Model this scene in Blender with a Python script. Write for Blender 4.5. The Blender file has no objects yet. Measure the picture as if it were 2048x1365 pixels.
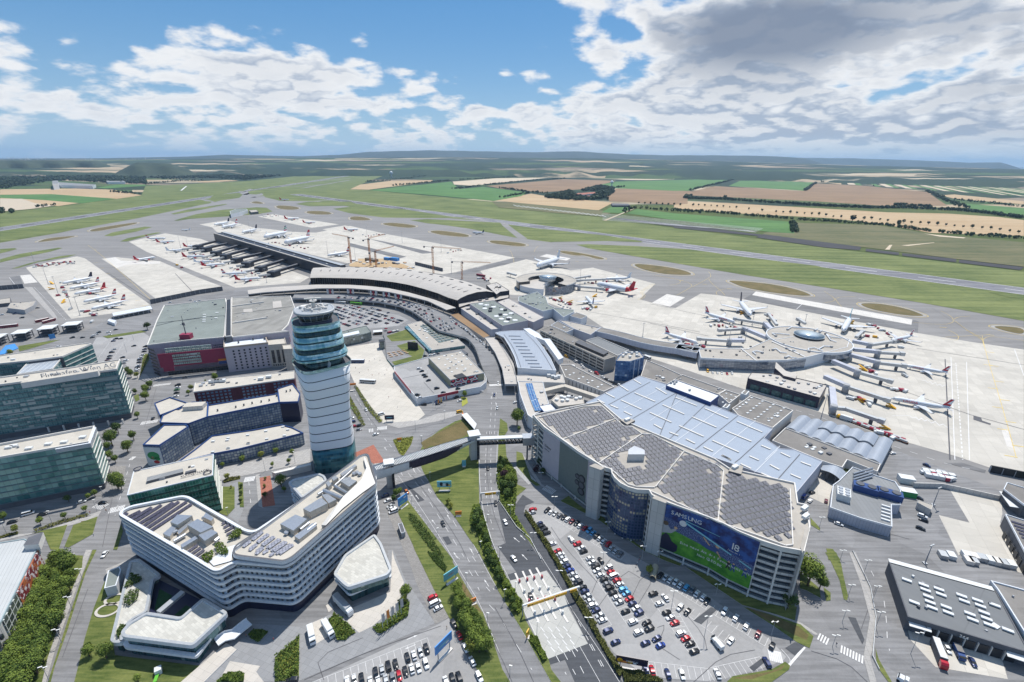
import bpy,math,random
from mathutils import Vector
random.seed(7)
SC=bpy.context.scene
COL=SC.collection
HZD=3.3e-5
rad=math.radians
F=950.;TH=math.atan(360/F);RO=math.atan(24/2538.);CH=185.
cam=bpy.data.cameras.new('camera');camo=bpy.data.objects.new('camera',cam);COL.objects.link(camo)
cam.sensor_width=36;cam.lens=36*F/2048;cam.clip_end=300000;cam.clip_start=1
camo.location=(0,0,CH);camo.rotation_mode='XYZ'
from mathutils import Matrix
camo.matrix_world=Matrix.Translation((0,0,CH))@Matrix.Rotation(rad(90)-TH,4,'X')@Matrix.Rotation(RO,4,'Z')
SC.camera=camo
SC.view_settings.view_transform='Standard';SC.view_settings.look='None'
SC.view_settings.exposure=.2;SC.view_settings.gamma=1;SC.view_settings.use_curve_mapping=False
SC.cycles.use_denoising=True;SC.cycles.max_bounces=6;SC.cycles.volume_bounces=0;SC.cycles.diffuse_bounces=3
SC.cycles.transparent_max_bounces=8
SAZ=22.;SEL=63.
sun=bpy.data.lights.new('sun','SUN');suno=bpy.data.objects.new('sun',sun);COL.objects.link(suno)
sun.energy=4.7;sun.angle=rad(.53);sun.color=(1,.95,.87)
sd=Vector((math.sin(rad(SAZ))*math.cos(rad(SEL)),math.cos(rad(SAZ))*math.cos(rad(SEL)),math.sin(rad(SEL))))
suno.rotation_euler=sd.to_track_quat('Z','Y').to_euler()
W=bpy.data.worlds.new('World');SC.world=W;W.use_nodes=True
nt=W.node_tree;nt.nodes.clear()
class NT:
 def __init__(s,t):s.t=t
 def n(s,ty,**k):
  o=s.t.nodes.new(ty)
  for a,b in k.items():
   if a[0]=='_':o.inputs[a[1:].replace('_',' ')].default_value=b
   else:setattr(o,a,b)
  return o
 def l(s,a,b):s.t.links.new(a,b)
 def m(s,op,*a,clamp=False):
  o=s.t.nodes.new('ShaderNodeMath');o.operation=op;o.use_clamp=clamp
  for i,x in enumerate(a):
   if isinstance(x,(int,float)):o.inputs[i].default_value=x
   else:s.l(x,o.inputs[i])
  return o.outputs[0]
 def ss(s,x,a,b):
  o=s.n('ShaderNodeMapRange',interpolation_type='SMOOTHSTEP');s.l(x,o.inputs[0]);o.inputs[1].default_value=a;o.inputs[2].default_value=b
  return o.outputs[0]
 def mix(s,f,a,b,bt='MIX'):
  o=s.n('ShaderNodeMix',data_type='RGBA',blend_type=bt)
  for i,x in((0,f),(6,a),(7,b)):
   if isinstance(x,(int,float)):o.inputs[i].default_value=x
   elif isinstance(x,tuple):o.inputs[i].default_value=(*x,1)
   else:s.l(x,o.inputs[i])
  return o.outputs[2]
w=NT(nt)
sky=w.n('ShaderNodeTexSky',sky_type='NISHITA',sun_disc=False,sun_elevation=rad(SEL),sun_rotation=rad(SAZ),altitude=200,air_density=1.0,dust_density=.25,ozone_density=2.0)
tc=w.n('ShaderNodeTexCoord');sep=w.n('ShaderNodeSeparateXYZ');w.l(tc.outputs['Generated'],sep.inputs[0])
X_,Y_,Z_=sep.outputs
AZ=w.m('ARCTAN2',X_,Y_);EL=w.m('ARCSINE',Z_)
den=w.m('ADD',w.m('MAXIMUM',Z_,0.0),.26)
def cvec(dz=0.,dx=0.):
 d=w.m('ADD',den,dz);c=w.n('ShaderNodeCombineXYZ')
 w.l(w.m('ADD',w.m('DIVIDE',X_,d),dx),c.inputs[0]);w.l(w.m('DIVIDE',Y_,d),c.inputs[1]);return c.outputs[0]
def cn(v,sc,det,ro=.55,dist=0.):
 o=w.n('ShaderNodeTexNoise',_Scale=sc,_Detail=det,_Roughness=ro,_Distortion=dist);w.l(v,o.inputs['Vector']);return o.outputs['Fac']
def gau(a0,e0,sa,se,amp):
 a=w.m('DIVIDE',w.m('SUBTRACT',AZ,rad(a0)),rad(sa));e=w.m('DIVIDE',w.m('SUBTRACT',EL,rad(e0)),rad(se))
 r=w.m('ADD',w.m('MULTIPLY',a,a),w.m('MULTIPLY',e,e));return w.m('MULTIPLY',w.m('EXPONENT',w.m('MULTIPLY',r,-1.)),amp)
bias=w.m('ADD',gau(28,10.5,23,8.5,.25),gau(-23,7.8,11,2.6,.15))
for g in(gau(-46,15,7,2.5,.14),gau(-38,4.2,26,2.8,.10),gau(30,3.5,30,3,.12),gau(-24,14,14,4.,-.16),gau(-3,12,8,7,-.2),gau(-8,5.5,14,1.2,.12),gau(48,14,14,7,.09),gau(0,1.8,70,2.,.045)):
 bias=w.m('ADD',bias,g)
def dens(v):
 f=cn(v,6.5,10,.58,.1);vo=w.n('ShaderNodeTexVoronoi',_Scale=6.,_Detail=1.5,_Roughness=.6,normalize=True);w.l(v,vo.inputs['Vector']);k=vo.outputs['Distance']
 return w.m('ADD',w.m('ADD',w.m('MULTIPLY',cn(v,1.6,3,.5),.72),w.m('MULTIPLY',f,.40)),w.m('MULTIPLY',k,-.36))
v0=cvec();v1=cvec(-.013,.008)
n0=w.m('ADD',dens(v0),bias);n1=w.m('ADD',dens(v1),bias)
n0=w.m('ADD',n0,.065);n1=w.m('ADD',n1,.065);mask=w.ss(n0,.53,.63)
thick=w.ss(n0,.60,.78)
lit=w.ss(w.m('SUBTRACT',n0,n1),-.06,.045)
dark=w.m('MULTIPLY',thick,w.m('ADD',.14,w.m('ADD',gau(25,11.5,11,3.6,1.0),gau(48,8,9,6,.6))))
lit=w.m('MAXIMUM',lit,w.m('SUBTRACT',1.,w.m('MULTIPLY',thick,1.15)),clamp=True)
ccol=w.mix(w.m('MULTIPLY',lit,w.m('ADD',.72,w.m('MULTIPLY',cn(v0,9.,6,.6),.5)),clamp=True),(5.3,6.1,7.4),(10.9,10.9,10.9))
ccol=w.mix(w.m('MINIMUM',dark,.93),ccol,(2.5,3.0,4.0))
skyc=w.n('ShaderNodeHueSaturation',_Saturation=1.25,_Value=1.0);w.l(sky.outputs[0],skyc.inputs['Color'])
hz_=w.m('EXPONENT',w.m('DIVIDE',EL,rad(-5.)),clamp=True)
skb=w.mix(w.m('MULTIPLY',hz_,.92),w.mix(.42,skyc.outputs[0],(.9,4.0,8.8)),(5.2,7.4,9.4))
fade=w.ss(EL,rad(.2),rad(3.0))
out=w.mix(w.m('MULTIPLY',mask,w.m('ADD',.35,w.m('MULTIPLY',fade,.60))),skb,ccol)
bg=w.n('ShaderNodeBackground',_Strength=.077);w.l(out,bg.inputs[0])
wo=w.n('ShaderNodeOutputWorld');w.l(bg.outputs[0],wo.inputs[0])
def ray(px,py):
 u=(px-1024)/F;v=-(py-682.5)/F;c,s=math.cos(RO),math.sin(RO)
 u2=u*c-v*s;v2=u*s+v*c;ct,st=math.cos(TH),math.sin(TH)
 return u2,ct+v2*st,-st+v2*ct
def G(px,py,z=0.):
 x,y,k=ray(px,py);t=(z-CH)/k;return(x*t,y*t)
CR=dict(A=(0,440),B=(350,420),C=(700,420),D=(1000,440),E=(1300,440),F=(1648,440),G=(1648,660),H=(1300,660),I=(1000,640),J=(680,640),K=(280,640),L=(0,640),M=(0,840),N=(0,1100),O=(230,880),P=(450,880),Q=(200,1100),R=(550,1100),S=(740,860),T=(880,1105),U=(1030,800),V=(1300,900),W=(1020,990),X=(1250,1105),Y=(1600,860,4.571),Z=(1600,1105,4.571),a=(0,280,2.926),b=(700,280,2.926),c=(1348,280,2.926),w=(500,560,3.413),p=(0,0,1.))
def q(s,z=0.):
 """'K x,y x,y L x,y' -> world xy points at height z"""
 out=[];o=CR['p'];sc=1.
 for t in s.split():
  if ',' in t:
   a,b=t.split(',')[:2];out.append(G(o[0]+float(a)/sc,o[1]+float(b)/sc,z))
  else:
   o=CR[t];sc=o[2]if len(o)>2 else 5.12
 return out
ORG={}
def area(p):return sum(p[i][0]*p[(i+1)%len(p)][1]-p[(i+1)%len(p)][0]*p[i][1]for i in range(len(p)))/2
def ccw(p):return list(p)if area(p)>0 else list(reversed(p))
def cen(p):return(sum(a[0]for a in p)/len(p),sum(a[1]for a in p)/len(p))
def lerp(a,b,t):return tuple(a[i]+(b[i]-a[i])*t for i in range(len(a)))
def rnd(p,r,n=5):
 """round the corners of a polygon"""
 out=[];N=len(p)
 for i in range(N):
  a,b,c=p[i-1],p[i],p[(i+1)%N];la=math.dist(a,b);lc=math.dist(b,c);k=min(r,la*.45,lc*.45)
  s=lerp(b,a,k/la);e=lerp(b,c,k/lc)
  for j in range(n+1):
   t=j/n;out.append(lerp(lerp(s,b,t),lerp(b,e,t),t))
 return out
def offs(p,d,closed=True):
 """offset polygon (ccw) outwards by d"""
 out=[];N=len(p)
 for i in range(N):
  b=p[i]
  a=p[i-1]if(closed or i>0)else None;c=p[(i+1)%N]if(closed or i<N-1)else None
  if a is None:a=(2*b[0]-c[0],2*b[1]-c[1])
  if c is None:c=(2*b[0]-a[0],2*b[1]-a[1])
  n=[]
  for s,e in((a,b),(b,c)):
   L=math.dist(s,e)or 1e-6;n.append(((e[1]-s[1])/L,-(e[0]-s[0])/L))
  mx,my=n[0][0]+n[1][0],n[0][1]+n[1][1];k=mx*mx+my*my
  if k<.4:k=.4
  out.append((b[0]+mx*2*d/k,b[1]+my*2*d/k))
 return out
def smooth(p,it=2,closed=False):
 for _ in range(it):
  o=[]if closed else[p[0]]
  for i in range(len(p)if closed else len(p)-1):
   a,b=p[i],p[(i+1)%len(p)];o+=[lerp(a,b,.25),lerp(a,b,.75)]
  if not closed:o.append(p[-1])
  p=o
 return p
class MB:
 def __init__(s):s.v=[];s.f=[];s.mi=[];s.uv=[];s.sm=[]
 def face(s,pts,m=0,uv=None,sm=False):
  b=len(s.v);s.v+=[tuple(p)for p in pts];s.f.append(tuple(range(b,b+len(pts))));s.mi.append(m);s.sm.append(sm)
  if uv is None:
   p=[Vector(x)for x in pts[:3]];n=(p[1]-p[0]).cross(p[2]-p[0])
   if len(pts)>3 and n.length<1e-9:p=[Vector(pts[i])for i in(0,2,3)];n=(p[1]-p[0]).cross(p[2]-p[0])
   n=n.normalized()if n.length>0 else Vector((0,0,1))
   if abs(n.z)>.75:uv=[(x[0],x[1])for x in pts]
   else:
    t=Vector((-n.y,n.x)).normalized();uv=[(x[0]*t.x+x[1]*t.y,x[2])for x in pts]
  s.uv.append(uv)
 def flat(s,xy,z,m=0):s.face([(a,b,z)for a,b in ccw(xy)],m)
 def side(s,xy,z0,z1,m=0,closed=True,u0=0.,sm=False):
  n=len(xy);u=u0
  for i in range(n if closed else n-1):
   a,b=xy[i],xy[(i+1)%n];L=math.dist(a,b)
   if L<1e-4:continue
   s.face([(*a,z0),(*b,z0),(*b,z1),(*a,z1)],m,[(u,z0),(u+L,z0),(u+L,z1),(u,z1)],sm);u+=L
 def prism(s,xy,z0,z1,ms=0,mt=None,bot=False):
  xy=ccw(xy);s.side(xy,z0,z1,ms);s.face([(a,b,z1)for a,b in xy],ms if mt is None else mt)
  if bot:s.face([(a,b,z0)for a,b in reversed(xy)],ms)
 def ring(s,xy,z0,z1,w,m=0,mt=None):
  """hollow band round a polygon: parapet or slab edge; w>0 inwards"""
  xy=ccw(xy);i=offs(xy,-w);s.side(xy,z0,z1,m);s.side(list(reversed(i)),z0,z1,m);n=len(xy)
  for k in range(n):
   a,b,c,d=xy[k],xy[(k+1)%n],i[(k+1)%n],i[k]
   s.face([(*a,z1),(*b,z1),(*c,z1),(*d,z1)],m if mt is None else mt);s.face([(*d,z0),(*c,z0),(*b,z0),(*a,z0)],m)
 def box(s,x,y,z,lx,ly,lz,a=0.,m=0,mt=None):
  c,sn=math.cos(a),math.sin(a);P=[(x+c*i*lx/2-sn*j*ly/2,y+sn*i*lx/2+c*j*ly/2)for i,j in((-1,-1),(1,-1),(1,1),(-1,1))]
  s.prism(P,z,z+lz,m,mt,True)
 def frus(s,x,y,z0,z1,r0,r1,n=12,m=0,cap=True,sm=True):
  A=[(x+r0*math.cos(6.2832*i/n),y+r0*math.sin(6.2832*i/n),z0)for i in range(n)];B=[(x+r1*math.cos(6.2832*i/n),y+r1*math.sin(6.2832*i/n),z1)for i in range(n)]
  for i in range(n):j=(i+1)%n;s.face([A[i],A[j],B[j],B[i]],m,[(i,z0),(i+1,z0),(i+1,z1),(i,z1)],sm)
  if cap:s.face(B,m);s.face(A[::-1],m)
 def tube(s,p,t,r,n=6,m=0,r2=None):
  p=Vector(p);t=Vector(t);d=(t-p);L=d.length
  if L<1e-6:return
  d/=L;u=d.orthogonal().normalized();w_=d.cross(u);r2=r if r2 is None else r2
  A=[p+(u*math.cos(6.2832*i/n)+w_*math.sin(6.2832*i/n))*r for i in range(n)];B=[t+(u*math.cos(6.2832*i/n)+w_*math.sin(6.2832*i/n))*r2 for i in range(n)]
  for i in range(n):j=(i+1)%n;s.face([A[i],A[j],B[j],B[i]],m,[(i,0),(i+1,0),(i+1,L),(i,L)])
  s.face(B,m);s.face(A[::-1],m)
 def loft(s,rings,m=0,cap=True,sm=True,mf=None):
  n=len(rings[0])
  for k in range(len(rings)-1):
   for i in range(n):
    j=(i+1)%n;s.face([rings[k][i],rings[k][j],rings[k+1][j],rings[k+1][i]],mf(k,i)if mf else m,None,sm)
  if cap:s.face(rings[0][::-1],m);s.face(rings[-1],m)
 def strip(s,pts,wd,z,m=0):
  """flat ribbon along a polyline"""
  l=offs(pts,wd/2,False);r=offs(pts,-wd/2,False);u=0
  for i in range(len(pts)-1):
   d=math.dist(pts[i],pts[i+1])
   s.face([(*l[i],z),(*l[i+1],z),(*r[i+1],z),(*r[i],z)],m,[(u,0),(u+d,0),(u+d,wd),(u,wd)]);u+=d
 def dash(s,pts,wd,z,on,off,m=0):
  t=0.;acc=0.
  for i in range(len(pts)-1):
   a,b=pts[i],pts[i+1];L=math.dist(a,b);p=acc
   while p<L:
    e=min(p+on,L);s.strip([lerp(a,b,max(p,0)/L),lerp(a,b,e/L)],wd,z,m);p+=on+off
   acc=p-L
   if acc>off+on:acc=0
 def build(s,name,mats,parent=None,org=None,weld=False):
  if not isinstance(mats,(list,tuple)):mats=[mats]
  o0=Vector(ORG.get(parent.name,(0,0,0)))if parent else Vector(org or(0,0,0))
  me=bpy.data.meshes.new(name);me.from_pydata([tuple(Vector(p)-o0)for p in s.v],[],s.f)
  for m in mats:me.materials.append(M(m))
  me.polygons.foreach_set('material_index',s.mi);me.polygons.foreach_set('use_smooth',s.sm)
  ul=me.uv_layers.new(name='UVMap');fl=[c for u in s.uv for p in u for c in(p[0],p[1])];ul.data.foreach_set('uv',fl)
  if weld or any(s.sm):
   import bmesh
   bm=bmesh.new();bm.from_mesh(me);bmesh.ops.remove_doubles(bm,verts=bm.verts,dist=.001);bm.to_mesh(me);bm.free()
  o=bpy.data.objects.new(name,me);COL.objects.link(o)
  if parent:o.parent=parent
  else:o.location=o0
  ORG[o.name]=o0
  return o
def thing(name,label,cat,loc=(0,0,0),group=None):
 o=bpy.data.objects.new(name,None);COL.objects.link(o);o.empty_display_size=.5
 l=(loc[0],loc[1],loc[2]if len(loc)>2 else 0);o.location=l;ORG[o.name]=l
 o['label']=label;o['category']=cat
 if group:o['group']=group
 return o
def tag(o,label,cat,group=None):
 o['label']=label;o['category']=cat
 if group:o['group']=group
 return o
def struct(name,mb,mats,kind='structure'):
 o=mb.build(name,mats);o['kind']=kind;return o
def text(s,size,org,xd,yd,mat,parent,name='lettering',ext=.05,al='LEFT'):
 cu=bpy.data.curves.new('t','FONT');cu.body=s;cu.size=size;cu.extrude=ext;cu.align_x=al;cu.resolution_u=2
 to=bpy.data.objects.new('t',cu);COL.objects.link(to);dg=bpy.context.evaluated_depsgraph_get()
 me=bpy.data.meshes.new_from_object(to.evaluated_get(dg));bpy.data.objects.remove(to);bpy.data.curves.remove(cu)
 xd=Vector(xd).normalized();yd=Vector(yd).normalized();zd=xd.cross(yd)
 o0=Vector(ORG.get(parent.name,(0,0,0)))if parent else Vector((0,0,0))
 for v in me.vertices:
  c=v.co.copy();v.co=Vector(org)-o0+xd*c.x+yd*c.y+zd*c.z
 me.materials.clear();me.materials.append(M(mat));me.name=name
 o=bpy.data.objects.new(name,me);COL.objects.link(o);o.parent=parent;ORG[o.name]=o0
 return o
def copytree(o,parent=None,data=None):
 c=o.copy();COL.objects.link(c);c.parent=parent
 for ch in o.children:copytree(ch,c)
 return c
MATS={};MDEF={};LATE=[]
def M(n):
 if n not in MATS:
  MATS[n]=bpy.data.materials.new(n)if n not in MDEF else MDEF[n](n)
  if n not in MDEF:LATE.append(n)
 return MATS[n]
def base(n,rough=.8,spec=.3,metal=0.):
 m=MATS[n]if MATS.get(n)else bpy.data.materials.new(n);m.use_nodes=True;t=NT(m.node_tree);b=m.node_tree.nodes['Principled BSDF']
 b.inputs['Roughness'].default_value=rough;b.inputs['Specular IOR Level'].default_value=spec;b.inputs['Metallic'].default_value=metal
 return m,t,b
def geo(t):
 g=t.n('ShaderNodeNewGeometry');return g.outputs['Position']
def noi(t,v,sc,det=4,ro=.55,sx=None):
 if sx:
  mp=t.n('ShaderNodeMapping');mp.inputs['Scale'].default_value=sx[:3]
  if len(sx)>3:mp.inputs['Rotation'].default_value=(0,0,rad(sx[3]))
  t.l(v,mp.inputs[0]);v=mp.outputs[0]
 o=t.n('ShaderNodeTexNoise',_Scale=sc,_Detail=det,_Roughness=ro);t.l(v,o.inputs['Vector']);return o.outputs['Fac']
def sca(c,k):return tuple(min(1,x*k)for x in c)
def surf(col,var=.25,sc=.15,sc2=2.,rough=.85,spec=.25,metal=0.,col2=None,streak=None,patch=0):
 """weathered surface: two scales of noise between two tones"""
 def f(n):
  m,t,b=base(n,rough,spec,metal);p=geo(t)
  a=t.ss(noi(t,p,sc,5),.3,.7);c=t.ss(noi(t,p,sc2,3),.25,.75)
  k=t.m('ADD',t.m('MULTIPLY',a,.6),t.m('MULTIPLY',c,.4))
  if patch:
   vo=t.n('ShaderNodeTexVoronoi',voronoi_dimensions='2D',_Scale=patch,distance='CHEBYCHEV');t.l(p,vo.inputs['Vector']);sc_=t.n('ShaderNodeSeparateColor');t.l(vo.outputs['Color'],sc_.inputs[0]);k=t.m('ADD',t.m('MULTIPLY',k,.55),t.m('MULTIPLY',sc_.outputs[0],.45))
  if streak:k=t.m('ADD',t.m('MULTIPLY',k,.6),t.m('MULTIPLY',t.ss(noi(t,p,1.,3,.5,streak),.35,.65),.4))
  t.l(t.mix(k,sca(col,1-var),col2 or sca(col,1+var)),b.inputs['Base Color'])
  return m
 return f
def flatm(col,rough=.5,spec=.4,metal=0.,coat=0.):
 def f(n):
  m,t,b=base(n,rough,spec,metal);p=geo(t)
  t.l(t.mix(t.ss(noi(t,p,.9,4),.3,.7),sca(col,.92),sca(col,1.05)),b.inputs['Base Color']);b.inputs['Coat Weight'].default_value=coat
  return m
 return f
def slab(col,bw,bh,mort=.012,var=.2,mcol=None,rough=.85,uv=False,rot=0.,off=0.,stain=.25,spec=.25,metal=0.,sc=.05):
 """slabs / panels / seams with joints, each slab its own tone"""
 def f(n):
  m,t,b=base(n,rough,spec,metal)
  if uv:v=t.n('ShaderNodeUVMap').outputs[0]
  else:v=geo(t)
  mp=t.n('ShaderNodeMapping');mp.inputs['Rotation'].default_value=(0,0,rad(rot));t.l(v,mp.inputs[0])
  br=t.n('ShaderNodeTexBrick',offset=off,_Scale=1.,_Brick_Width=bw,_Row_Height=bh,_Mortar_Size=mort,_Mortar_Smooth=.1,_Bias=0.)
  br.inputs['Color1'].default_value=(*sca(col,1-var),1);br.inputs['Color2'].default_value=(*sca(col,1+var),1);br.inputs['Mortar'].default_value=(*(mcol or sca(col,.55)),1)
  t.l(mp.outputs[0],br.inputs[0]);p=geo(t)
  a=t.ss(noi(t,p,sc,6,.6),.3,.75)
  a2=t.ss(noi(t,p,1.,4,.6,(.012,.22,1,28)),.5,.8);c0=t.mix(t.m('MULTIPLY',a,stain),br.outputs[0],sca(col,.55))
  t.l(t.mix(t.m('MULTIPLY',a2,stain*.7),c0,sca(col,.5)),b.inputs['Base Color'])
  return m
 return f
def glass(c1,c2,fr,pw,ph,fs=.06,rough=.12,metal=.35,blind=(.55,.6,.6),pb=.25,spec=.6):
 """curtain wall: panes with their own tone, blinds drawn in some, frame lines between"""
 def f(n):
  m,t,b=base(n,rough,spec,metal);v=t.n('ShaderNodeUVMap').outputs[0]
  s=t.n('ShaderNodeSeparateXYZ');t.l(v,s.inputs[0])
  gx=t.m('DIVIDE',s.outputs[0],pw);gy=t.m('DIVIDE',s.outputs[1],ph)
  c=t.n('ShaderNodeCombineXYZ');t.l(t.m('FLOOR',gx),c.inputs[0]);t.l(t.m('FLOOR',gy),c.inputs[1])
  wn=t.n('ShaderNodeTexWhiteNoise',noise_dimensions='3D');t.l(c.outputs[0],wn.inputs['Vector'])
  c2_=t.n('ShaderNodeCombineXYZ');t.l(t.m('FLOOR',t.m('DIVIDE',gx,6.)),c2_.inputs[0]);t.l(t.m('FLOOR',gy),c2_.inputs[1])
  wn2=t.n('ShaderNodeTexWhiteNoise',noise_dimensions='3D');t.l(c2_.outputs[0],wn2.inputs['Vector'])
  col=t.mix(wn.outputs['Value'],c1,c2)
  bl=t.m('LESS_THAN',t.m('ADD',t.m('MULTIPLY',wn2.outputs['Value'],.75),t.m('MULTIPLY',wn.outputs['Value'],.25)),pb)
  col=t.mix(t.m('MULTIPLY',bl,.8),col,blind)
  fx=t.m('FRACT',gx);fy=t.m('FRACT',gy)
  fm=t.m('MAXIMUM',t.m('LESS_THAN',fx,fs/pw*1.),t.m('LESS_THAN',fy,fs*1.3/ph))
  t.l(t.mix(fm,col,fr),b.inputs['Base Color'])
  t.l(t.m('ADD',rough,t.m('MULTIPLY',fm,.4)),b.inputs['Roughness']);t.l(t.m('MULTIPLY',t.m('SUBTRACT',1.,fm),metal),b.inputs['Metallic'])
  return m
 return f
def leafm(a,b_,c_=None):
 def f(n):
  m,t,b=base(n,.75,.2);p=geo(t)
  oi=t.n('ShaderNodeObjectInfo')
  gi=t.n('ShaderNodeNewGeometry');k=t.m('ADD',t.m('MULTIPLY',t.m('POWER',gi.outputs['Random Per Island'],1.5),.6),t.m('MULTIPLY',oi.outputs['Random'],.5))
  t.l(t.mix(k,a,b_),b.inputs['Base Color']);b.inputs['Subsurface Weight'].default_value=0
  return m
 return f
D=MDEF
D['asphalt']=surf((.155,.155,.16),.34,.03,.5,streak=(.02,.25,1,20),patch=.03)
D['taxi']=surf((.215,.21,.208),.22,.012,.15,patch=.012,streak=(.006,.09,1,-14))
D['road']=surf((.195,.195,.20),.34,.06,.9,patch=.045,streak=(.04,.6,1,70))
D['roadnew']=surf((.07,.075,.085),.25,.08,1.,patch=.06,streak=(.05,.8,1,-60))
D['runway']=surf((.13,.135,.16),.3,.006,.1,streak=(.004,.1,1,-21),col2=(.26,.26,.28))
D['plaza']=slab((.25,.255,.265),2.4,2.4,.03,.06,rough=.8,rot=20,stain=.1)
D['plazalight']=slab((.5,.47,.43),3,3,.03,.05,rot=20,stain=.12)
D['pave']=slab((.36,.35,.34),2.2,2.2,.05,.06,rot=15,stain=.2)
D['cobble']=slab((.27,.26,.25),.9,.45,.05,.15,off=.5,rot=12)
D['concrete']=slab((.50,.475,.43),7.5,7.5,.06,.08,sca((.5,.47,.42),.68),rot=28,stain=.36,sc=.02)
D['concretelight']=slab((.57,.55,.52),7.5,7.5,.05,.05,rot=28,stain=.2)
D['tollconc']=slab((.42,.42,.40),5,5,.05,.05,rot=32,stain=.25)
D['buspark']=slab((.52,.49,.44),6,6,.06,.05,rot=20,stain=.35,sc=.03)
D['carpark']=surf((.29,.288,.29),.24,.05,.7,patch=.05)
D['sand']=surf((.46,.39,.30),.15,.2,1.5)
D['brick']=slab((.36,.14,.10),1,.5,.04,.15,rot=20)
D['grass']=surf((.07,.115,.026),.3,.008,.12,col2=(.19,.215,.075),streak=(.006,.08,1,-15))
D['lawn']=surf((.06,.10,.018),.25,.08,1.4,col2=(.17,.185,.055),streak=(.1,.9,1,-60))
D['grassdry']=surf((.115,.105,.035),.3,.06,.8,col2=(.17,.13,.06))
D['fgreen']=surf((.055,.15,.035),.25,.004,.05,col2=(.10,.21,.055),streak=(.004,.05,1,-12))
D['fdark']=surf((.03,.065,.025),.3,.005,.06,col2=(.05,.085,.03),streak=(.004,.05,1,-12))
D['ftan']=surf((.42,.29,.16),.15,.003,.05,col2=(.45,.34,.21),streak=(.004,.04,1,-12))
D['fbrown']=surf((.21,.135,.075),.2,.003,.05,col2=(.29,.19,.11),streak=(.004,.04,1,-12))
D['fpale']=surf((.5,.42,.31),.1,.004,.05,streak=(.004,.05,1,-12))
D['fmeadow']=surf((.09,.12,.045),.35,.006,.06,col2=(.17,.15,.075),streak=(.004,.05,1,-12))
D['fplough']=surf((.045,.045,.05),.15,.02,.3)
D['mark']=surf((.60,.60,.60),.12,.5,3.,rough=.6)
D['marky']=surf((.62,.47,.16),.15,.5,3.)
D['joint']=surf((.10,.10,.11),.2,.5,3.)
D['rubber']=surf((.06,.06,.07),.25,.01,.1,streak=(.004,.2,1,-21),col2=(.15,.15,.165))
D['white']=flatm((.63,.66,.70),.4,.4)
D['whitemat']=flatm((.60,.62,.63),.7,.3)
D['offwhite']=surf((.62,.60,.57),.06,.3,2.)
D['grey']=surf((.33,.34,.36),.1,.3,2.)
D['dgrey']=surf((.11,.115,.13),.15,.3,2.)
D['black']=flatm((.02,.022,.028),.5,.4)
D['steel']=flatm((.45,.47,.50),.35,.5,.7)
D['gal']=flatm((.40,.42,.44),.5,.5,.4)
D['gravel']=surf((.37,.345,.31),.16,.25,2.5,patch=.07)
D['gravelw']=surf((.46,.43,.38),.12,.3,2.5,patch=.1)
D['graveld']=surf((.20,.19,.18),.24,.12,1.5,patch=.06)
D['speck']=slab((.50,.49,.45),2.2,1.1,.04,.13,mcol=(.4,.39,.36),off=.5,rot=30,stain=.2)
D['metalroof']=slab((.34,.375,.43),.7,60,.05,.04,(.36,.40,.46),.4,True,stain=.12,metal=.25,spec=.5)
D['metalroofb']=slab((.27,.315,.385),60,.7,.05,.03,(.36,.42,.5),.4,rot=35,stain=.1,metal=.2,spec=.5)
D['roofbeige']=surf((.44,.41,.375),.12,.08,.8,patch=.06,streak=(.02,.4,1,15),rough=.5)
D['roofgrey']=slab((.24,.25,.26),2.2,14,.06,.07,rot=10,stain=.3)
D['roofdark']=slab((.16,.17,.18),1.2,200,.08,.06,rot=-37,stain=.1,rough=.6)
D['roofgreen']=surf((.19,.215,.205),.18,.1,1.2,patch=.05)
D['teal']=glass((.03,.13,.15),(.13,.29,.31),(.20,.25,.26),1.35,1.9,.09,blind=(.42,.50,.50),pb=.30)
D['tealb']=glass((.05,.18,.18),(.20,.38,.37),(.05,.07,.08),2.7,3.5,.12,blind=(.25,.42,.38),pb=.35)
D['greeng']=glass((.01,.08,.055),(.03,.2,.14),(.25,.33,.32),1.4,3.4,.07,blind=(.10,.30,.26),pb=.3)
D['blueg']=glass((.14,.19,.24),(.36,.42,.45),(.012,.04,.15),1.8,1.95,.30,metal=.2,blind=(.5,.52,.5),pb=.2)
D['cubeg']=glass((.03,.10,.25),(.10,.22,.42),(.01,.05,.17),2.2,2.2,.3,metal=.3,blind=(.4,.55,.7),pb=.15)
D['darkg']=glass((.015,.018,.022),(.05,.055,.065),(.10,.10,.11),2.2,2.6,.12,metal=.3,blind=(.12,.10,.09),pb=.1)
D['officeg']=glass((.06,.09,.13),(.38,.48,.58),(.012,.015,.025),2.2,60,1.0,metal=.4,blind=(.55,.6,.62),pb=.3)
D['shopg']=glass((.02,.07,.08),(.09,.19,.20),(.03,.04,.05),1.5,3.8,.12,metal=.4,blind=(.3,.38,.36),pb=.2)
D['cylg']=glass((.02,.045,.10),(.06,.11,.19),(.02,.045,.12),1.6,1.9,.5,metal=.3,blind=(.45,.44,.33),pb=.5)
D['towerg']=glass((.16,.36,.40),(.44,.64,.68),(.08,.14,.16),1.5,4.,.06,metal=.45,blind=(.42,.60,.62),pb=.35)
D['towerdark']=glass((.01,.03,.035),(.04,.09,.09),(.01,.02,.02),1.5,4.,.1,metal=.4,pb=.05)
D['towerbase']=glass((.015,.075,.09),(.05,.17,.19),(.02,.05,.06),1.8,2.,.1,metal=.4,blind=(.08,.22,.24),pb=.4)
D['navy']=flatm((.012,.015,.045),.35,.5)
D['bluep']=flatm((.02,.06,.20),.4,.4)
D['blackm']=slab((.028,.032,.045),2.5,6,.05,.15,uv=True,rough=.45)
D['magenta']=flatm((.27,.035,.075),.55,.3)
D['lilac']=slab((.38,.36,.42),3,3,.06,.05,uv=True)
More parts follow.
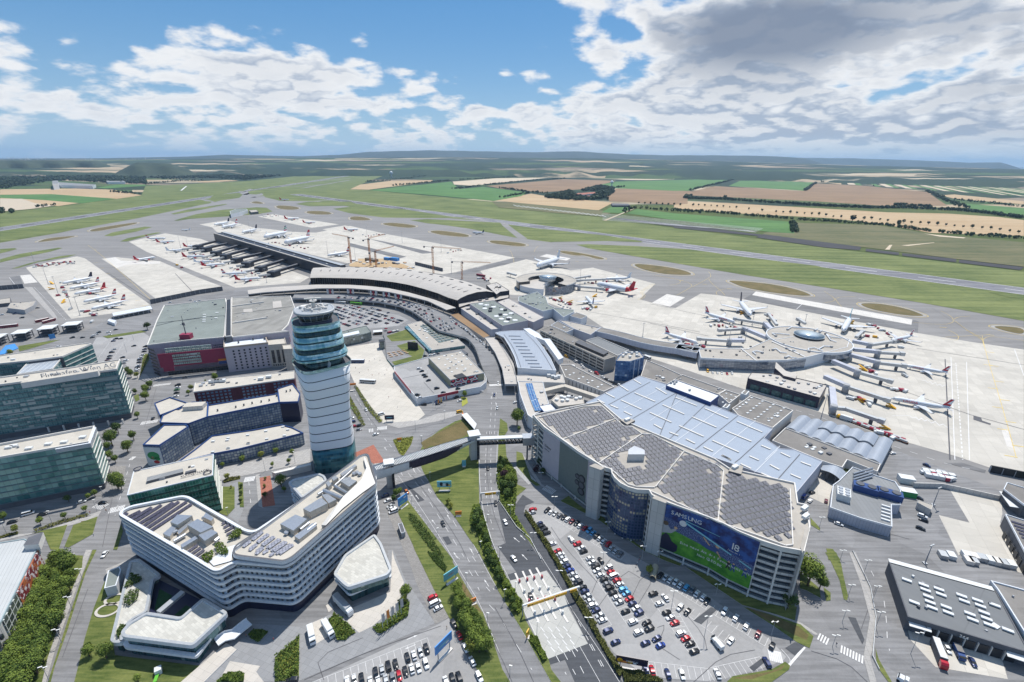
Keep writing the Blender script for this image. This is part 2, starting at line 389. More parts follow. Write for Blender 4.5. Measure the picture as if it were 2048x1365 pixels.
D['maroon']=slab((.13,.045,.06),.9,9,.12,.15,uv=True)
D['hotelw']=surf((.46,.42,.46),.06,.3,2.)
D['beigew']=slab((.50,.46,.40),2.6,2.8,.05,.05,uv=True)
D['concw']=slab((.52,.51,.49),3.2,6.5,.06,.05,uv=True,mcol=(.2,.2,.2))
D['panelw']=slab((.46,.48,.55),1.4,30,.06,.05,uv=True)
D['towerw']=slab((.76,.78,.81),200,5.9,.3,.02,(.03,.045,.06),.5,True,stain=0.)
D['window']=flatm((.02,.03,.045),.15,.6,.2)
D['winlit']=flatm((.18,.28,.40),.15,.6,.2)  # window glass in a paler blue tone
D['solar']=slab((.085,.09,.115),1.15,1.35,.07,.25,(.26,.26,.27),.5,spec=.25,rot=18,stain=0.)
D['solar2']=slab((.03,.03,.06),1.7,1.05,.05,.2,(.10,.10,.13),.5,spec=.25,rot=-32,stain=0.)
D['red']=flatm((.42,.015,.02),.35,.5);D['redd']=flatm((.30,.02,.05),.4,.4)
D['orange']=flatm((.62,.20,.03),.5,.4);D['yellow']=flatm((.70,.38,.02),.4,.4);D['green']=flatm((.12,.42,.04),.4,.4)
D['craneo']=flatm((.55,.22,.07),.5,.4);D['tan']=flatm((.50,.33,.20),.6,.3);D['pink']=flatm((.6,.25,.35),.5,.3)
D['poolblue']=flatm((.05,.25,.6),.4,.4);D['cyan']=flatm((.15,.45,.55),.3,.5)
D['dome']=flatm((.52,.60,.66),.3,.5,.2)
D['trunk']=surf((.11,.08,.055),.2,1.,5.)
D['leaf']=leafm((.022,.055,.010),(.20,.26,.045));D['leafy']=leafm((.06,.09,.014),(.30,.31,.06));D['leafd']=leafm((.012,.032,.010),(.09,.14,.03))
D['leafp']=leafm((.03,.012,.02),(.06,.025,.035));D['hedge']=leafm((.03,.045,.012),(.17,.17,.05));D['woods']=leafm((.012,.03,.014),(.05,.085,.03))
D['courtgreen']=surf((.02,.07,.03),.2,.5,2.);D['watercourt']=flatm((.02,.025,.06),.3,.4)
CARC=dict(w=(.78,.79,.80),s=(.50,.52,.54),g=(.16,.17,.19),k=(.012,.013,.018),b=(.015,.03,.11),r=(.45,.012,.025),l=(.10,.36,.62),n=(.04,.18,.05),o=(.55,.16,.03),y=(.72,.40,.02),e=(.03,.07,.32),m=(.13,.02,.03),t=(.45,.40,.32))
for k_,c_ in CARC.items():D['car_'+k_]=flatm(c_,.3,.5,.15,.6)
D['carglass']=flatm((.015,.022,.03),.08,.7,.1);D['tyre']=flatm((.012,.012,.013),.8,.2)
D['lens']=flatm((.75,.75,.72),.2,.6)
def fgm(n):
 m,t,b=base(n,.9,.15);p=geo(t)
 mp=t.n('ShaderNodeMapping');mp.inputs['Rotation'].default_value=(0,0,rad(-20));mp.inputs['Scale'].default_value=(.0009,.0028,1);t.l(p,mp.inputs[0])
 vo=t.n('ShaderNodeTexVoronoi',voronoi_dimensions='2D',_Scale=1.,_Randomness=.8);t.l(mp.outputs[0],vo.inputs['Vector'])
 s=t.n('ShaderNodeSeparateColor');t.l(vo.outputs['Color'],s.inputs[0])
 r=t.n('ShaderNodeValToRGB');r.color_ramp.interpolation='CONSTANT';t.l(s.outputs[0],r.inputs[0])
 cs=[(.0,(.03,.05,.025)),(.3,(.06,.10,.035)),(.48,(.38,.30,.20)),(.6,(.025,.045,.022)),(.74,(.24,.19,.14)),(.84,(.46,.39,.28)),(.93,(.08,.11,.04))]
 e=r.color_ramp.elements;e[0].position=0;e[0].color=(*cs[0][1],1);e[1].position=cs[1][0];e[1].color=(*cs[1][1],1)
 for a,c in cs[2:]:x=e.new(a);x.color=(*c,1)
 w_=t.ss(noi(t,p,.0005,6,.6),.47,.55)
 c=t.mix(w_,r.outputs[0],(.022,.042,.026))
 sp=t.n('ShaderNodeSeparateXYZ');t.l(p,sp.inputs[0])
 near=t.m('LESS_THAN',sp.outputs[1],2300.)
 k=t.ss(noi(t,p,.02,5),.3,.7)
 t.l(t.mix(near,c,t.mix(k,(.055,.085,.022),(.095,.115,.035))),b.inputs['Base Color'])
 return m
D['farground']=fgm
m=MB();R=90000.
m.flat([(R*math.cos(i*.1309)*1.,R*math.sin(i*.1309))for i in range(48)],0.)
struct('ground',m,'farground')
def sheet(name,mat,z,polys,kind='structure'):
 m=MB()
 for i,p in enumerate(polys):m.flat(q(p,z)if isinstance(p,str)else p,z+i*.004)
 return struct(name,m,mat,kind)
sheet('airfield_grass','grass',.03,['a 0,430 340,390 690,346 830,322 850,272 1460,240 2048,182 b 250,190 90,250 0,290 110,296 840,362 870,398 1480,455 1520,470 2048,535 F 0,285 2048,530 2048,1331 p 2048,1300 0,1300'])
Z0=.5
sheet('tan_field','ftan',Z0,['a 0,290 440,285 660,292 830,325 690,345 450,372 340,388 0,345','a 130,200 520,178 500,195 200,215','a 0,200 130,204 0,215','a 0,168 110,170 110,178 0,181','a 1120,245 1330,235 1400,240 1200,250','a 750,243 860,236 900,240 760,250','b 0,290 60,262 240,240 480,236 490,242 110,292','b 840,355 1060,315 1180,335 1460,360 1540,368 1440,420 1100,380','c 0,380 90,362 300,370 830,400 1260,425 1600,432 1900,452 2048,470 2048,562 1500,545 1200,490 900,458 400,432 0,402','c 1560,325 1640,320 2048,360 2048,378 1640,345','b 400,192 1100,186 1500,196 1180,212 620,206','c 780,218 850,215 830,248 800,250','b 1600,190 2048,184 c 0,190 400,196 380,208 0,205','c 880,222 970,222 980,262 900,252','a 960,190 1290,182 1300,190 1000,200'])
sheet('brown_field','fbrown',Z0+.1,['b 800,270 1250,230 1560,240 1460,265 1350,290 1130,308 880,285','b 1500,320 1560,285 2048,302 c 0,302 100,302 240,272 760,300 830,255 1100,268 1480,305 1600,385 1270,390 830,360 80,325 80,375 0,380 b 1520,360'])
sheet('pale_field','fpale',Z0+.2,['a 540,155 640,150 700,158 600,175 530,180','b 610,262 600,245 860,225 1160,222 780,262 700,268','c 1200,205 1450,200 1480,212 1900,225 2048,240 2048,262 1700,240 1330,225','a 640,128 720,130 700,138 660,136'])
sheet('green_field','fgreen',Z0+.3,['a 0,322 300,318 680,345 480,372 250,352 0,340','a 150,180 360,160 520,165 530,178 200,182','a 510,195 600,175 720,165 720,185 560,198','a 560,280 690,262 850,262 850,270 620,285','b 110,295 590,245 610,262 640,288 780,275 900,290 1040,308 1000,330 840,358 500,325','b 1420,270 1560,245 2048,232 c 0,215 230,215 390,222 90,298 0,299 b 1550,283','b 1620,430 1680,405 c 0,430 690,480 705,548 560,540 0,470','b 1470,425 1540,385 1650,395 1600,430','c 320,270 420,225 700,235 820,250 760,298','c 1690,372 2048,400 2048,455 1760,420','a 1160,140 1340,125 1360,128 1300,158 1180,155'])
sheet('meadow_field','fmeadow',Z0+.25,['b 830,360 940,365 1540,420 1480,450 1180,425 870,395','c 530,545 720,485 1200,500 1500,550 2048,600 F 2048,480 1350,400 0,228 E 1150,148'])
sheet('ploughed_field','fplough',Z0+.35,['b 1520,458 1600,460 2048,508 2048,530','c 0,492 520,555 p 1526,469.5 1522,473 c 0,516','E 1160,148 F 0,228 385,278 365,312 0,282 E 1085,180','F 430,295 770,335 765,362 425,322','F 800,340 1355,402 1355,435 800,368','F 1385,408 2048,485 2010,515 1380,438'])
m=MB();A=[]
for i in range(15):
 x0,y0=985+i*74,222+i*4.6;x1,y1=1020+i*112,262+i*7.5
 if i%3!=1:m.flat(q(f'c {x0},{y0} {x0+34},{y0+2} {x1+44},{y1+2} {x1},{y1}',.9),.9)
struct('pale_strip_field',m,'fpale')
m=MB()
for i in range(15):
 x0,y0=1022+i*74,224+i*4.6;x1,y1=1068+i*112,266+i*7.5
 m.flat(q(f'c {x0},{y0} {x0+26},{y0+1} {x1+34},{y1+2} {x1},{y1}',.95),.95)
struct('green_strip_field',m,'fgreen')
m=MB()
for i in range(9):
 m.strip(q(f'c {-420+0*i},{432+i*4.6} {520-i*8},{546-i*1.5 if i>5 else 520+i*4.2}',1.1),3.2,1.1)
for i in range(20):m.strip(q(f'b {955+i*27.},{380+i*3.1} {985+i*27},{392+i*3.1}',1.1),3.5,1.1)
struct('foil_covered_row',m,'whitemat')
sheet('gravel_pit','sand',Z0+.4,['a 0,345 130,345 200,370 320,385 180,405 0,420'])
sheet('field_track','fpale',Z0+.6,['b 1480,472 1640,410 1655,400 1662,404 1500,473','F 625,305 670,258 700,256 670,306','F 790,262 1130,232 1130,236 860,268','F 1020,140 1200,160 1450,182 1430,190 1180,172'])
sheet('airport_asphalt','taxi',.08,['p 0,486 120,466 234,441 330,423 420,407 455,398 480,385 500,378 522,384 530,395 560,402 640,403 700,414 760,422 830,434 940,440 b 880,485 980,575 1100,590 1180,600 p 1200,470 D 1500,215 1530,245 E 1700,420 F 0,500 F 2048,860 2048,1331 p 2048,1500 1500,1800 0,1800 -1400,1500 -700,660'])
m=MB();r1=q('p 0,459 195,431.5 403,394.5 485,381 581,364.5 700,347 762,342');A,B_=r1[0],r1[-1]
dx=((B_[0]-A[0]),(B_[1]-A[1]));A2=(A[0]-dx[0]*.2,A[1]-dx[1]*.2)
m.strip([A2,B_],62,.16)
r2=q('p 590,389 700,404.7 905,427.6 1042,443.4 1213,466 1400,491 1495,506.4 1700,534.7 2048,583');C_,E_=r2[0],r2[-1]
E2=(E_[0]*1.3-C_[0]*.3,E_[1]*1.3-C_[1]*.3);m.strip([C_,E2],64,.16)
struct('runway',m,'runway')
m=MB();m.strip([lerp(A2,B_,.0),lerp(A2,B_,.75)],17,.2);m.strip([lerp(C_,E2,.02),lerp(C_,E2,.3)],22,.2);struct('runway_rubber_track',m,'rubber')
m=MB()
for a,b,z,o in((A2,B_,.24,(60,45)),(C_,E2,.24,(50,60))):m.dash([a,b],2.2,z,*o)
for a,b in((A2,B_),(C_,E2)):
 l=offs([a,b],29,False);m.strip(l,1.6,.24);l=offs([a,b],-29,False);m.strip(l,1.6,.24)
struct('runway_marking',m,'mark')
m=MB()
for s,wd in(('a 1430,322 1500,302 1640,268 1800,246 2048,226',26),('a 1480,338 1700,298 1830,272 2048,236',26),('a 1420,300 1450,330 1560,365',40),('a 1600,272 1700,277 1880,262',22),('a 1100,350 1180,345 1250,368',24),('b 0,432 100,440 250,462 450,462 700,455 800,470',26),('b 880,485 920,520 1000,580',34),('a 1560,370 1700,378 1900,352 2048,355 b 200,385',22)):
 m.strip(smooth(q(s,.2),2),wd,.2)
struct('taxiway',m,'taxi')
gl='''a 0,545 560,468 1180,357 1240,362 1230,370 800,460 300,550 0,598
a 1240,330 1260,322 1400,310 1420,322 1400,340 1290,355 1230,345
a 1450,302 1600,280 1660,285 1640,290 1500,320 1460,318
a 1510,332 1650,297 1790,281 1780,288 1600,323
p 666,418 700,414 802,418 905,434 939,436.5 850,436.5 768,435.5 700,427
p 591,408.5 615,404 700,403.5 713,408 700,412 620,413
b 350,470 450,464 880,485 890,500 980,575 900,560 700,520 560,500 450,488
b 965,515 1000,508 1500,560 1700,592 1715,600 1500,592 1180,598 1100,575 1010,540
D 780,255 900,250 1400,270 E 400,302 1000,385 1700,470 F 0,490 1000,650 2048,850 2048,1035 1000,850 0,690 E 1000,570 0,400 D 1300,360 900,290
F 1680,735 1750,730 2048,775 2048,815 1850,785 1720,750
A 0,300 150,290 175,300 60,330 0,345
A 0,405 200,350 600,285 640,290 500,330 200,390 0,438
A 120,500 300,445 600,375 780,355 700,380 400,430 180,495
A 1065,165 1150,130 1480,70 1560,75 1400,120 1150,168
A 1230,222 1300,190 1600,130 1655,132 1500,165 1300,222
a 1000,433 1100,408 1320,375 1330,378 1200,405 1020,437
a 1018,472 1150,435 1300,410 1500,395 1560,398 1595,420 1500,436 1300,450 1110,463 1040,474'''.split('\n')
sheet('grass','grass',.30,gl)
gd='''a 1460,368 1500,358 1545,370 1530,376
a 1610,390 1640,383 1740,392 1757,404 1700,411 1630,403
a 1785,425 1810,416 1900,418 1950,430 1920,438 1830,436
b 0,450 60,448 130,465 100,472 0,470
b 180,490 250,484 380,500 390,510 340,516 220,502
b 465,535 520,530 660,548 705,562 680,570 560,560 480,545
b 810,592 850,588 1000,603 1040,617 1000,625 900,615 830,605
D 595,320 700,320 930,360 1060,390 1070,404 1000,405 860,362 800,370 650,345
D 1365,455 1450,452 1700,480 1900,520 1970,555 1930,567 1700,560 1500,520 1400,485
E 800,625 860,622 1000,632 1300,665 1550,725 1650,768 1640,780 1500,775 1200,740 950,690 850,650
F 370,860 430,852 600,860 850,910 1010,970 1020,985 900,985 700,960 500,920 410,890
F 1730,1090 1850,1088 2048,1110 2048,1175 1900,1150 1780,1115
A 385,225 480,190 760,163 770,172 600,205 400,228
A 905,118 960,90 1390,25 1415,35 1300,62 1000,118'''.split('\n')
P=[smooth(q(s,.3),2,True)for s in gd];sheet('dry_grass','grassdry',.30,P)
m=MB();my=MB();ml=MB()
for p in P:
 o=offs(ccw(p),5.5);m.ring(o,.2,.205,.7);o=offs(ccw(p),3.5);ml.ring(o,.2,.21,3.4)
struct('taxiway_edge_line',m,'marky');struct('taxiway_shoulder',ml,'pave')
sheet('concrete_apron','concrete',.15,['A 265,490 560,420 790,375 870,395 1545,875 1140,960 730,1015','A 1040,400 1180,383 1640,425 2048,600 B 495,790 A 1590,805 1190,495','p 258,484 330,467 400,478 424,486 619,555 600,566 471,576 293,504','B 850,70 1010,45 1680,150 1400,185','B 1510,200 1740,160 2048,225 2048,330 1900,300','B 250,150 540,105 800,180 1200,225 1440,235 C 0,165 380,250 1690,490 1080,640 950,660 640,620 0,580 B 1900,580 430,230 380,180','C 1300,590 1720,500 D 0,480 250,400 420,440 720,520 950,490 1590,655 1430,815 1740,900 E 260,905 520,755 680,770 960,815 2048,1030 F 960,1160 1500,1250 2048,1330 Y 2048,455 1700,335 1420,240 960,110 G 700,1130 H 1850,880 1000,620 0,290 D 900,1000 300,780 0,760'])
sheet('pale_concrete','concretelight',.22,['E 1085,733 F 905,1022 895,1075 0,910 E 1045,770','D 405,375 480,352 725,395 680,418','D 1555,850 1710,760 1895,795 1740,890','A 205,570 310,560 385,640 250,655','Y 1840,0 1900,0 1950,170 1890,150','A 1060,400 1180,383 1240,420 1640,425 1640,450 1300,460 1190,495'])
sheet('dark_asphalt','asphalt',.22,['E 960,810 1085,733 1045,770 1040,775 F 0,912 895,1078 905,1022 970,1040 960,1160 E 2048,1030','C 200,300 330,320 870,440 740,450','C 0,375 0,340 580,480 500,500','C 1080,650 1700,490 1830,500 1180,665','A 200,575 95,590 130,665 235,660','Y 1340,305 1480,300 1700,370 1690,395','Y 100,1000 0,0 0,1'][:6])
m=MB()
for s in('A 1100,540 1590,860','B 0,650 170,830','E 0,860 500,970 1150,1090','E 0,1060 600,1190','G 950,190 2048,360','G 600,550 1500,870 2048,1020','D 900,940 1700,1080 2048,1150','G 1290,1331 1240,300'):m.strip(q(s,.26),.8,.26)
struct('apron_joint',m,'joint')
m=MB()
for s,wd in(('G 1300,280 1340,1331',.5),('G 1460,330 1490,1331',.5),('G 1950,200 2048,470',.6),('E 1500,915 1555,865',.6),('F 350,805 525,838',.8),('E 15,355 400,405 1400,575 F 0,630 1100,815 2048,965',.9),('A 95,590 150,660',.5),('G 1000,520 1040,520 1060,540 1090,530 1110,555 1140,540 1160,570 1190,555 1210,580 1240,565 1260,590 1300,600',.45),('G 700,880 880,880 910,905 940,895 970,925 1000,905 1030,935 1060,920 1100,955 1140,940 1180,980 1220,965 1260,1000 1330,1020',.5),('G 1020,700 1060,725 1080,715 1110,740 1130,730 1160,755 1200,740 1240,770 1300,790',.45),('a 1060,297 1090,272',9)):m.strip(q(s,.26),wd,.26)
m.dash(q('G 1350,340 1420,1331',.26),.7,.26,4,3)
for s in('A 350,690 680,1030','H 150,330 480,440 900,590','H 1050,650 1450,810 1850,930','Y 860,150 1100,230 1300,300 1560,360'):m.dash(q(s,.26),.4,.26,4,5)
struct('apron_marking',m,'mark')
m=MB()
for s in('G 1620,60 1640,160 1700,380 1800,700 1900,1050 1970,1310','G 1640,170 1620,90 1560,50 1450,0','G 1630,100 1660,75 1720,65 2048,110','G 1240,75 1700,50','G 1270,0 1370,50 1380,90 1350,110 1200,85','F 0,730 60,770 115,810 100,835 0,850','F 115,810 150,860 180,890','F 115,810 160,790 320,785','F 1200,935 1300,985 1330,1030 1310,1060 1200,1075 910,1050','F 1330,1020 1370,995 1500,985','F 1335,1030 1450,1120 1620,1230','E 0,560 250,600 320,625 300,655 200,670','E 60,570 330,620 430,660 425,690 270,775','E 430,690 600,600 630,570 600,530','E 600,610 640,660 720,720 770,775','E 690,770 670,740 720,715 820,705','D 1440,820 1500,780 1440,740 1590,660','D 1410,820 1480,780 1420,735 1570,655','D 350,330 370,280 420,265','A 900,260 1000,330 1190,495 1590,860','D 90,305 125,345 145,440'):
 m.strip(smooth(q(s,.26),2),.35,.26)
for i in range(9):
 a=q(f'A {980+i*62},{440+i*55}',.26)[0];m.box(a[0],a[1],.26,6,.8,.01,.6)
for s in('G 1680,360','G 1740,370','G 1790,530','G 1730,600','G 1850,720','G 1780,795','G 1910,945','G 1835,1020','G 1990,1190','G 1915,1295','G 1700,230','F 1220,1102','F 1705,1180','E 815,708','E 560,660','E 320,622','D 1240,505','D 790,425','B 950,130','B 880,140','A 980,300'):
 a=q(s,.26)[0];m.box(a[0],a[1],.26,7,.9,.01,-.35);
struct('taxi_guide_line',m,'marky')
m=MB()
for s,r in(('G 1530,880 1610,900 1620,930 1710,960 1705,975 1620,950 1530,920',0),('E 520,1331 0,1331',0)):
 if s[0]=='G':m.flat(q(s,.27),.27)
struct('asphalt_patch',m,'joint')
sheet('town_road','road',.10,['p -1400,1500 -700,700 0,668 170,662 300,600 420,590 500,575 J 1000,0 p 1000,700 1150,780 1400,960 1660,960 1790,900 2048,1000 2500,1400 1500,1800 0,1800'])
sheet('concrete_yard','concrete',.14,['Y 1360,530 1840,605 1850,770 1830,850 2048,1189 Z 2048,200 1480,0 Y 1450,1150 1270,780 1550,850','Z 975,680 1010,800 1240,1050 1900,1160 1840,960 1700,900','Y 130,430 300,500 270,700 60,600'])
sheet('bus_park','buspark',.14,['J 20,290 390,230 470,400 800,870 870,970 800,1030 440,1060 150,650 110,560 50,440'])
sheet('paved_square','plaza',.14,['Q 1000,1250 1520,750 2048,790 R 270,790 800,560 1200,430 1150,0 1210,0 1330,300 1640,750 250,1340 Q 1500,1357 1100,1357','O 1210,440 1260,430 1320,700 1260,850 1080,720'])
sheet('pale_paving','plazalight',.17,['R 780,600 1180,430 1200,0 1225,100 1320,330 1270,550 1000,780 860,850 740,740','R 350,760 490,700 560,880 410,970','R 520,570 570,540 600,600 550,640','Q 1210,1357 1330,1140 1640,1190 1600,1250 1680,1357'])
sheet('cobbled_strip','cobble',.17,['R 1330,0 1430,0 1780,690 1640,760 1450,350','S 175,850 290,850 510,1331 390,1331','M 1110,480 1290,470 1230,740 1130,800'])
sheet('parking_ground','carpark',.14,['W 165,170 200,120 240,95 460,115 830,350 1210,600 1500,750 2048,1040 X 900,480 1480,890 1650,1070 1620,1110 1400,1190 1040,1290 840,1320 400,1290 120,1200 T 1780,1030 1400,440 1150,0 W 640,900 300,380','R 380,1357 1660,770 1780,700 2048,1270 2100,1500 380,1500','L 990,180 1450,120 1530,170 1500,260 1370,560 1240,400 1000,440 930,280','J 600,60 0,130 B 1640,1190 1580,950 C 0,985 500,1080 600,1130'])
sheet('new_asphalt','roadnew',.16,['T 590,-60 780,200 690,230 720,290 1100,180 980,0 900,-120 S 1640,1100 1500,960 1310,740 1310,800 1390,1160','T 1110,1090 1515,935 1280,470 1100,190 1000,0 1100,0 1250,300 1400,520 1640,900 1870,1331 1990,1600 1500,1600 1280,1100 1130,1150','W 130,0 250,75 160,110 140,170 330,450 640,950 700,1050 580,1130 400,800 240,520 50,220 50,110'])
sheet('toll_concrete','tollconc',.18,['T 720,290 1090,190 1270,430 1320,580 1515,935 1110,1090 980,870 850,580'])
sheet('pavement','pave',.18,['L 1300,600 1560,630 1500,560 1380,540','M 380,1160 1000,940 1040,930 1000,1000 690,1090 330,1170 0,1240 0,1180','N 880,0 940,0 860,200 770,430 660,750 560,1040 470,1357 430,1357 490,1100 700,500','O 1050,420 1450,340 2000,230 2000,90 1040,300','O 1440,360 1480,350 1520,700 1470,680','S 0,200 100,320 180,420 160,500 60,400','J 440,1060 800,1030 1000,960 1240,930 1260,960 1000,1040 600,1110','S 1500,220 1560,240 1760,560 1900,640 1740,575','X 1200,540 1400,580 1800,720 1980,840 1950,850 1780,740 1400,600','N 1080,200 1340,90 1310,300 1100,330','A 250,690 330,690 560,960 590,1010 540,1000 300,740','Z 450,0 510,0 640,300 690,600 660,900 640,960 700,1189 640,1189 580,960 640,600 560,300','U 1400,0 0,0 0,1'][:12])
sheet('sand_patch','sand',.33,['N 810,1260 960,1160 1130,1120 1160,1180 1000,1290 900,1357 790,1357','N 1200,1230 1500,1260 1450,1357 1140,1357','J 580,640 0,640 0,641'][:2])
sheet('brick_paving','brick',.2,['O 1480,390 1590,365 1640,670 1510,690','P 1310,110 1350,125 1520,50 1640,230 1520,245 1380,150 1315,200','A 0,0 1,0 1,1'][:2])
lw='''S 500,240 560,120 720,0 J 890,1200 1180,1040 1260,1015 1340,1090 1390,1120 1310,1200 S 1000,130 1110,300 1115,560 1120,760 1170,1000 1250,1200 1300,1331 T 620,130 700,300 850,560 880,700 980,880 1110,1090 1140,1200 1240,1331 1350,1600 1280,1600 1140,1331 870,850 600,400 400,0 S 1000,1090 860,880 690,690 530,400
S 290,820 370,700 850,1331 T 130,100 200,230 330,450 440,620 560,960 640,1200 720,1331 450,1331 90,660 R 1780,690 1640,430 1430,0 S 440,1180 290,860
S 1320,0 1375,0 1400,290 1500,440 1510,560 1600,600 1480,700 1480,860 1640,1100 1700,1230 1500,980 1320,740 1290,500 1310,270
S 1500,220 1560,240 1650,500 1750,570 1700,575 1640,530 1500,370
W 520,60 600,10 690,90 830,190 800,205 530,70
W 850,220 900,170 1000,280 1380,560 1600,640 1760,700 1740,730 1600,680 1380,580
X 620,150 760,200 1200,370 1280,420 1700,540 1760,560 1740,700 1560,640 1200,540
X 1210,560 1500,640 1800,740 1930,860 1890,980 1760,920 1500,740
X 1040,1331 1100,1270 1500,1200 1640,1120 1690,1160 1680,1200 1500,1331
Z 230,0 330,0 375,100 400,230 440,400 430,440 400,430 360,250 280,80
Y 240,1085 300,1090 370,1189 260,1189
Z 215,320 280,370 280,440 240,445
Y 95,800 110,820 185,900 180,920 100,870
Z 0,180 180,330 190,420 60,350 0,330
N 0,1357 0,1260 60,1100 150,940 300,640 440,130 540,40 620,50 850,60 840,180 770,330 700,500 620,700 560,900 490,1100 430,1357
N 950,0 990,0 880,230 770,570 700,800 560,1200 520,1357 490,1357 660,830 850,250
N 1080,310 1260,300 1160,960 1180,1080 2048,1190 1950,1300 1880,1357 760,1357 800,1200 870,900 960,600 1010,470
M 330,1160 690,1075 600,1331 520,1331 440,1150
M 750,1080 1000,990 950,1170 700,1310 660,1300
M 1240,1065 1260,1140 1200,1331 1160,1331
L 1370,780 1420,760 1430,820 1390,840
L 190,270 520,215 620,205 300,300 190,325
L 1050,170 1450,110 1500,125 1100,190
O 1105,480 1225,480 1225,700 1150,780 1070,750
O 1260,430 1310,440 1320,690 1280,690
Y 380,330 470,330 480,370 400,400
U 1020,0 1,0 1,1
Z 690,880 720,980 840,1189 810,1189 700,1040
W 1400,740 1440,710 1480,740 1430,800
R 570,700 610,650 700,720 830,850 760,890 720,930 640,930 540,740
R 1000,800 1270,640 1260,540 1310,490 1380,540 1360,680 1090,860 1040,850
Q 1530,900 1570,820 1720,850 1620,950
R 0,1100 250,880 245,1330 0,1357
Q 1190,1357 1320,1260 1480,1280 1470,1357
J 1640,1010 1710,1060 1720,1130 1690,1180 1630,1140
L 1470,350 1520,350 1530,400 1430,590'''.split('\n')
m=MB()
for s in lw:
 if s.startswith('U 1020'):continue
 p=q(s,.26);zz=.28+.004*lw.index(s);m.side(ccw(p),.05,zz,1);m.flat(p,zz,0)
o=struct('lawn',m,['lawn','pave'])
sheet('dry_lawn','grassdry',.31,['J 860,1290 960,1180 1180,1060 1250,1040 1320,1120 1300,1180 1060,1290','T 200,250 330,460 430,620 330,560 240,400','M 830,1040 950,1020 930,1120 870,1180','X 1240,560 1500,650 1780,760 1880,850 1860,900 1700,830 1450,690','X 1100,1290 1500,1220 1640,1150 1600,1200 1300,1300','S 520,130 620,70 660,140 560,200'])
sheet('flower_bed','leafy',.34,['S 235,105 300,85 445,75 420,150 340,270 300,240','O 1110,440 1130,405 1270,380 1280,400','J 1240,780 1300,800 1310,850 1250,890'])
m=MB()
def dash(s,wd,on,off,z=.20):m.dash(smooth(q(s,z),1),wd,z,on,off)
def line(s,wd,z=.20):m.strip(smooth(q(s,z),1),wd,z)
for s in('S 390,440 560,660 700,880 900,1200 980,1331','S 440,410 620,620 790,830 980,1150 1090,1331','S 480,390 700,640 850,820 1050,1130','T 170,40 300,170 440,470 600,640 780,940 1000,1300','T 260,30 440,320 540,430','T 330,40 480,260 580,430'):dash(s,.2,5,6)
for s in('S 290,470 440,680 620,950 860,1331 T 215,210 430,560 560,920 740,1331','S 520,390 700,640 1000,1060 1140,1331 T 600,400 870,850 1140,1331','S 1120,200 1120,500 1150,800 1235,1100 1320,1331 T 700,250 860,610 1110,1090','S 1310,20 1295,300 1290,500 1315,730 1500,970','T 1010,0 1250,380 1330,560 1620,980 1840,1331','T 1430,960 1640,1331'):line(s,.16)
for s in('S 1195,20 1175,500 1200,780 1260,1020','S 1245,20 1230,500 1275,840','T 1340,560 1520,900','T 1530,940 1700,1250','T 1550,940 1720,1250','T 1190,1060 1330,1320','T 1270,1030 1430,1331','T 1350,1000 1520,1331'):dash(s,.22,3,4)
for s in('J 1560,740 1530,1200','J 1600,740 1580,1200','Z 650,170 760,380 790,600 800,850 880,1060','S 150,90 290,260','M 1350,380 1200,900 1170,1010','N 760,30 500,800','Y 600,900 700,1000','J 130,720 330,1080','O 1370,430 1390,650'):dash(s,.22,4,5)
z=[];
for i in range(42):
 t=i/41;a=lerp((285,480),(850,1331),t);z.append(f'{a[0]-(14 if i%2 else 58)},{a[1]+(0 if i%2 else 8)}')
line('S '+' '.join(z),.14)
def arrow(s,d):
 a=q(s,.2)[0];b=q(d,.2)[0];an=math.atan2(b[1]-a[1],b[0]-a[0]);c,sn=math.cos(an),math.sin(an)
 f=lambda u,v:(a[0]+c*u-sn*v,a[1]+sn*u+c*v,.2)
 m.face([f(0,-.12),f(3,-.12),f(3,.12),f(0,.12)]);m.face([f(3,-.45),f(4.6,0),f(3,.45)])
for s in(('S 1165,0'),):pass
for a,b in(('S 170,210','S 150,180'),('S 500,710','S 470,670'),('S 670,970','S 640,930'),('S 620,650','S 600,610'),('S 820,920','S 790,870'),('S 1060,1280','S 1035,1230'),('S 460,430','S 445,400'),('S 335,470','S 320,445'),('S 1530,1150','S 1480,1110'),('S 1590,1130','S 1550,1090'),('T 180,60','T 160,30'),('R 1350,920','R 1420,890'),('R 1440,970','R 1370,1000'),('T 500,350','T 480,320'),('J 1545,810','J 1550,790'),('J 1600,880','J 1603,860'),('S 1610,1331','S 1580,1300')):arrow(a,b)
def zebra(a,b,n,ln,wd=.55,z=.2):
 a=q(a,z)[0];b=q(b,z)[0];an=math.atan2(b[1]-a[1],b[0]-a[0])
 for i in range(n):
  c=lerp(a,b,i/(n-1));m.box(c[0],c[1],z-.02,wd,ln,.02,an)
zebra('L 1575,675','L 1740,655',13,4);zebra('L 1450,1060','L 1610,1035',12,5);zebra('O 1330,410','O 1425,395',8,5);zebra('M 1125,930','M 1265,900',9,5);zebra('M 990,870','M 1070,890',6,5)
zebra('J 385,1115','J 475,1105',8,4.5);zebra('J 300,1135','J 335,1130',3,5);zebra('Z 380,885','Z 570,980',8,4);zebra('Z 175,770','Z 250,815',4,4);zebra('J 1420,450','J 1640,480',20,7,.8);zebra('J 1535,670','J 1660,665',11,3.5,.9);zebra('M 1340,395','M 1370,395',4,4)
zebra('S 1500,380','S 1660,540',22,6,.35);zebra('X 1480,1050','X 1600,1080',7,5,.6);zebra('S 1790,590','S 1880,640',8,5,.5)
line('X 1660,1180 1840,970',.9);line('X 1690,1130 1690,1090 1600,990',.2)
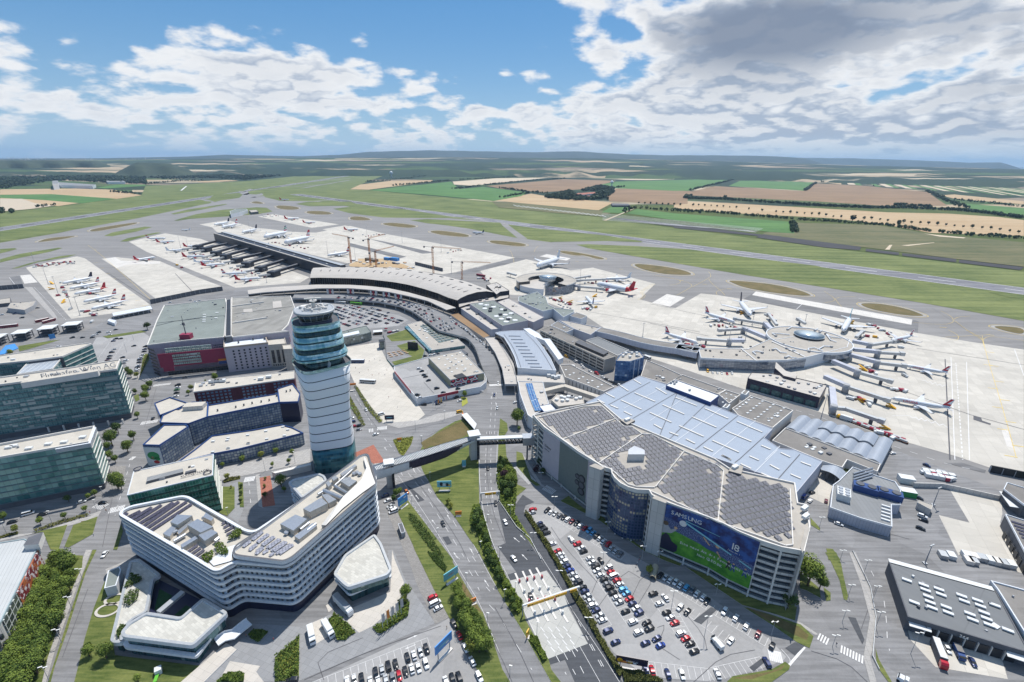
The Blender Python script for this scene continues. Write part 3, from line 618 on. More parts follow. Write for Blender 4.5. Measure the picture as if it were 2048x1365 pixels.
for i in range(16):
 a=q(f'T {1050+(i%4)*78+ (i//4)*35},{790-(i%4)*2+(i//4)*68}',.2)[0];m.box(a[0],a[1],.18,2.6,.35,.02,2.2)
def bays(a,b,n,ln,rot=None,flip=1,z=.19,wd=.14):
 a=q(a,z)[0];b=q(b,z)[0];an=math.atan2(b[1]-a[1],b[0]-a[0]);m.strip([a,b],wd,z)
 px_,py_=-math.sin(an)*flip,math.cos(an)*flip
 for i in range(n+1):
  c=lerp(a,b,i/n);m.strip([c,(c[0]+px_*ln,c[1]+py_*ln)],wd,z)
bays('W 340,180','W 1130,670',21,5,flip=1);bays('W 330,260','W 1040,1331',26,5,flip=-1)
bays('W 640,520','W 1200,1331',25,5,flip=1);bays('W 960,700','W 1460,1331',19,5,flip=-1);bays('W 1400,1005','X 650,1020',11,5);bays('W 1640,1060','X 780,1020',11,5,flip=-1)
bays('W 1480,850','X 1430,960',22,5);bays('X 650,650','X 1075,965',7,5);bays('X 170,1110','X 840,1190',10,5,flip=-1);bays('X 840,1190','X 1380,1070',10,5,flip=-1)
bays('R 380,1357','R 1560,900',16,5,flip=-1);bays('J 570,530','J 760,800',14,5);bays('J 740,480','J 860,640',8,5);bays('L 1000,400','L 1150,190',14,5,flip=-1);bays('L 1160,400','L 1290,200',14,5,flip=-1);bays('C 100,1180','C 450,1100',12,4)
struct('road_marking',m,'mark')
sheet('road_patch','roadnew',.185,['S 370,560 440,610 560,720 490,740 440,660','S 740,1100 800,1090 840,1160 790,1180','X 700,700 880,560 940,590 780,740','X 1270,1180 1420,1070 1460,1100 1320,1220','X 1640,980 1740,920 1840,960 1740,1060','Z 440,590 510,600 590,800 570,840'])
m=MB()
for s in('S 430,460 640,740 900,1120 1000,1331','S 1215,20 1190,400 1240,800 1400,1200','T 100,100 400,600 640,1100 740,1331','T 560,560 800,980 960,1331','W 700,1331 1000,620 1180,700','W 880,1180 1180,760 1330,850','W 420,330 560,540 900,900','X 60,480 180,230 300,260 120,560','X 330,770 420,740 330,950 560,1100','X 700,1331 1000,1060 1330,1000','X 560,560 810,850 840,1000','J 150,800 420,1160','J 560,1180 900,1080 1300,1020','Y 430,880 640,900 1000,1000','Z 560,700 700,300','Z 100,900 420,1000 620,1189','N 900,400 640,1100','R 300,1331 1000,1020 1700,780','R 500,1331 420,1100 900,900','L 1000,640 1500,760','L 1600,700 1480,1100','A 150,900 400,1010','D 1100,560 1700,700 2048,780','F 1100,900 1500,1150','M 1150,800 1050,1300','Z 880,250 960,700','C 950,1150 1250,1331'):m.strip(smooth(q(s,.2),1),.22,.215)
struct('asphalt_seam',m,'joint')
def hill(name,pts,d,mat,front=.86,hv=12.,tp=0):
 """ridge whose crest is seen along pts at distance d"""
 P=[];f=[float(c)for s in pts.split()for c in s.split(',')]
 k=[(f[i],f[i+1])for i in range(0,len(f),2)];crest=[]
 for i in range(len(k)-1):
  n=max(2,int(abs(k[i+1][0]-k[i][0])/9))
  for j in range(n):
   x,y=lerp(k[i],k[i+1],j/n);r=ray(x,y);h=math.hypot(r[0],r[1]);z=CH+r[2]*d/h
   crest.append((r[0]/h,r[1]/h,max(z,1)))
 n_=len(crest)
 if tp:crest=[(a,b,max(1,z*min(1,(i+.5)/n_/tp,(n_-i-.5)/n_/tp)**.6))for i,(a,b,z)in enumerate(crest)]
 m=MB();rows=[]
 for fr,zz in((front,0),(front+.03,.25),(.5*(1+front),.68),(1-.2*(1-front),.93),(1.0,1.0),(1.08,.8),(1.3,0)):
  rows.append([(a*d*fr*(1+.012*math.sin(i*.9+fr*40)),b*d*fr*(1+.012*math.sin(i*.9+fr*40)),max(0,z*zz+(random.uniform(-hv,hv)*.35 if 0<zz<1 else 0))-(2 if zz==0 else 0))for i,(a,b,z)in enumerate(crest)])
 for a,b in zip(rows,rows[1:]):
  for i in range(len(a)-1):m.face([a[i+1],a[i],b[i],b[i+1]],0,None,True)
 return struct(name,m,mat)
D['footh']=fgm
D['forestm']=surf((.022,.042,.024),.3,.004,.03,col2=(.05,.07,.035))
D['hillm']=surf((.02,.04,.03),.3,.0011,.006,col2=(.045,.06,.05))
hill('foothills','-150,320 200,319.5 400,318 650,316 900,315 1200,317 1450,323 1700,331 2048,339 2200,342',12500,'footh',.5,4)
hill('hills','-150,320 0,318 200,317 380,313.5 450,310 600,313 680,310 740,304 860,301 960,303 1060,305 1150,303 1250,309 1330,311 1420,311 1536,312.5 1600,316 1660,325 1700,331',17500,'hillm',.8,14,.04)
hill('far_hills','1540,318 1590,316 1700,317 1800,320 1880,323 1940,326 2000,325 2060,328',24000,'hillm',.85,12,.1)
hill('wooded_hills','-60,320 0,321.5 85,321 218,322 240,330',8300,'forestm',.93,3,.12)
hill('wooded_hills','225,331 265,325 330,327 372,330 405,340',6600,'forestm',.90,3,.3)
hill('wooded_hills','440,334 475,328 525,328 565,334',7500,'forestm',.9,2,.5)
def inside(pt,poly):
 r=False;n=len(poly)
 for i in range(n):
  a,b=poly[i],poly[i-1]
  if(a[1]>pt[1])!=(b[1]>pt[1])and pt[0]<(b[0]-a[0])*(pt[1]-a[1])/(b[1]-a[1])+a[0]:r=not r
 return r
def bld(name,label,out,h,wall,roof,cat='building',par=.7,parw=.5,z0=0.,parm=None,group=None,r=0):
 p=ccw(q(out,h)if isinstance(out,str)else out)
 if r:p=rnd(p,r)
 c=cen(p);t=thing(name,label,cat,(c[0],c[1],z0),group)
 m=MB();m.side(p,z0,h);m.build('wall',wall,t)
 m=MB();m.flat(p,h-.02);m.build('roof',roof,t)
 if par:
  m=MB();m.ring(offs(p,.06),h-.5,h+par,parw);m.build('parapet',parm or wall,t)
 A_=area(p)
 if A_>350 and roof in('gravel','gravelw','graveld','roofbeige','roofgreen','roofp','roofdark')and math.hypot(*c)<900:
  k=0;n_=min(16,int(A_/160));in_=offs(p,-3.)
  for _ in range(n_*4):
   x,y=random.uniform(min(a[0]for a in p),max(a[0]for a in p)),random.uniform(min(a[1]for a in p),max(a[1]for a in p))
   if k<n_ and inside((x,y),in_):k+=1;s_=random.choice((.7,1.,1.6,2.6));m=MB();m.box(x,y,h-.05,s_,s_*random.uniform(.6,1),random.uniform(.4,1.3),.4,0);m.build('roof_vent',random.choice(('whitemat','dgrey','gal','grey')),t)
 return t,p
def fac(t,pts,z0,z1,mat,off=.12,name='glass_facade',z=None,th=None):
 """glazed skin on an open run of outline points (in order so that outside is on the right)"""
 p=q(pts,z1 if z is None else z)if isinstance(pts,str)else list(pts)
 c=ORG[t.name]
 mid=p[len(p)//2-1];e=p[len(p)//2];nx,ny=(e[1]-mid[1]),-(e[0]-mid[0])
 if nx*((mid[0]+e[0])/2-c[0])+ny*((mid[1]+e[1])/2-c[1])<0:p=p[::-1]
 p=offs(p,off,False);m=MB();m.side(p,z0,z1,0,False);i=offs(p,-off,False)
 for k in range(len(p)-1):
  m.face([(*p[k],z1),(*p[k+1],z1),(*i[k+1],z1),(*i[k],z1)])
 for a,b in((p[0],i[0]),(p[-1],i[-1])):m.face([(*a,z0),(*b,z0),(*b,z1),(*a,z1)])
 m.build(name,mat,t);return p
def rbox(t,name,s,z,lx,ly,lz,a=0.,mat='whitemat',mat2=None,n=1):
 m=MB();c=q(s,z)[0];m.box(c[0],c[1],z-.05,lx,ly,lz,a,0,1 if mat2 else None);return m.build(name,[mat,mat2]if mat2 else mat,t)
def rboxes(t,name,pts,z,lx,ly,lz,a,mat):
 for c in q(pts,z):m=MB();m.box(c[0],c[1],z-.05,lx,ly,lz,a);m.build(name,mat,t)
def wins(t,a,b,z0,rows,dz,cols,w,h,mat='window',off=.1,name='window',skip=None,u0=.06,u1=.94):
 """punched windows between wall points a,b"""
 d=math.dist(a,b);ux,uy=(b[0]-a[0])/d,(b[1]-a[1])/d;c=ORG[t.name];nx,ny=uy,-ux
 if nx*((a[0]+b[0])/2-c[0])+ny*((a[1]+b[1])/2-c[1])<0:nx,ny=-nx,-ny
 an=math.atan2(uy,ux)
 for r in range(rows):
  for k in range(cols):
   if skip and skip(r,k):continue
   p=lerp(a,b,u0+(u1-u0)*(k+.5)/cols);m=MB();m.box(p[0]+nx*off/2,p[1]+ny*off/2,z0+r*dz,w,off*2,h,an);m.build(name,mat,t)
def bands(t,p,zs,h,w,mat,name='spandrel_band',off=0.):
 for z in zs:
  m=MB();m.ring(offs(ccw(p),off),z,z+h,w);m.build(name,mat,t)
def along(p,i,f):return lerp(p[i],p[i+1],f)
H=32.
o='U 185,165 520,92 870,25 1080,205 1300,300 p 1430,920 V 810,200 1480,350 1510,555 1600,575 1635,800 1575,1050 1350,1010 1130,940 900,845 700,740 430,640 165,545 U 1480,1030 1400,985 1370,935 1250,930 1160,905 1080,865 1020,810 990,760 985,720 900,700 850,665 650,540 500,430 300,290'
P4=q(o,H);c=cen(P4);t=thing('car_park_building','long concrete car park with solar roof and two giant billboards above the parking lot','car park',c)
p=ccw(P4);pi=offs(p,-2.2)
m=MB();m.side(pi,0,H-1);m.build('core','dgrey',t)  # shade of the void between open decks, put into a dark grey block
m=MB();m.flat(p,H);m.build('roof','gravel',t)
m=MB();m.ring(offs(p,.15),H-1.6,H+.9,.6);m.build('parapet','offwhite',t)
for k in range(9):
 z=.6+k*3.45;m=MB();m.ring(p,z,z+.35,2.4);m.side(offs(p,-.05),z+.35,z+1.25);m.build('deck_band','concw',t)
m=MB()
for i in range(len(p)):
 a,b=p[i],p[(i+1)%len(p)];n=max(1,int(math.dist(a,b)/8.))
 for k in range(n):e=lerp(a,b,k/n);m.box(e[0],e[1],0,.7,.7,H-1.5,math.atan2(b[1]-a[1],b[0]-a[0]))
m.build('column','offwhite',t)
m=MB()
for s in('U 230,180 700,65 890,60 1030,190 1110,265 1200,275 1300,345 1400,350 1735,520','U 1735,520 p 1400,915','V 350,10 690,155 755,210 695,730','V 1435,395 1465,965 1390,975 1130,880 695,730 330,560 0,415','U 230,180 490,400 860,650 1000,720 1160,860 1250,885 1430,890','U 490,400 1030,190','U 860,640 1300,345','U 1440,885 1735,520'):
 l=q(s,H+.8)
 for a,b in zip(l,l[1:]):m.prism(offs([a,b],.2,False)+offs([a,b],-.2,False)[::-1],H,H+.8)
m.build('walkway_kerb','offwhite',t)
fields=['U 265,180 600,95 880,65 1020,185 500,385','U 530,405 1050,205 1110,275 1200,280 1285,345 850,630','U 890,650 1010,550 1110,480 1320,355 1400,360 1700,545 1430,860 1320,880 1200,860 1040,780','V 90,400 370,40 690,160 735,215 690,690 560,690','V 790,240 1380,380 1430,420 1455,950 1390,950 735,720']
hole=[q('U 1090,540 1200,500 1340,580 1330,680 1110,690 1060,600',H)]
ra=rad(18)
for fi,s in enumerate(fields):
 P_=offs(ccw(q(s,H)),.3);cx,cy=cen(P_);rows={}
 R_=90
 for i in range(-28,29):
  for j in range(-28,29):
   u,v=i*2.7,j*3.55;x=cx+u*math.cos(ra)-v*math.sin(ra);y=cy+u*math.sin(ra)+v*math.cos(ra)
   if inside((x,y),P_)and not inside((x,y),hole[0])and random.random()>.012:rows.setdefault(j,[]).append((x,y))
 for j,l in sorted(rows.items()):
  m=MB()
  for x,y in l:
   a=ra;cs,sn=math.cos(a),math.sin(a)
   f=lambda u,v,z:(x+cs*u-sn*v,y+sn*u+cs*v,H+z)
   m.face([f(-1.15,-1.35,.35),f(1.15,-1.35,.35),f(1.15,1.35,.75),f(-1.15,1.35,.75)]);m.face([f(1.15,1.35,.75),f(1.15,1.35,.05),f(-1.15,1.35,.05),f(-1.15,1.35,.75)])
  m.build('solar_panel_row','solar',t)
pp=q('U 1155,575 1215,535 1320,580 1320,625 1150,625',H);m=MB();m.prism(pp,H,H+4.2,0,1);ro=m.build('roof_hut',['offwhite','steel'],t)
for s in('U 1080,205 1155,180 1230,210 1150,255','V 805,215 850,145 955,165 935,250'):
 m=MB();m.prism(q(s,H+1.5),H,H+1.5,0,1);m.build('stair_head',['dgrey','gravel'],t)
for s in('U 1150,210','V 870,185','V 1590,690','V 1580,605'):rbox(t,'roof_unit',s,H+1.5,4,1.8,1.4,.6)
for s,lab in(('U 760,680 880,722 915,700 820,655',1),('U 1405,1010 1545,1062 1560,1040 1430,985',2),('V 1560,1060 1635,800 1590,790 1540,1000',3)):
 a=ccw(q(s,H+1));m=MB();m.prism(a,0,H+1.2,0,1);tw=m.build('stair_tower',['concw','gravel'],t)
for(a,b)in(('U 765,682','U 875,722'),('U 1410,1012','U 1543,1062')):
 a,b=q(a,H)[0],q(b,H)[0];wins(t,a,b,3.5,8,3.45,1,1.3,1.3,'window',.35,u0=.1,u1=.9)
fac(t,'U 1370,935 1250,930 1160,905 1080,865 1020,810 990,760 985,720',1,H-1.5,'cylg',.5,z=H,name='glass_bay')
def sheetw(pts,z0,z1,mat,off,name,z=H):return fac(t,pts,z0,z1,mat,off,name,z)
sheetw('U 300,290 470,408',3,H-1,'hotelw',.6,'pale_banner')
sheetw('U 470,408 650,540 760,607',3,H-1,'bannerg',.6,'phone_picture_banner')
sheetw('U 760,607 850,662',3,H-1,'hotelw',.6,'pale_banner')
D['bannerg']=slab((.17,.20,.19),1.2,.9,.02,.03,uv=True,stain=.1,rough=.5)
bp=q('U 470,408 650,540 760,607',H)
def onw(a,b,f,off):
 x=lerp(a,b,f);d=math.dist(a,b);nx,ny=(b[1]-a[1])/d,-(b[0]-a[0])/d
 if nx*(x[0]-c[0])+ny*(x[1]-c[1])<0:nx,ny=-nx,-ny
 return(x[0]+nx*off,x[1]+ny*off),(nx,ny)
for f,zz,r in((.55,17,2.5),(.55,12.7,2.5),(.55,8.4,2.5),(.12,17,1.6),(.12,13,1.6)):
 x,n=onw(bp[1],bp[2],f,.62);m=MB();m.tube((x[0],x[1],zz),(x[0]+n[0]*.3,x[1]+n[1]*.3,zz),r,18);m.tube((x[0]+n[0]*.3,x[1]+n[1]*.3,zz),(x[0]+n[0]*.34,x[1]+n[1]*.34,zz),r*.7,18,1);m.build('printed_lens',['black','dgrey'],t)
a,b=q('U 300,290 470,408',H);x,n=onw(a,b,.12,.72);ud=(b[0]-a[0],b[1]-a[1],0)
if ud[0]*n[1]-ud[1]*n[0]>0:pass
def wtext(s,size,a,b,f,z,mat,off=.66,ext=.04):
 x,n=onw(a,b,f,off);ux=(-n[1],n[0],0)
 return text(s,size,(x[0],x[1],z),ux,(0,0,1),mat,t,'lettering',ext)
wtext('Galaxy',2.2,a,b,.12,20.5,'black');wtext('jetzt neu',1.3,a,b,.12,18.4,'dgrey')
def bbm(n):
 m,t_,b=base(n,.45,.3);v=t_.n('ShaderNodeUVMap').outputs[0];s=t_.n('ShaderNodeSeparateXYZ');t_.l(v,s.inputs[0]);u,z=s.outputs[0],s.outputs[1]
 p_=noi(t_,v,.25,5);cr=noi(t_,v,2.4,5,.7);
 edge=t_.m('SUBTRACT',19.5,t_.m('MULTIPLY',u,.155));g=t_.m('LESS_THAN',z,edge)
 grass=t_.mix(t_.ss(noi(t_,v,.16,6,.7),.3,.7),(.03,.15,.02),(.12,.36,.04))
 stand=t_.mix(t_.ss(cr,.45,.62),(.015,.03,.12),(.18,.25,.42))
 up=t_.mix(t_.ss(p_,.35,.68),(.006,.014,.09),(.02,.09,.32))
 st=t_.m('LESS_THAN',z,t_.m('ADD',edge,5.5));col=t_.mix(st,up,stand);col=t_.mix(g,col,grass);t_.l(col,b.inputs['Base Color']);return m
D['footballad']=bbm
bb=fac(t,'V 165,545 430,640 700,740 900,845 1130,940',5.5,H-.2,'footballad',.75,'football_billboard',H)
L=[(bb[i],bb[i+1])for i in range(len(bb)-1)]
tot=sum(math.dist(*s)for s in L)
def bpos(u):
 d=u
 for a,b in L:
  l=math.dist(a,b)
  if d<=l:return lerp(a,b,d/l),((b[0]-a[0])/l,(b[1]-a[1])/l,0)
  d-=l
 return L[-1][1],((b[0]-a[0])/l,(b[1]-a[1])/l,0)
flip=math.dist(bb[0],q('V 165,545',H)[0])>5
def bt(s,size,u,z,mat='whitemat'):
 for ch in s:
  w_=size*(.78 if ch in 'MWmwGN' else.34 if ch in ' iIl1.tfrj' else.57)
  if ch!=' ':
   uu=tot-u if flip else u;x,d=bpos(uu);
   if flip:d=(-d[0],-d[1],0)
   n=(d[1],-d[0]);
   if n[0]*(x[0]-c[0])+n[1]*(x[1]-c[1])<0:n=(-n[0],-n[1])
   text(ch,size,(x[0]+n[0]*.06,x[1]+n[1]*.06,z),d,(0,0,1),mat,t,'letter',.05)
  u+=w_
bt('SAMSUNG',3.1,3,27.6);bt('18',5.,tot-11,22.6);bt('Jahre Nr. 1',1.0,tot-11.5,21);bt('Eine neue Ära des Fernsehens mit AI',1.95,tot*.22,12.6);bt('Neo QLED 8K',1.9,tot*.42,9.6)
def shp(pts,mat,name='printed_figure',off=.1):
 """flat printed shape on the billboard, corners as (metres along, height)"""
 P_=[]
 for u,z in pts:
  x,d=bpos(max(.1,min(tot-.1,tot-u if flip else u)));n=(d[1],-d[0])
  if n[0]*(x[0]-c[0])+n[1]*(x[1]-c[1])<0:n=(-n[0],-n[1])
  P_.append((x[0]+n[0]*off,x[1]+n[1]*off,z))
 m=MB();m.face(P_);m.build(name,mat,t)
def disc(u,z,r,mat,sx=1.,n=14,name='printed_shape',off=.12,rot=0.):shp([(u+r*sx*math.cos(6.283*i/n),z+r*math.sin(6.283*i/n))for i in range(n)],mat,name,off)
T_=tot
shp([(T_*.24,25.2),(T_*.98,16.3),(T_*.98,16.9),(T_*.25,26)],'cyan','printed_light_streak');shp([(T_*.24,26.5),(T_*.62,25.4),(T_*.62,25.6),(T_*.24,26.9)],'cyan','printed_light_streak')
disc(T_*.22,24.6,1.7,'whitemat',name='printed_ball')
shp([(T_*.40,20.6),(T_*.46,18.6),(T_*.55,17.9),(T_*.61,18.8),(T_*.63,17.4),(T_*.60,15.9),(T_*.52,15.6),(T_*.45,16.6),(T_*.39,19.4)],'bluep');shp([(T_*.60,18.4),(T_*.66,15.2),(T_*.675,14.2),(T_*.66,14.1),(T_*.645,15.2),(T_*.585,17.5)],'tan');disc(T_*.615,19.6,.95,'tan',name='printed_head',off=.14);shp([(T_*.54,18.3),(T_*.46,21.6),(T_*.45,21.2),(T_*.53,17.8)],'tan')
for f0 in(.76,.81,.93):shp([(T_*f0-.7,14.6),(T_*f0+.7,14.6),(T_*f0+.6,12.8),(T_*f0+1.1,10.9),(T_*f0+.5,10.8),(T_*f0,12.4),(T_*f0-.6,10.6),(T_*f0-1.1,10.8),(T_*f0-.6,12.8)],'black' if f0<.8 else 'bluep');disc(T_*f0,15.1,.45,'tan',name='printed_head')
shp([(.3,5.8),(.3,13.),(T_*.05,15.8),(T_*.09,14.9),(T_*.13,12.),(T_*.2,10.6),(T_*.2,7.5),(T_*.17,5.8)],'navy');shp([(.3,15.),(.3,20.4),(T_*.06,20.6),(T_*.1,18.6),(T_*.15,20.3),(T_*.16,19.3),(T_*.11,16.6),(T_*.06,16.)],'grey');disc(T_*.035,21.4,1.3,'trunk',name='printed_head');disc(T_*.15,20.6,.8,'tan',name='printed_hand')
t,p=bld('metal_roof_hall','wide hall with pale blue standing-seam roof between car park and east pier','I 880,850 1430,575 1700,662 H 165,570 275,635 600,755 900,875 1255,1015 1170,1108 p 1560,898 V 1480,0 1765,120 1500,440 1300,300 U 1300,345 870,90',12.,'panelw','metalroofb','terminal',.25,.4)
k=['H 60,590|170,655','H 260,690|480,775','H 130,765|350,860','H 0,845|220,945','H 560,800|800,905','H 435,890|680,995','H 300,980|550,1090','H 890,935|1150,1045','H 770,1030|1040,1140','H 640,1130|910,1250','H 40,965|120,1010','H 200,1045|290,1080','H 370,1115|460,1160','H 550,1195|645,1240','H 735,1280|830,1325','H 1140,1180|1235,1220','H 1020,1290|1115,1331','H 1340,1255|1435,1300','I 1370,610|1445,655','I 1230,670|1315,725','I 1080,745|1175,795','I 1000,815|1070,850','I 1380,745|1590,835','I 1240,820|1450,915','I 1130,870|1210,905','I 1270,935|1350,975','V 740,50|830,100','V 1140,235|1240,280','V 1440,245|1545,290','V 1545,120|1650,160','V 930,140|1035,190','V 1230,150|1325,200']
for s in k:
 o_,ab=s.split(' ');a,b=ab.split('|');a=q(f'{o_} {a}',12.6)[0];b=q(f'{o_} {b}',12.6)[0];m=MB();x=lerp(a,b,.5);m.box(x[0],x[1],11.95,math.dist(a,b),1.1,.6,math.atan2(b[1]-a[1],b[0]-a[0]));m.build('skylight','offwhite',t)
m=MB()
for s in('H 280,640 100,1080','H 580,755 0,1310 p 1241,917','H 900,880 450,1235','H 1255,1015 920,1320 V 870,130','V 1535,45 1310,300','I 1540,635 1110,870','I 1810,745 1360,1010'):m.strip(q(s,12.15),.45,12.15)
m.build('expansion_joint','dgrey',t)
m=MB()
for s in('H 440,640 0,930','H 735,800 250,1150','H 1080,930 640,1290','H 1330,1190 1180,1331','V 1305,0 1070,230','I 1690,680 1270,905'):m.strip(q(s,12.18),.35,12.18)
m.build('roof_ridge','white',t)
bld('flat_roof_building','brown flat roof with white skylights between metal hall and navy building','H 840,812 1030,680 1465,832 1255,1010 900,880',9.,'offwhite','graveld')
t=bpy.data.objects['flat_roof_building']
for i in range(4):
 for j in range(6):
  a=lerp((1040,700),(1370,805),i/3);b=lerp((890,815),(1215,935),i/3);x=lerp(a,b,j/5)
  rbox(t,'skylight',f'H {x[0]},{x[1]}',9.,2.,1.2,.5,.3,'whitemat')
t,p=bld('flat_roof_building','low dark roof with small white skylights beside the airside road','H 700,665 775,622 925,670 810,760',8.,'offwhite','graveld')
rboxes(t,'skylight','H 780,655 830,672 875,690 735,690 780,708 830,722 690,722 745,745',8.,1.6,1.2,.5,.3,'whitemat')
bld('flat_roof_building','long brown roof with a sawtooth edge along the airside road','H 200,540 330,465 775,622 690,665 260,515',6.5,'offwhite','graveld')
bld('flat_roof_building','brown roofed annex behind the blue glass cube','I 1440,585 1500,415 1670,485 1860,572 1715,662',6.5,'offwhite','graveld')
t,p=bld('white_roof_shed','white roofed shed with bright blue side on the metal roof','H 165,570 262,515 707,675 620,742',15.,'bluep','whitemat','shed',.1,.3)
rboxes(t,'roof_unit','H 405,625 215,550 250,560 240,535 270,540',15.,1.6,1.,1.6,.3,'grey')
for s in('H 930,650 965,617 1020,628 985,665','H 740,790 775,755 825,765 790,800'):
 p=q(s,12.);c=cen(p);t=thing('roof_turret','white square roof turret '+('beside the airside road' if s[2]=='9' else 'at the edge of the metal roof'),'roof turret',c);m=MB();m.prism(p,6,12.);m.build('wall','whitemat',t);m=MB();m.prism(offs(ccw(p),-1.),12,12.5);m.build('cap','graveld',t)
t,p=bld('navy_terminal_building','dark navy building with glass bays and pale roof in front of the east pier','H 1000,500 1040,440 1240,450 1510,500 1812,570 1740,700',9.6,'navy','roofbeige','terminal',.5,.3)
a,b=q('H 1000,500 1740,700',9.6)
for i in range(6):fac(t,[lerp(a,b,.06+i*.155),lerp(a,b,.19+i*.155)],.6,5.5,'shopg',.2,'glass_bay')
rboxes(t,'roof_unit','H 1230,470 1340,560 1620,560 1300,495 1420,590 1520,550 1700,600 1750,575 1480,610 1640,640',9.6,2,1.6,1.2,.3,'grey')
m=MB();m.prism(q('H 1290,330 1390,420 1510,455 1490,500 1370,470 1280,390',12.),3,12.,0,1);m.build('link_stair',['navy','roofbeige'],t)
al,br,tr,tl=q('H 1385,1005 Y 742,318 852,105 H 1525,880',5.)
for i in range(7):
 a,b=lerp(al,br,i/7),lerp(al,br,(i+1)/7);d_,c_=lerp(tl,tr,i/7),lerp(tl,tr,(i+1)/7)
 t=thing('vaulted_shed',f"pale vaulted metal shed, {['first','second','third','fourth','fifth','sixth','seventh'][i]} from the left in the row by the cargo train",'shed',cen([a,b,c_,d_]),'vaulted sheds beside the apron')
 if 1<i<6:rows_=((0,.52,5.),(.55,1.,5.9))
 else:rows_=((0,.52,5.),(.52,1.,5.))
 for f0,f1,zz in rows_:
  m=MB();A=lerp(a,d_,f0);B2=lerp(b,c_,f0);C2=lerp(b,c_,f1);D2=lerp(a,d_,f1);N=8
  pts=[(j/N,zz+1.7*math.sin(math.pi*j/N))for j in range(N+1)]
  for j in range(N):
   u,z=pts[j];u2,z2=pts[j+1]
   m.face([(*lerp(A,B2,u),z),(*lerp(A,B2,u2),z2),(*lerp(D2,C2,u2),z2),(*lerp(D2,C2,u),z)])
  m.build('vault_roof','metalroof',t)
  m=MB()
  for e,g in((A,B2),(D2,C2)):m.face([(*e,0)]+[(*lerp(e,g,u),z)for u,z in pts]+[(*g,0)])
  m.side([A,B2,C2,D2],0,zz);m.build('wall','grey',t)
t,p=bld('flat_roof_building','brown roof with four white hatches below the vaulted sheds','H 1250,1140 1385,1010 Y 735,320 705,388 430,280 385,350 200,290',6.2,'offwhite','graveld')
rboxes(t,'roof_hatch','Y 75,142 60,160 130,162 115,180',6.2,2.6,1.6,.5,.3,'whitemat')
a,b,c_,d_=q('V 1745,190 1990,330 2020,225 1790,120',5.5);t=thing('arched_canopy','pale arched loading canopy at the end of the metal hall','canopy',cen([a,b,c_,d_]))
m=MB();N=8
for j in range(N):
 u,u2=j/N,(j+1)/N;z,z2=4.5+2*math.sin(math.pi*u),4.5+2*math.sin(math.pi*u2);m.face([(*lerp(a,b,u),z),(*lerp(a,b,u2),z2),(*lerp(d_,c_,u2),z2),(*lerp(d_,c_,u),z)])
m.build('canopy_roof','metalroof',t);m=MB()
for j in range(4):x=lerp(a,b,j/3);m.box(*x,0,.8,.8,5.2);x=lerp(d_,c_,j/3);m.box(*x,0,.8,.8,5.2)
m.build('column','dgrey',t)
t,p=bld('plant_building','low white plant building with blue and white cooling units on its roof','Y 275,715 300,510 355,470 480,345 655,410 870,480 920,560 918,690 835,690 840,892 560,815',6.5,'panelw','roofgrey','building',.6,.4,parm='white')
an=math.atan2(q('Y 840,892',6)[0][1]-q('Y 275,715',6)[0][1],q('Y 840,892',6)[0][0]-q('Y 275,715',6)[0][0])
for s,mt,lx,ly,n,fans in(('Y 390,610','whitemat',6.5,8.5,1,3),('Y 590,555','bluep',12,5.5,1,2),('Y 810,610','bluep',12,5.5,1,2)):
 x=q(s,7.)[0];m=MB();m.box(x[0],x[1],6.5,lx,ly,4.,an);u=m.build('cooling_unit',mt,t);m=MB()
 for i in range(fans):
  for j in(range(2)if fans==3 else(0,)):
   ox,oy=(i-(fans-1)/2)*lx/fans*.95,((j-.5)*4 if fans==3 else 0)
   if fans==3:ox,oy=oy*.8,(i-1)*2.7
   m.frus(x[0]+math.cos(an)*ox-math.sin(an)*oy,x[1]+math.sin(an)*ox+math.cos(an)*oy,10.5,11.1,1.25 if fans==3 else 2.2,1.1 if fans==3 else 2.,14)
 m.build('fan','steel' if fans==3 else 'dgrey',u)
for i in range(5):x=q(f'Y {785-i*1},{700+i*31}',6.9)[0];m=MB();m.box(x[0],x[1],6.4,4.,1.,.9,an);m.build('air_duct','whitemat',t)
for i in range(4):x=q(f'Y {590},{380+i*26}',7)[0];m=MB();m.tube((x[0]-9,x[1]-3,7.4),(x[0]+7,x[1]+3,7.4),.5,8);m.build('pipe','steel',t)
wins(t,q('Y 275,715',6.)[0],q('Y 840,892',6.)[0],2.4,1,2.,3,3.2,1.3,'window')
x=q('Y 275,715 840,892',0);
t,p=bld('warehouse','grey corrugated roof warehouse with loading docks and white skylights, bottom right','Z 812,85 1785,345 2060,850 2120,930 985,592',7.,'dgrey','roofdark','warehouse',.25,.5)
m=MB();a,b=q('Z 812,75 1765,335',7.2);m.strip([a,b],2.6,7.35);m.build('roof_edge_trim','whitemat',t)
for s in 'Z 975,258 1128,302 1145,348 1268,340 1288,390 1170,408 1043,462 1187,460 1206,512 1333,503 1353,556 1475,400 1500,450 1620,443 1647,494 1778,486 1550,566 1680,555 1577,620 1703,610 1728,667 1898,715'.split()[1:]:
 rbox(t,'skylight','Z '+s,7.3,3.6,1.4,.6,an-.02,'whitemat')
a,b=q('Z 985,592 2120,930',7.)
for i in range(7):
 f0=.17+i*.108;fac(t,[lerp(a,b,f0),lerp(a,b,f0+.088)],.3,4.6,'black',.35,'dock_door')
 fac(t,[lerp(a,b,f0-.004),lerp(a,b,f0+.004)],.3,5.,'offwhite',.7,'dock_post')
for s in('Z 985,600 1195,662 1205,732 1003,672','Z 1875,885 2160,965 2170,1040 1900,950'):
 m=MB();P_=q(s,5.);m.prism(P_,4.8,5.,bot=True);m.build('dock_canopy','whitemat',t)
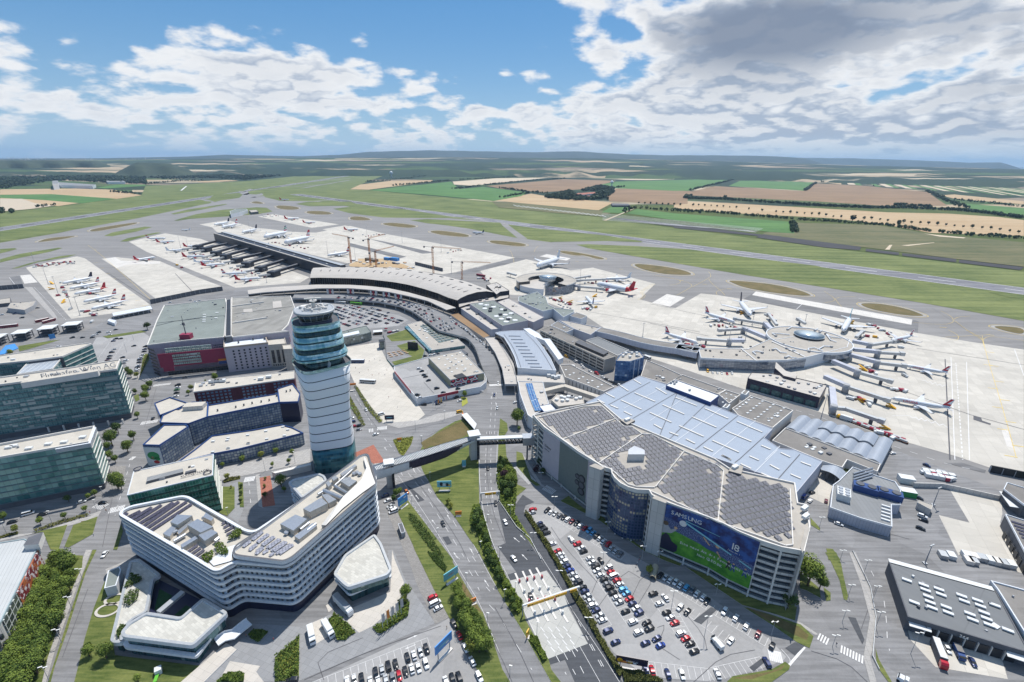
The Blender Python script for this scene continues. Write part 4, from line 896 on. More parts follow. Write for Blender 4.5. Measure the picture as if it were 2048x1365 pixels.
x=lerp(a,b,.44);text('264',1.9,(x[0]+math.sin(an)*.5,x[1]-math.cos(an)*.5,5.2),(math.cos(an),math.sin(an),0),(0,0,1),'whitemat',t)
t,p=bld('warehouse','warehouse wing with grey gravel roof and rounded white eaves at the right edge','Z 1740,265 2350,430 2500,900 2150,900 1800,340',8.,'offwhite','graveld','warehouse',.6,.5,parm='white')
t,p=bld('cargo_building','dark flat roofed cargo building with solar panels at the right edge','Y 1875,775 2450,960 2600,1700 2200,1400',8.,'dgrey','graveld','building',.5,.4,parm='white')
P_=offs(ccw(q('Y 1920,830 2300,960 2400,1300 2150,1180',8.)),-.5)
for j in range(9):
 a,b=lerp(q('Y 1930,840',8)[0],q('Y 2150,1180',8)[0],j/9),lerp(q('Y 2320,960',8)[0],q('Y 2450,1300',8)[0],j/9);m=MB();m.strip([a,b],1.7,8.35);m.build('solar_panel_row','solar2',t)
x,y=q('Y 1870,850 2200,1400',7.)
for i in range(8):fac(t,[lerp(x,y,.08+i*.11),lerp(x,y,.15+i*.11)],.4,4.2,'black',.3,'dock_door')
t,p=bld('cargo_building','dark grey cargo hall at the right edge beyond the retaining wall','Y 1890,485 2400,640 2400,760 2048,690 1860,545',8.,'dgrey','graveld','building',.5,.4,parm='white')
m=MB();m.prism(q('Y 1820,560 1935,580 2048,720 1920,700',5.),4.7,5.,bot=True);m.build('canopy','whitemat',t)
t=thing('retaining_wall','long pale concrete retaining wall round the cargo yard','wall',q('Y 1300,480')[0]);pts=q('Y 1045,485 1300,490 1500,530 1840,605',3.2);m=MB();a=offs(pts,.3,False);b=offs(pts,-.3,False);m.prism(a+b[::-1],0,3.2);m.build('wall','concw',t)
t,p=bld('terminal_building','curved terminal with long pale metal roof and raised skylights in the centre','I 0,122 120,112 240,112 350,170 440,280 520,400 575,520 180,492 150,380 95,270 40,180 J 1590,135',14.,'white','metalroof','terminal',.3,.5)
for i in range(10):
 a=lerp((90,155),(310,470),i/9);b=(a[0]+120,a[1]+2)
 A,B2=q(f'I {a[0]},{a[1]} {b[0]},{b[1]}',15.);m=MB();x=lerp(A,B2,.5);m.box(*x,13.9,math.dist(A,B2),3.,.8,math.atan2(B2[1]-A[1],B2[0]-A[0]));m.build('roof_vent','metalroof',t)
fac(t,'J 1590,135 I 40,180 95,270 150,380 180,492',6.,13.,'darkg',.2,z=14.)
m=MB()
for s in('I 0,175 80,290 140,400 165,490','I 40,150 130,270 185,400 215,490','I 260,135 370,240 460,370 540,510'):m.strip(smooth(q(s,14.1),2),.5,14.12)
m.build('roof_seam','dgrey',t)
t,p=bld('terminal_canopy','long curved pale canopy over the drop-off road in front of the central terminal','J 1480,182 1585,180 1690,310 1780,450 1812,662 1690,662 1660,500 1590,340',8.5,'grey','roofbeige','canopy',.3,.3,z0=7.3)
m=MB()
for s in 'J 1500,200 1600,350 1665,520 1690,640 1790,640 1770,480'.split()[1:]:x=q('J '+s,8.5)[0];m.box(*x,0,.8,.8,7.6)
m.build('column','grey',t);m=MB();m.prism(q('J 1480,182 1585,180 1690,310 1780,450 1812,662 1690,662 1660,500 1590,340',8.5),7.1,7.3,bot=True);m.build('soffit','offwhite',t)
t,p=bld('terminal_annex','pale low roof block with rooftop pipes at the foot of the central terminal','I 168,572 400,570 640,562 665,648 440,640 180,640',8.5,'offwhite','roofbeige','terminal',.4,.3)
rboxes(t,'roof_unit','I 495,545 500,580 540,590 570,600 600,590',9.,3,2,2.2,.1,'whitemat')
t,p=bld('link_building','narrow curved building with blue glass roof strip between terminal and car park','I 185,632 440,640 460,730 500,862 395,950 U 180,165 p 1064,838 I 330,1010 285,980 245,870 205,760',10.,'white','roofbeige','building',.5,.4)
m=MB();l=smooth(q('I 295,650 320,740 355,840 395,930',10.8),2);m.strip(l,5.5,10.9);a=offs(l,2.75,False);b=offs(l,-2.75,False);m.side(a,10,10.9,0,False);m.side(b,10,10.9,0,False);m.build('blue_glass_roof','blueg2',t)
D['blueg2']=glass((.02,.10,.32),(.08,.26,.50),(.4,.45,.5),2,2.,.15,blind=(.3,.45,.6),pb=.2)
wins(t,*q('I 205,760 285,980',10.)[:2],3.,2,3.,8,1.,1.2)
t,p=bld('white_roof_shed','small bright blue shed with white roof between link building and car park','I 400,885 520,862 575,920 450,945',11.,'bluep','whitemat','shed',.2,.3)
t,p=bld('plant_building','small flat building crowded with white rooftop fans behind the car park','I 525,825 585,762 855,815 862,862 600,892',13.,'beigew','roofbeige','building',.5,.4)
for s in 'I 580,820 630,790 660,800 640,830 690,825 740,790 780,810 820,800 735,790 700,790'.split()[1:]:
 x=q('I '+s,13.5)[0];m=MB();m.frus(*x,13,14.6,1.6,1.4,10);m.build('fan_unit','whitemat',t)
wins(t,*q('I 600,892 862,862',13.),7.,1,3.,8,1.4,1.2,'whitemat')
t,p=bld('covered_walkway','sloping white covered walkway between terminal and long office block','I 240,92 300,85 400,140 440,190 510,195 650,388 600,410 455,212 330,165',11.,'white','white','walkway',.2,.3,z0=6)
m=MB();
for s in 'I 330,150 470,215 560,330 620,400'.split()[1:]:x=q('I '+s,11.)[0];m.box(*x,0,1.5,1.5,6.1)
m.build('column','offwhite',t)
t,p=bld('office_block','long pale office block with ribbon windows between central terminal and east pier','I 410,108 515,65 1185,378 1072,412',13.,'beigew','graveld','building',.5,.4)
a,b=q('I 410,108 1072,412',13.)
for z in(1.2,4.3,7.2,10.2):
 for k in range(10):fac(t,[lerp(a,b,.01+k*.099),lerp(a,b,.095+k*.099)],z,z+1.6,'darkg',.1,'window')
m=MB();m.prism(q('I 770,235 810,208 1110,335 1060,360',15.),13,15.4,0,1);m.build('roof_plant',['darkg','dgrey'],t)
t,p=bld('flat_roof_building','brown flat roof wing behind the long office block','I 520,62 592,15 755,100 682,132 ',9.,'white','graveld')
t,p=bld('flat_roof_building','grey flat roof block where the east corridor begins','I 690,15 1030,88 928,158 760,98 600,5 ',9.5,'panelw','gravel')
t,p=bld('flat_roof_building','large dark grey roof between long office block and blue glass cube','I 880,215 1002,180 1320,315 1205,372',9.,'offwhite','roofdark2')
D['roofdark2']=slab((.20,.21,.22),60,1.,.06,.05,rot=30,stain=.15)
t,p=bld('glass_cube_building','deep blue glass cube building with metal grid and roof plant','I 1185,425 1255,342 1432,332 1476,388 1330,432',19.,'cubeg','gravel','building',.6,.4,parm='cubeg')
rboxes(t,'roof_unit','I 1290,350 1350,345 1400,345 1260,375 1330,385 1400,370',19.5,2.2,1.8,1.6,.4,'whitemat')
m=MB();
for s in('I 1380,415','I 1430,402'):x=q(s,19)[0];m.box(x[0],x[1]-.3,0,.5,.6,19.5)
m.build('white_mast','white',t)
t,p=bld('flat_roof_building','long narrow brown roof with skylight pairs in front of the central car lane','I 612,468 722,462 1168,690 1062,740 668,592',6.,'offwhite','graveld')
rboxes(t,'skylight','I 675,515 755,548 715,567 850,588 808,605 945,627 905,647 1042,668 1002,690',6.,2,1.6,.4,.4,'whitemat')
wins(t,*q('I 668,592 1062,740',6.),.6,1,3,9,.6,4.6,'dgrey')
t=thing('covered_walkway','pale enclosed walkway bridge crossing the yard behind the link building','walkway',q('I 700,700')[0]);m=MB()
for s,w_ in(('I 450,720 660,670 1010,785',4.5),):
 l=q(s,7.5);a=offs(l,w_/2,False);b=offs(l,-w_/2,False);m.prism(a+b[::-1],4.,7.5,bot=True)
m.build('wall','beigew',t);m=MB()
for s in('I 545,700','I 690,680','I 850,735'):x=q(s,7.5)[0];m.box(*x,0,.7,.7,4.1)
m.build('column','offwhite',t)
def corridor(label,s,w_,z0,z1,wall='panelw',roof='graveld',name='pier_corridor'):
 l=smooth(q(s,z1),2);a=offs(l,w_/2,False);b=offs(l,-w_/2,False);P_=a+b[::-1];t=thing(name,label,'corridor',cen(l));P_=ccw(P_)
 m=MB();m.side(P_,z0,z1);m.face([(x,y,z0)for x,y in reversed(P_)]);m.build('wall',wall,t);m=MB();m.flat(P_,z1-.02);m.build('roof',roof,t)
 m=MB();m.ring(offs(P_,.05),z1-.3,z1+.4,.4);m.build('parapet','white',t)
 if z0>1:
  m=MB();
  for i in range(1,len(l)-1,2):m.box(*l[i],0,1.6,1.,z0+.1)
  m.build('column','grey',t)
 return t,l
t,l=corridor('long curved passenger corridor on stilts leading to the east pier','I 1000,98 1200,140 1500,225 1800,270 2048,300 H 300,175 500,215',15,4.2,10.)
Lp=offs(l,-7.6,False)
t,p=bld('pier_building','glazed curved pier building with grey roof between corridor and the eastern rotunda','H 498,205 560,195 860,195 1000,200 1220,100 1300,100 1660,40 2048,100 2020,180 1600,285 1400,312 1100,318 800,305 520,290',11.,'white','gravel','pier',.5,.5)
fac(t,'H 520,290 800,305 1100,318 1400,312 1600,285',.5,9.6,'pierg',.25,z=11.)
D['pierg']=glass((.13,.16,.20),(.28,.32,.38),(.04,.06,.12),2.6,1.6,.25,blind=(.35,.38,.42),pb=.4,metal=.3)
def pipes(t,s,z,r=.55):
 for g in s.split('|'):
  l=q(g,z+1.2);m=MB()
  for a,b in zip(l,l[1:]):m.tube((*a,z+1.1),(*b,z+1.1),r,8)
  m.build('roof_pipe','white',t);x=l[0];m=MB();m.box(x[0],x[1],z-.05,2.4,1.6,1.7,.4);m.build('roof_unit','grey',t)
pipes(t,'H 1150,230 1100,215 1050,222 1085,250|H 1260,200 1290,190 1340,230 1400,235|H 1390,280 1420,265 1460,285 1500,285|H 1400,185 1430,195|H 1470,210 1500,215',11.)
rboxes(t,'roof_unit','H 570,215 615,220 730,235 885,262 950,140 1030,178 1365,150 1160,180 1110,290',11.,1.6,1.6,1.3,.2,'dgrey')
m=MB();m.strip(q('H 930,185 1090,315',11.9),.8,11.9);m.strip(q('H 1250,115 1590,275',11.9),1.2,11.9);m.build('roof_kerb','white',t)
def rotunda(label,ctr,edge,z,R=None,segs=56):
 c=q(ctr,z)[0];e=q(edge,z)[0];R=R or math.dist(c,e);t=thing('round_pier',label,'pier',c);P_=[(c[0]+R*math.cos(6.2832*i/segs),c[1]+R*math.sin(6.2832*i/segs))for i in range(segs)];return t,c,R,P_
t,c,R_,P_=rotunda('round eastern pier with saucer-shaped dome on its grey roof','H 1620,95','H 2040,120',11.2)
m=MB();m.side(P_,4.,11.2);m.face([(x,y,4.)for x,y in reversed(P_)]);m.build('wall','pierg',t)
m=MB();m.flat(P_,11.22);m.build('roof','gravel',t);m=MB();m.ring(offs(P_,.3),9.6,12.,.9);m.build('parapet','white',t)
m=MB();m.side(offs(P_,-6),0,4.1);m.build('base_wall','dgrey',t)
m=MB()
for i in range(0,56,4):m.frus(*offs(P_,-2.)[i],0,4.1,.8,.8,8)
m.build('column','offwhite',t)
x=q('E 1630,1175',13.5)[0];r=math.dist(x,q('E 1785,1190',13.5)[0]);
m=MB();m.frus(*x,11.1,13.2,r*.97,r,40);m.build('dome_drum','darkg',t);m=MB();m.frus(*x,13.2,13.6,r*1.02,r*1.02,40,cap=True);m.frus(*x,13.6,14.8,r*1.0,.8,40);m.build('dome','dome',t)
pipes(t,'E 1410,1120 1450,1095 1500,1105 1600,1108|E 1290,1185 1250,1160 1340,1165 1430,1175|E 1690,1130 1720,1110|E 1740,1145 1760,1130|E 1800,1165 1840,1195 1960,1210|E 1800,1165 1850,1230 1910,1250|H 1630,215 1620,190 1680,180 1770,215|H 1860,170 1780,165 1730,195',11.2)
t,c,R_,P_=rotunda('round western pier, a broad grey ring roof with a pale saucer dome','D 470,615','D 755,600',12.5)
c0=c;n=56;ins=[(c[0]+R_*.56*math.cos(6.2832*i/n),c[1]+R_*.56*math.sin(6.2832*i/n))for i in range(n)]
def sector(a0,a1):return[i for i in range(n+1)if a0<=360*i/n<=a1]
def ringpart(ro,ri,z0,z1,a0,a1,mr,mw,name):
 m=MB();N=40;A=[rad(a0+(a1-a0)*i/N)for i in range(N+1)]
 o=[(c[0]+ro*math.cos(a),c[1]+ro*math.sin(a))for a in A];i_=[(c[0]+ri*math.cos(a),c[1]+ri*math.sin(a))for a in A]
 P2=o+i_[::-1];m.side(P2,z0,z1,0);
 for k in range(N):m.face([(*o[k],z1),(*o[k+1],z1),(*i_[k+1],z1),(*i_[k],z1)],1)
 m.build(name,[mw,mr],t)
ringpart(R_,R_*.60,.5,13.,-52,205,'gravel','darkg','ring_hall')
ringpart(R_*1.01,R_*.97,12.4,13.6,-52,205,'gravel','white','parapet')
ringpart(R_*.62,R_*.60,12.4,13.4,-52,205,'gravel','white','parapet')
ringpart(R_*.98,R_*.45,.5,9.,190,262,'roofbeige','white','lower_ring')
ringpart(R_*.60,R_*.05,.5,8.,60,250,'roofbeige','white','inner_roof')
fac(t,[(c[0]+R_*math.cos(rad(a)),c[1]+R_*math.sin(rad(a)))for a in range(-95,-10,6)],.5,12.3,'ring_g',.3)
D['ring_g']=glass((.10,.13,.18),(.26,.30,.36),(.03,.05,.10),2.4,2.4,.25,blind=(.35,.25,.25),pb=.15,metal=.4)
x=q('D 490,578',14.)[0];r=math.dist(x,q('D 580,578',14.)[0]);m=MB();m.frus(*x,8,13,r*.9,r*.9,30);m.build('dome_drum','whitemat',t);m=MB();m.frus(*x,13,13.5,r,r,30);m.frus(*x,13.5,14.6,r*.98,.5,30);m.build('dome','dome',t)
t,p=bld('terminal_annex','white stepped terminal annex in front of the western round pier','D 190,792 380,738 470,800 495,870 560,905 760,925 755,945 650,1000 545,915 440,940 190,835',11.,'white','roofgreen','terminal',.5,.4)
rboxes(t,'roof_unit','D 235,785 260,815 300,760 380,760 480,905 620,880 650,895 690,900 720,910 640,910 600,870 340,860 370,870',11.,2.,1.6,1.4,.5,'grey')
t,p=bld('terminal_annex','small white box building with dark glass side next to the concrete apron','D 718,985 782,950 890,988 828,1018',9.,'white','graveld','building',.4,.3)
fac(t,'D 828,1018 890,988',.5,8.,'darkg',.15)
ob=[(B_)for B_ in q('B 1385,705 1480,702 C 0,708 130,712 300,730 450,748 600,775 750,815 900,862 1000,905 1100,935',14.)]
ot=q('B 1432,608 1560,600 C 0,598 200,598 400,602 600,620 800,652 1000,695 1200,745 1350,800 1490,858',14.)
def resample(p,n):
 L_=[0];
 for a,b in zip(p,p[1:]):L_.append(L_[-1]+math.dist(a,b))
 out=[]
 for i in range(n+1):
  d=L_[-1]*i/n;k=0
  while k<len(L_)-2 and L_[k+1]<d:k+=1
  out.append(lerp(p[k],p[k+1],(d-L_[k])/max(1e-6,L_[k+1]-L_[k])))
 return out
NN=44;fb=resample(ob,NN);bk=resample(ot,NN)
t=thing('terminal_building','long curved terminal with silver vaulted roof and black facade, top centre','terminal',cen(fb))
prof=[(0,15.),(.08,17.2),(.25,19.6),(.5,21.),(.75,19.8),(.94,16.6),(1,15.)]
m=MB()
for i in range(NN):
 for(u,z),(u2,z2)in zip(prof,prof[1:]):
  a,b=lerp(fb[i],bk[i],u),lerp(fb[i+1],bk[i+1],u);c_,d_=lerp(fb[i+1],bk[i+1],u2),lerp(fb[i],bk[i],u2);m.face([(*a,z),(*b,z),(*c_,z2),(*d_,z2)],0,None,True)
m.build('vaulted_roof','roofbeige',t)
m=MB()
for e in(0,NN):m.face([(*lerp(fb[e],bk[e],u),z)for u,z in prof]+[(*bk[e],0),(*fb[e],0)])
m.side(bk,0,15,0,False);m.build('end_wall','blackm',t)
ff=offs(fb,0,False);m=MB();m.side(ff,0,15,0,False);m.build('glass_facade','t3g',t)
D['t3g']=glass((.012,.012,.016),(.05,.045,.045),(.09,.08,.075),3.4,15,.5,blind=(.10,.07,.05),pb=.3,metal=.4)
for i in range(2,NN-1,2):
 a,b=lerp(fb[i],bk[i],.32),lerp(fb[i],bk[i],.5);m=MB();x=lerp(a,b,.5);m.box(*x,20.2,math.dist(a,b)*1.1,1.1,.5,math.atan2(b[1]-a[1],b[0]-a[0]));m.build('roof_slot','dgrey',t)
for i in range(3,NN-1,3):
 x=lerp(fb[i],bk[i],.72);m=MB();m.box(*x,19.6,7,3.,.8,math.atan2(fb[i+1][1]-fb[i][1],fb[i+1][0]-fb[i][0]));m.build('smoke_vent','black',t)
cf=resample(q('B 750,860 900,842 1385,808 1480,800 C 0,800 200,815 400,838 600,880 800,930 990,1022',10.),NN);cb=resample(q('B 745,828 950,798 1385,772 1480,770 C 0,772 200,785 400,808 600,850 850,920 1085,1005',10.),NN)
t=thing('terminal_canopy','long thin curved canopy with flags under it before the vaulted terminal','canopy',cen(cf))
m=MB()
for i in range(NN):
 m.face([(*cf[i],9.6),(*cf[i+1],9.6),(*cb[i+1],10.6),(*cb[i],10.6)]);m.face([(*cf[i],8.4),(*cf[i+1],8.4),(*cf[i+1],9.6),(*cf[i],9.6)],1);m.face([(*cb[i],9.4),(*cb[i+1],9.4),(*cf[i+1],8.4),(*cf[i],8.4)],1)
m.build('roof',['roofbeige','gal'],t);m=MB()
for i in range(0,NN,2):m.frus(*lerp(cf[i],cb[i],.3),0,8.7,.4,.4,6)
m.build('column','offwhite',t)
m=MB();fr=[lerp(a,b,1.25)for a,b in zip(cf,cb)];m.side(fr,0,9.4,0,False);m.build('glass_front','darkg',t)
z3=lambda s,z:[(*p,z)for p in q(s,z)]
vu=resample(z3('B 1220,868 1700,868 C 0,885 250,895 480,925 700,968 850,1015 1000,1085 1200,1200 J 1480,250',6.)+z3('J 1560,340 1610,440',5.4)+z3('J 1650,560',3.)+z3('J 1665,650',.3),NN);vl=resample(z3('B 1200,908 1650,912 C 0,918 300,945 500,985 640,1045 760,1130 900,1240 J 1300,190 1370,270',6.)+z3('J 1400,340 1430,430',5.4)+z3('J 1480,560',3.)+z3('J 1520,650',.3),NN)
t=thing('viaduct','curved elevated departures road full of cars before the vaulted terminal','viaduct',cen(vu)[:2])
m=MB();dn=lambda p,k:(p[0],p[1],p[2]-k)
for i in range(NN):
 a,b,c_,d_=vl[i],vl[i+1],vu[i+1],vu[i];m.face([a,b,c_,d_],1);m.face([dn(d_,1.1),dn(c_,1.1),dn(b,1.1),dn(a,1.1)]);m.face([dn(a,1.1),dn(b,1.1),b,a]);m.face([dn(c_,1.1),dn(d_,1.1),d_,c_])
m.build('deck',['offwhite','road'],t)
for L3 in(vl,vu):
 m=MB()
 for k in(.0,.35):
  for a,b in zip(L3,L3[1:]):m.face([(a[0]+k,a[1]-k,a[2]-1.3),(b[0]+k,b[1]-k,b[2]-1.3),(b[0]+k,b[1]-k,b[2]+.9),(a[0]+k,a[1]-k,a[2]+.9)])
 m.build('edge_beam','gal',t)
m=MB()
for i in range(0,NN-5,2):m.box(*lerp(vl[i],vu[i],.08)[:2],0,.9,.9,4.2);m.box(*lerp(vl[i],vu[i],.6)[:2],0,.9,.9,4.2)
m.build('column','offwhite',t)
t,p=bld('black_end_block','black windowless block with flat roof at the end of the vaulted terminal','C 1395,772 1500,745 1632,830 1540,842 1500,870',15.5,'blackm','roofbeige','building',.4,.4)
rboxes(t,'roof_unit','C 1500,795 1530,800',15.5,4,2,1.2,.5,'black')
t,p=bld('black_end_block','low black link block joining vaulted terminal and pier hall','C 1110,938 1500,868 1545,842 1628,830 1625,900 1460,935 1225,965 1115,1000',10.,'blackm','roofbeige','building',.3,.4)
t,p=bld('terminal_hall','grey box hall with round skylights next to the vaulted terminal','C 1225,965 1470,930 1825,1135 1562,1192',13.,'panelw2','roofgreen','terminal',.5,.4)
D['panelw2']=surf((.40,.38,.42),.06,.2,1.)
for i,s in enumerate('C 1380,1010 1470,995 1500,1090 1550,1117 1590,1075 1630,1105 1690,1130 1650,1060 1340,965 1400,975 1560,1020 1600,1145'.split()[1:]):
 x=q('C '+s,13.2)[0];m=MB();m.frus(*x,12.9,13.5,3.6,3.,14);m.build('skylight','whitemat',t)
rboxes(t,'roof_unit','C 1440,1015 1540,1075 1620,1125 1590,1030 1330,935 1400,920 1435,1040',13.5,4,3,1.8,.5,'dgrey')
t,p=bld('terminal_hall','low white ribbed strip building below the grey box hall','C 1120,1000 1222,990 1542,1218 1448,1228',8.,'panelw','roofbeige','terminal',.4,.4)
rboxes(t,'roof_unit','C 1210,1020 1305,1070 1385,1115 1450,1160',8.2,4,3,1.2,.5,'dgrey')
t,p=bld('terminal_hall','long sloping pale roof hall behind the grey box hall','C 1512,945 1622,908 1985,1102 1880,1152 1825,1135',11.5,'panelw2','roofbeige','terminal',.3,.4)
m=MB();m.prism(q('C 1030,1075 1110,1060 1430,1290 1370,1310',3.5),0,3.5,0,1);o=m.build('sunken_court',['offwhite','fbrown']);tag(o,'narrow brown planted strip beside the drop-off lane','planted strip')
pt=q('B 430,228 1700,562 1870,575 1830,552 500,240',18.)
A=q('B 385,240 430,228 1690,570 1600,590 1400,560',18.)
f0,f1=q('B 395,245 1600,600',17.);b0,b1=q('B 432,226 1860,572',17.)
d=(f1[0]-f0[0],f1[1]-f0[1]);L_=math.hypot(*d);ux,uy=d[0]/L_,d[1]/L_;nx,ny=-uy,ux
wd=abs((b0[0]-f0[0])*nx+(b0[1]-f0[1])*ny)
if(b0[0]-f0[0])*nx+(b0[1]-f0[1])*ny<0:nx,ny=-nx,-ny
wd=26.
rect=[f0,f1,(f1[0]+nx*wd,f1[1]+ny*wd),(f0[0]+nx*wd,f0[1]+ny*wd)]
t=thing('black_pier','very long black pier with pale roof bands reaching across the apron','pier',cen(rect))
m=MB();m.prism(rect,0,18.,0,1);m.build('wall',['blackm','blackm'],t)
m=MB();a=(f0[0]+nx*17,f0[1]+ny*17);b=(f1[0]+nx*17,f1[1]+ny*17);m.prism([a,b,(b[0]+nx*8,b[1]+ny*8),(a[0]+nx*8,a[1]+ny*8)],17.9,19.5,1,0);m.build('raised_roof',['gal','black'],t)
m=MB();a=(f0[0]-nx*.4,f0[1]-ny*.4);b=(f1[0]-nx*.4,f1[1]-ny*.4);m.prism([a,b,(b[0]+nx*3,b[1]+ny*3),(a[0]+nx*3,a[1]+ny*3)],17.8,18.7);m.build('roof_edge','roofbeige',t)
m=MB()
for i in range(9):x=lerp(f0,f1,.06+i*.11);m.box(x[0]+nx*10,x[1]+ny*10,18,5,1.6,.7,math.atan2(uy,ux));
m.build('roof_hatch','offwhite',t)
pods='235,375 320,400 420,440 520,472 632,510 742,552 880,595 1010,645'.split();roots='400,322 520,345 660,360 790,388 900,440 1010,465 1110,512 1250,560'.split()
for i,(a,b)in enumerate(zip(pods,roots)):
 a=q('B '+a,6.)[0];b=q('B '+b,8.)[0];e=thing('pier_lounge',f"black boarding lounge box number {['one','two','three','four','five','six','seven','eight'][i]} from the far end of the black pier",'lounge',a,'black lounges on the west side of the pier')
 an_=math.atan2(b[1]-a[1],b[0]-a[0]);m=MB();m.box(a[0],a[1],0,15,15,9.,an_);m.build('box','blackm',e)
 m=MB();x=lerp(a,b,.5);m.box(x[0],x[1],5.,math.dist(a,b)+6,6,4.2,an_,0,1);m.build('arm',['blackm','dgrey'],e)
def fence(label,s,z,mat='dgrey',name='blast_fence'):
 l=q(s,0);t=thing(name,label,'fence',l[0]);m=MB();w_=.4 if name=='blast_fence' else.1
 a=offs(l,w_,False);b=offs(l,-w_,False);m.prism(a+b[::-1],0,z);m.build('panel',mat,t)
 m=MB()
 for p_,r_ in zip(l,l[1:]):
  n=int(math.dist(p_,r_)/6)
  for i in range(n+1):x=lerp(p_,r_,i/max(1,n));m.box(*x,0,.3,1.8*w_*2,z*.9,math.atan2(r_[1]-p_[1],r_[0]-p_[0]))
 m.build('brace','grey',t)
fence('long grey blast fence between apron and garage roof','A 1545,865 2048,760 B 490,828',6.5)
fence('dark blast fence at the left edge of the picture','A -200,735 248,700',6.5)
fence('black blast fence near the tower cranes','C 670,565 950,632',6.)
fence('dark ribbed blast fence at the right edge of the east apron','Y 1725,385 2300,500',5.,'black')
fence('low fence along the curved road bottom right','Z 480,0 640,330 690,600 660,960 720,1080',1.1,'gal','guard_rail')
fence('guard rail on the right side of the inbound road','S 1315,20 1300,500 1320,735 1500,1000 1640,1120 1750,1331',.8,'gal','guard_rail')
fence('guard rail on the left side of the inbound road','S 1115,250 1120,520 1150,830 1240,1130 1320,1331',.8,'gal','guard_rail')
def storeys(t,run,z0,n,dz,mat,edge='gal',off=.25,name='window_band',ew=.5):
 """one glazing band per storey with a projecting floor edge"""
 for k in range(n):
  p=fac(t,run,z0+k*dz+ew,z0+(k+1)*dz,mat,off,name,z=None if not isinstance(run,str)else zr[0])
  fac(t,run,z0+k*dz,z0+k*dz+ew,edge,off+.3,'floor_edge',z=None if not isinstance(run,str)else zr[0])
zr=[0]
D['tealedge']=flatm((.10,.15,.17),.4,.4)
H=40.
t,p=bld('glass_office_building','large teal glass office building with metal letters on its roof, left edge','L -900,790 0,672 1195,512 1232,412 700,500 -900,720',H,'dgrey','gravelw','office building',.9,.5,parm='offwhite')
zr[0]=H
storeys(t,'L -900,790 0,672 1195,512',4.,10,3.5,'teal','tealedge',.3);storeys(t,'L 1195,512 1232,412',4.,10,3.5,'tealb','offwhite',.3)
a,b=q('L 420,600 910,520',H+1);an=math.atan2(b[1]-a[1],b[0]-a[0]);text('Flughafen Wien AG',5.2,(a[0],a[1],H+.6),(math.cos(an),math.sin(an),0),(0,0,1),'steel',t,'lettering',.2)
m=MB();l=q('L 230,625 1010,505',H+4);a=offs(l,4,False);m.prism(l+a[::-1],H,H+4,0,1);m.build('roof_storey',['offwhite','gravelw'],t)
l=q('L 30,1200 1340,1060',0)
m=MB()
for i in range(9):x=lerp(l[0],l[1],i/8.5);m.box(*x,0,.8,.8,4.2)
m.build('column','offwhite',t)
t,p=bld('glass_office_building','teal glass office wing with pointed end behind the large office building','L -900,560 0,455 290,425 640,380 940,250 880,245 0,372 -900,470',36.,'dgrey','gravelw','office building',.8,.5,parm='offwhite')
zr[0]=36.;storeys(t,'L -900,560 0,460 290,425',2,9,3.7,'teal','tealedge',.3);storeys(t,'L 640,380 940,250',2,9,3.7,'tealb','offwhite',.3);storeys(t,'L 940,250 900,243',2,9,3.7,'tealb','offwhite',.3)
t,p=bld('glass_roof_atrium','sloping glass roofed atrium joining two teal office buildings','L 170,562 300,422 385,382 640,380 540,505',34.,'teal','atr','atrium',.4,.4,parm='offwhite')
D['atr']=slab((.28,.32,.38),3.4,1.7,.18,.1,(.6,.62,.62),rot=-20,rough=.2,stain=.1)
H=31.5
t,p=bld('glass_office_building','green-grey glass office building with white sign band on its roof corner','M -700,520 0,400 915,240 975,78 0,262 -700,400',H,'dgrey','gravelw','office building',1.3,.6,parm='offwhite')
zr[0]=H
storeys(t,'M -700,520 0,400 915,240',3.5,8,3.5,'tealb','tealedge',.3);storeys(t,'M 915,240 975,78',3.5,8,3.5,'tealb','offwhite',.35)
p_=q('M 568,300 915,238 975,78',H+1.6);m=MB();l=offs(p_,.5,False);l2=offs(p_,-.5,False);l=l if True else l2;m.side(l,H-.8,H+1.7,0,False);m.side(l2,H-.8,H+1.7,0,False);m.prism(l+l2[::-1],H-.8,H+1.7);m.build('sign_band','white',t)
a,b=q('M 665,280 915,238',H+1);an=math.atan2(b[1]-a[1],b[0]-a[0]);text('Austrian',2.3,(a[0]+math.sin(an)*.8,a[1]-math.cos(an)*.8,H-.5),(math.cos(an),math.sin(an),0),(0,0,1),'redd',t)
rboxes(t,'roof_unit','M 145,275 95,290 500,255 660,235 850,185 300,300',H,3.2,2,1.2,.3,'whitemat')
H=23.5
t,p=bld('green_glass_building','emerald green glass office building with gravel roof and raised letters','O 125,572 192,325 1010,150 1002,365',H,'dgrey','gravelw','office building',.35,.4,parm='white')
zr[0]=H;storeys(t,'O 125,572 1002,365',.5,6,3.8,'greeng','greeng2',.25);storeys(t,'O 1002,365 1010,150',.5,6,3.8,'greeng','offwhite',.25)
D['greeng2']=flatm((.01,.045,.035),.3,.5)
a,b=q('O 675,395 830,355',H);an=math.atan2(b[1]-a[1],b[0]-a[0]);text('KÜHNE+NAGEL',1.9,(a[0],a[1],H+.3),(math.cos(an),math.sin(an),0),(0,0,1),'navy',t,ext=.12)
m=MB();m.prism(q('O 325,440 335,395 695,305 700,340',H+.6),H,H+1.4,0,1);m.build('roof_plant',['dgrey','roofgrey'],t);m=MB();m.prism(q('O 720,345 720,330 830,300 832,318',H+.6),H,H+.9);m.build('roof_plant','dgrey',t)
for s in('O 230,290','O 945,325'):
 x=q(s,H+1)[0];m=MB();r=[(x[0]+2.*math.cos(i*.35),x[1]+2.*math.sin(i*.35))for i in range(18)];m.ring(r,H+.4,H+.7,.35);m.build('round_emblem','navy',t)
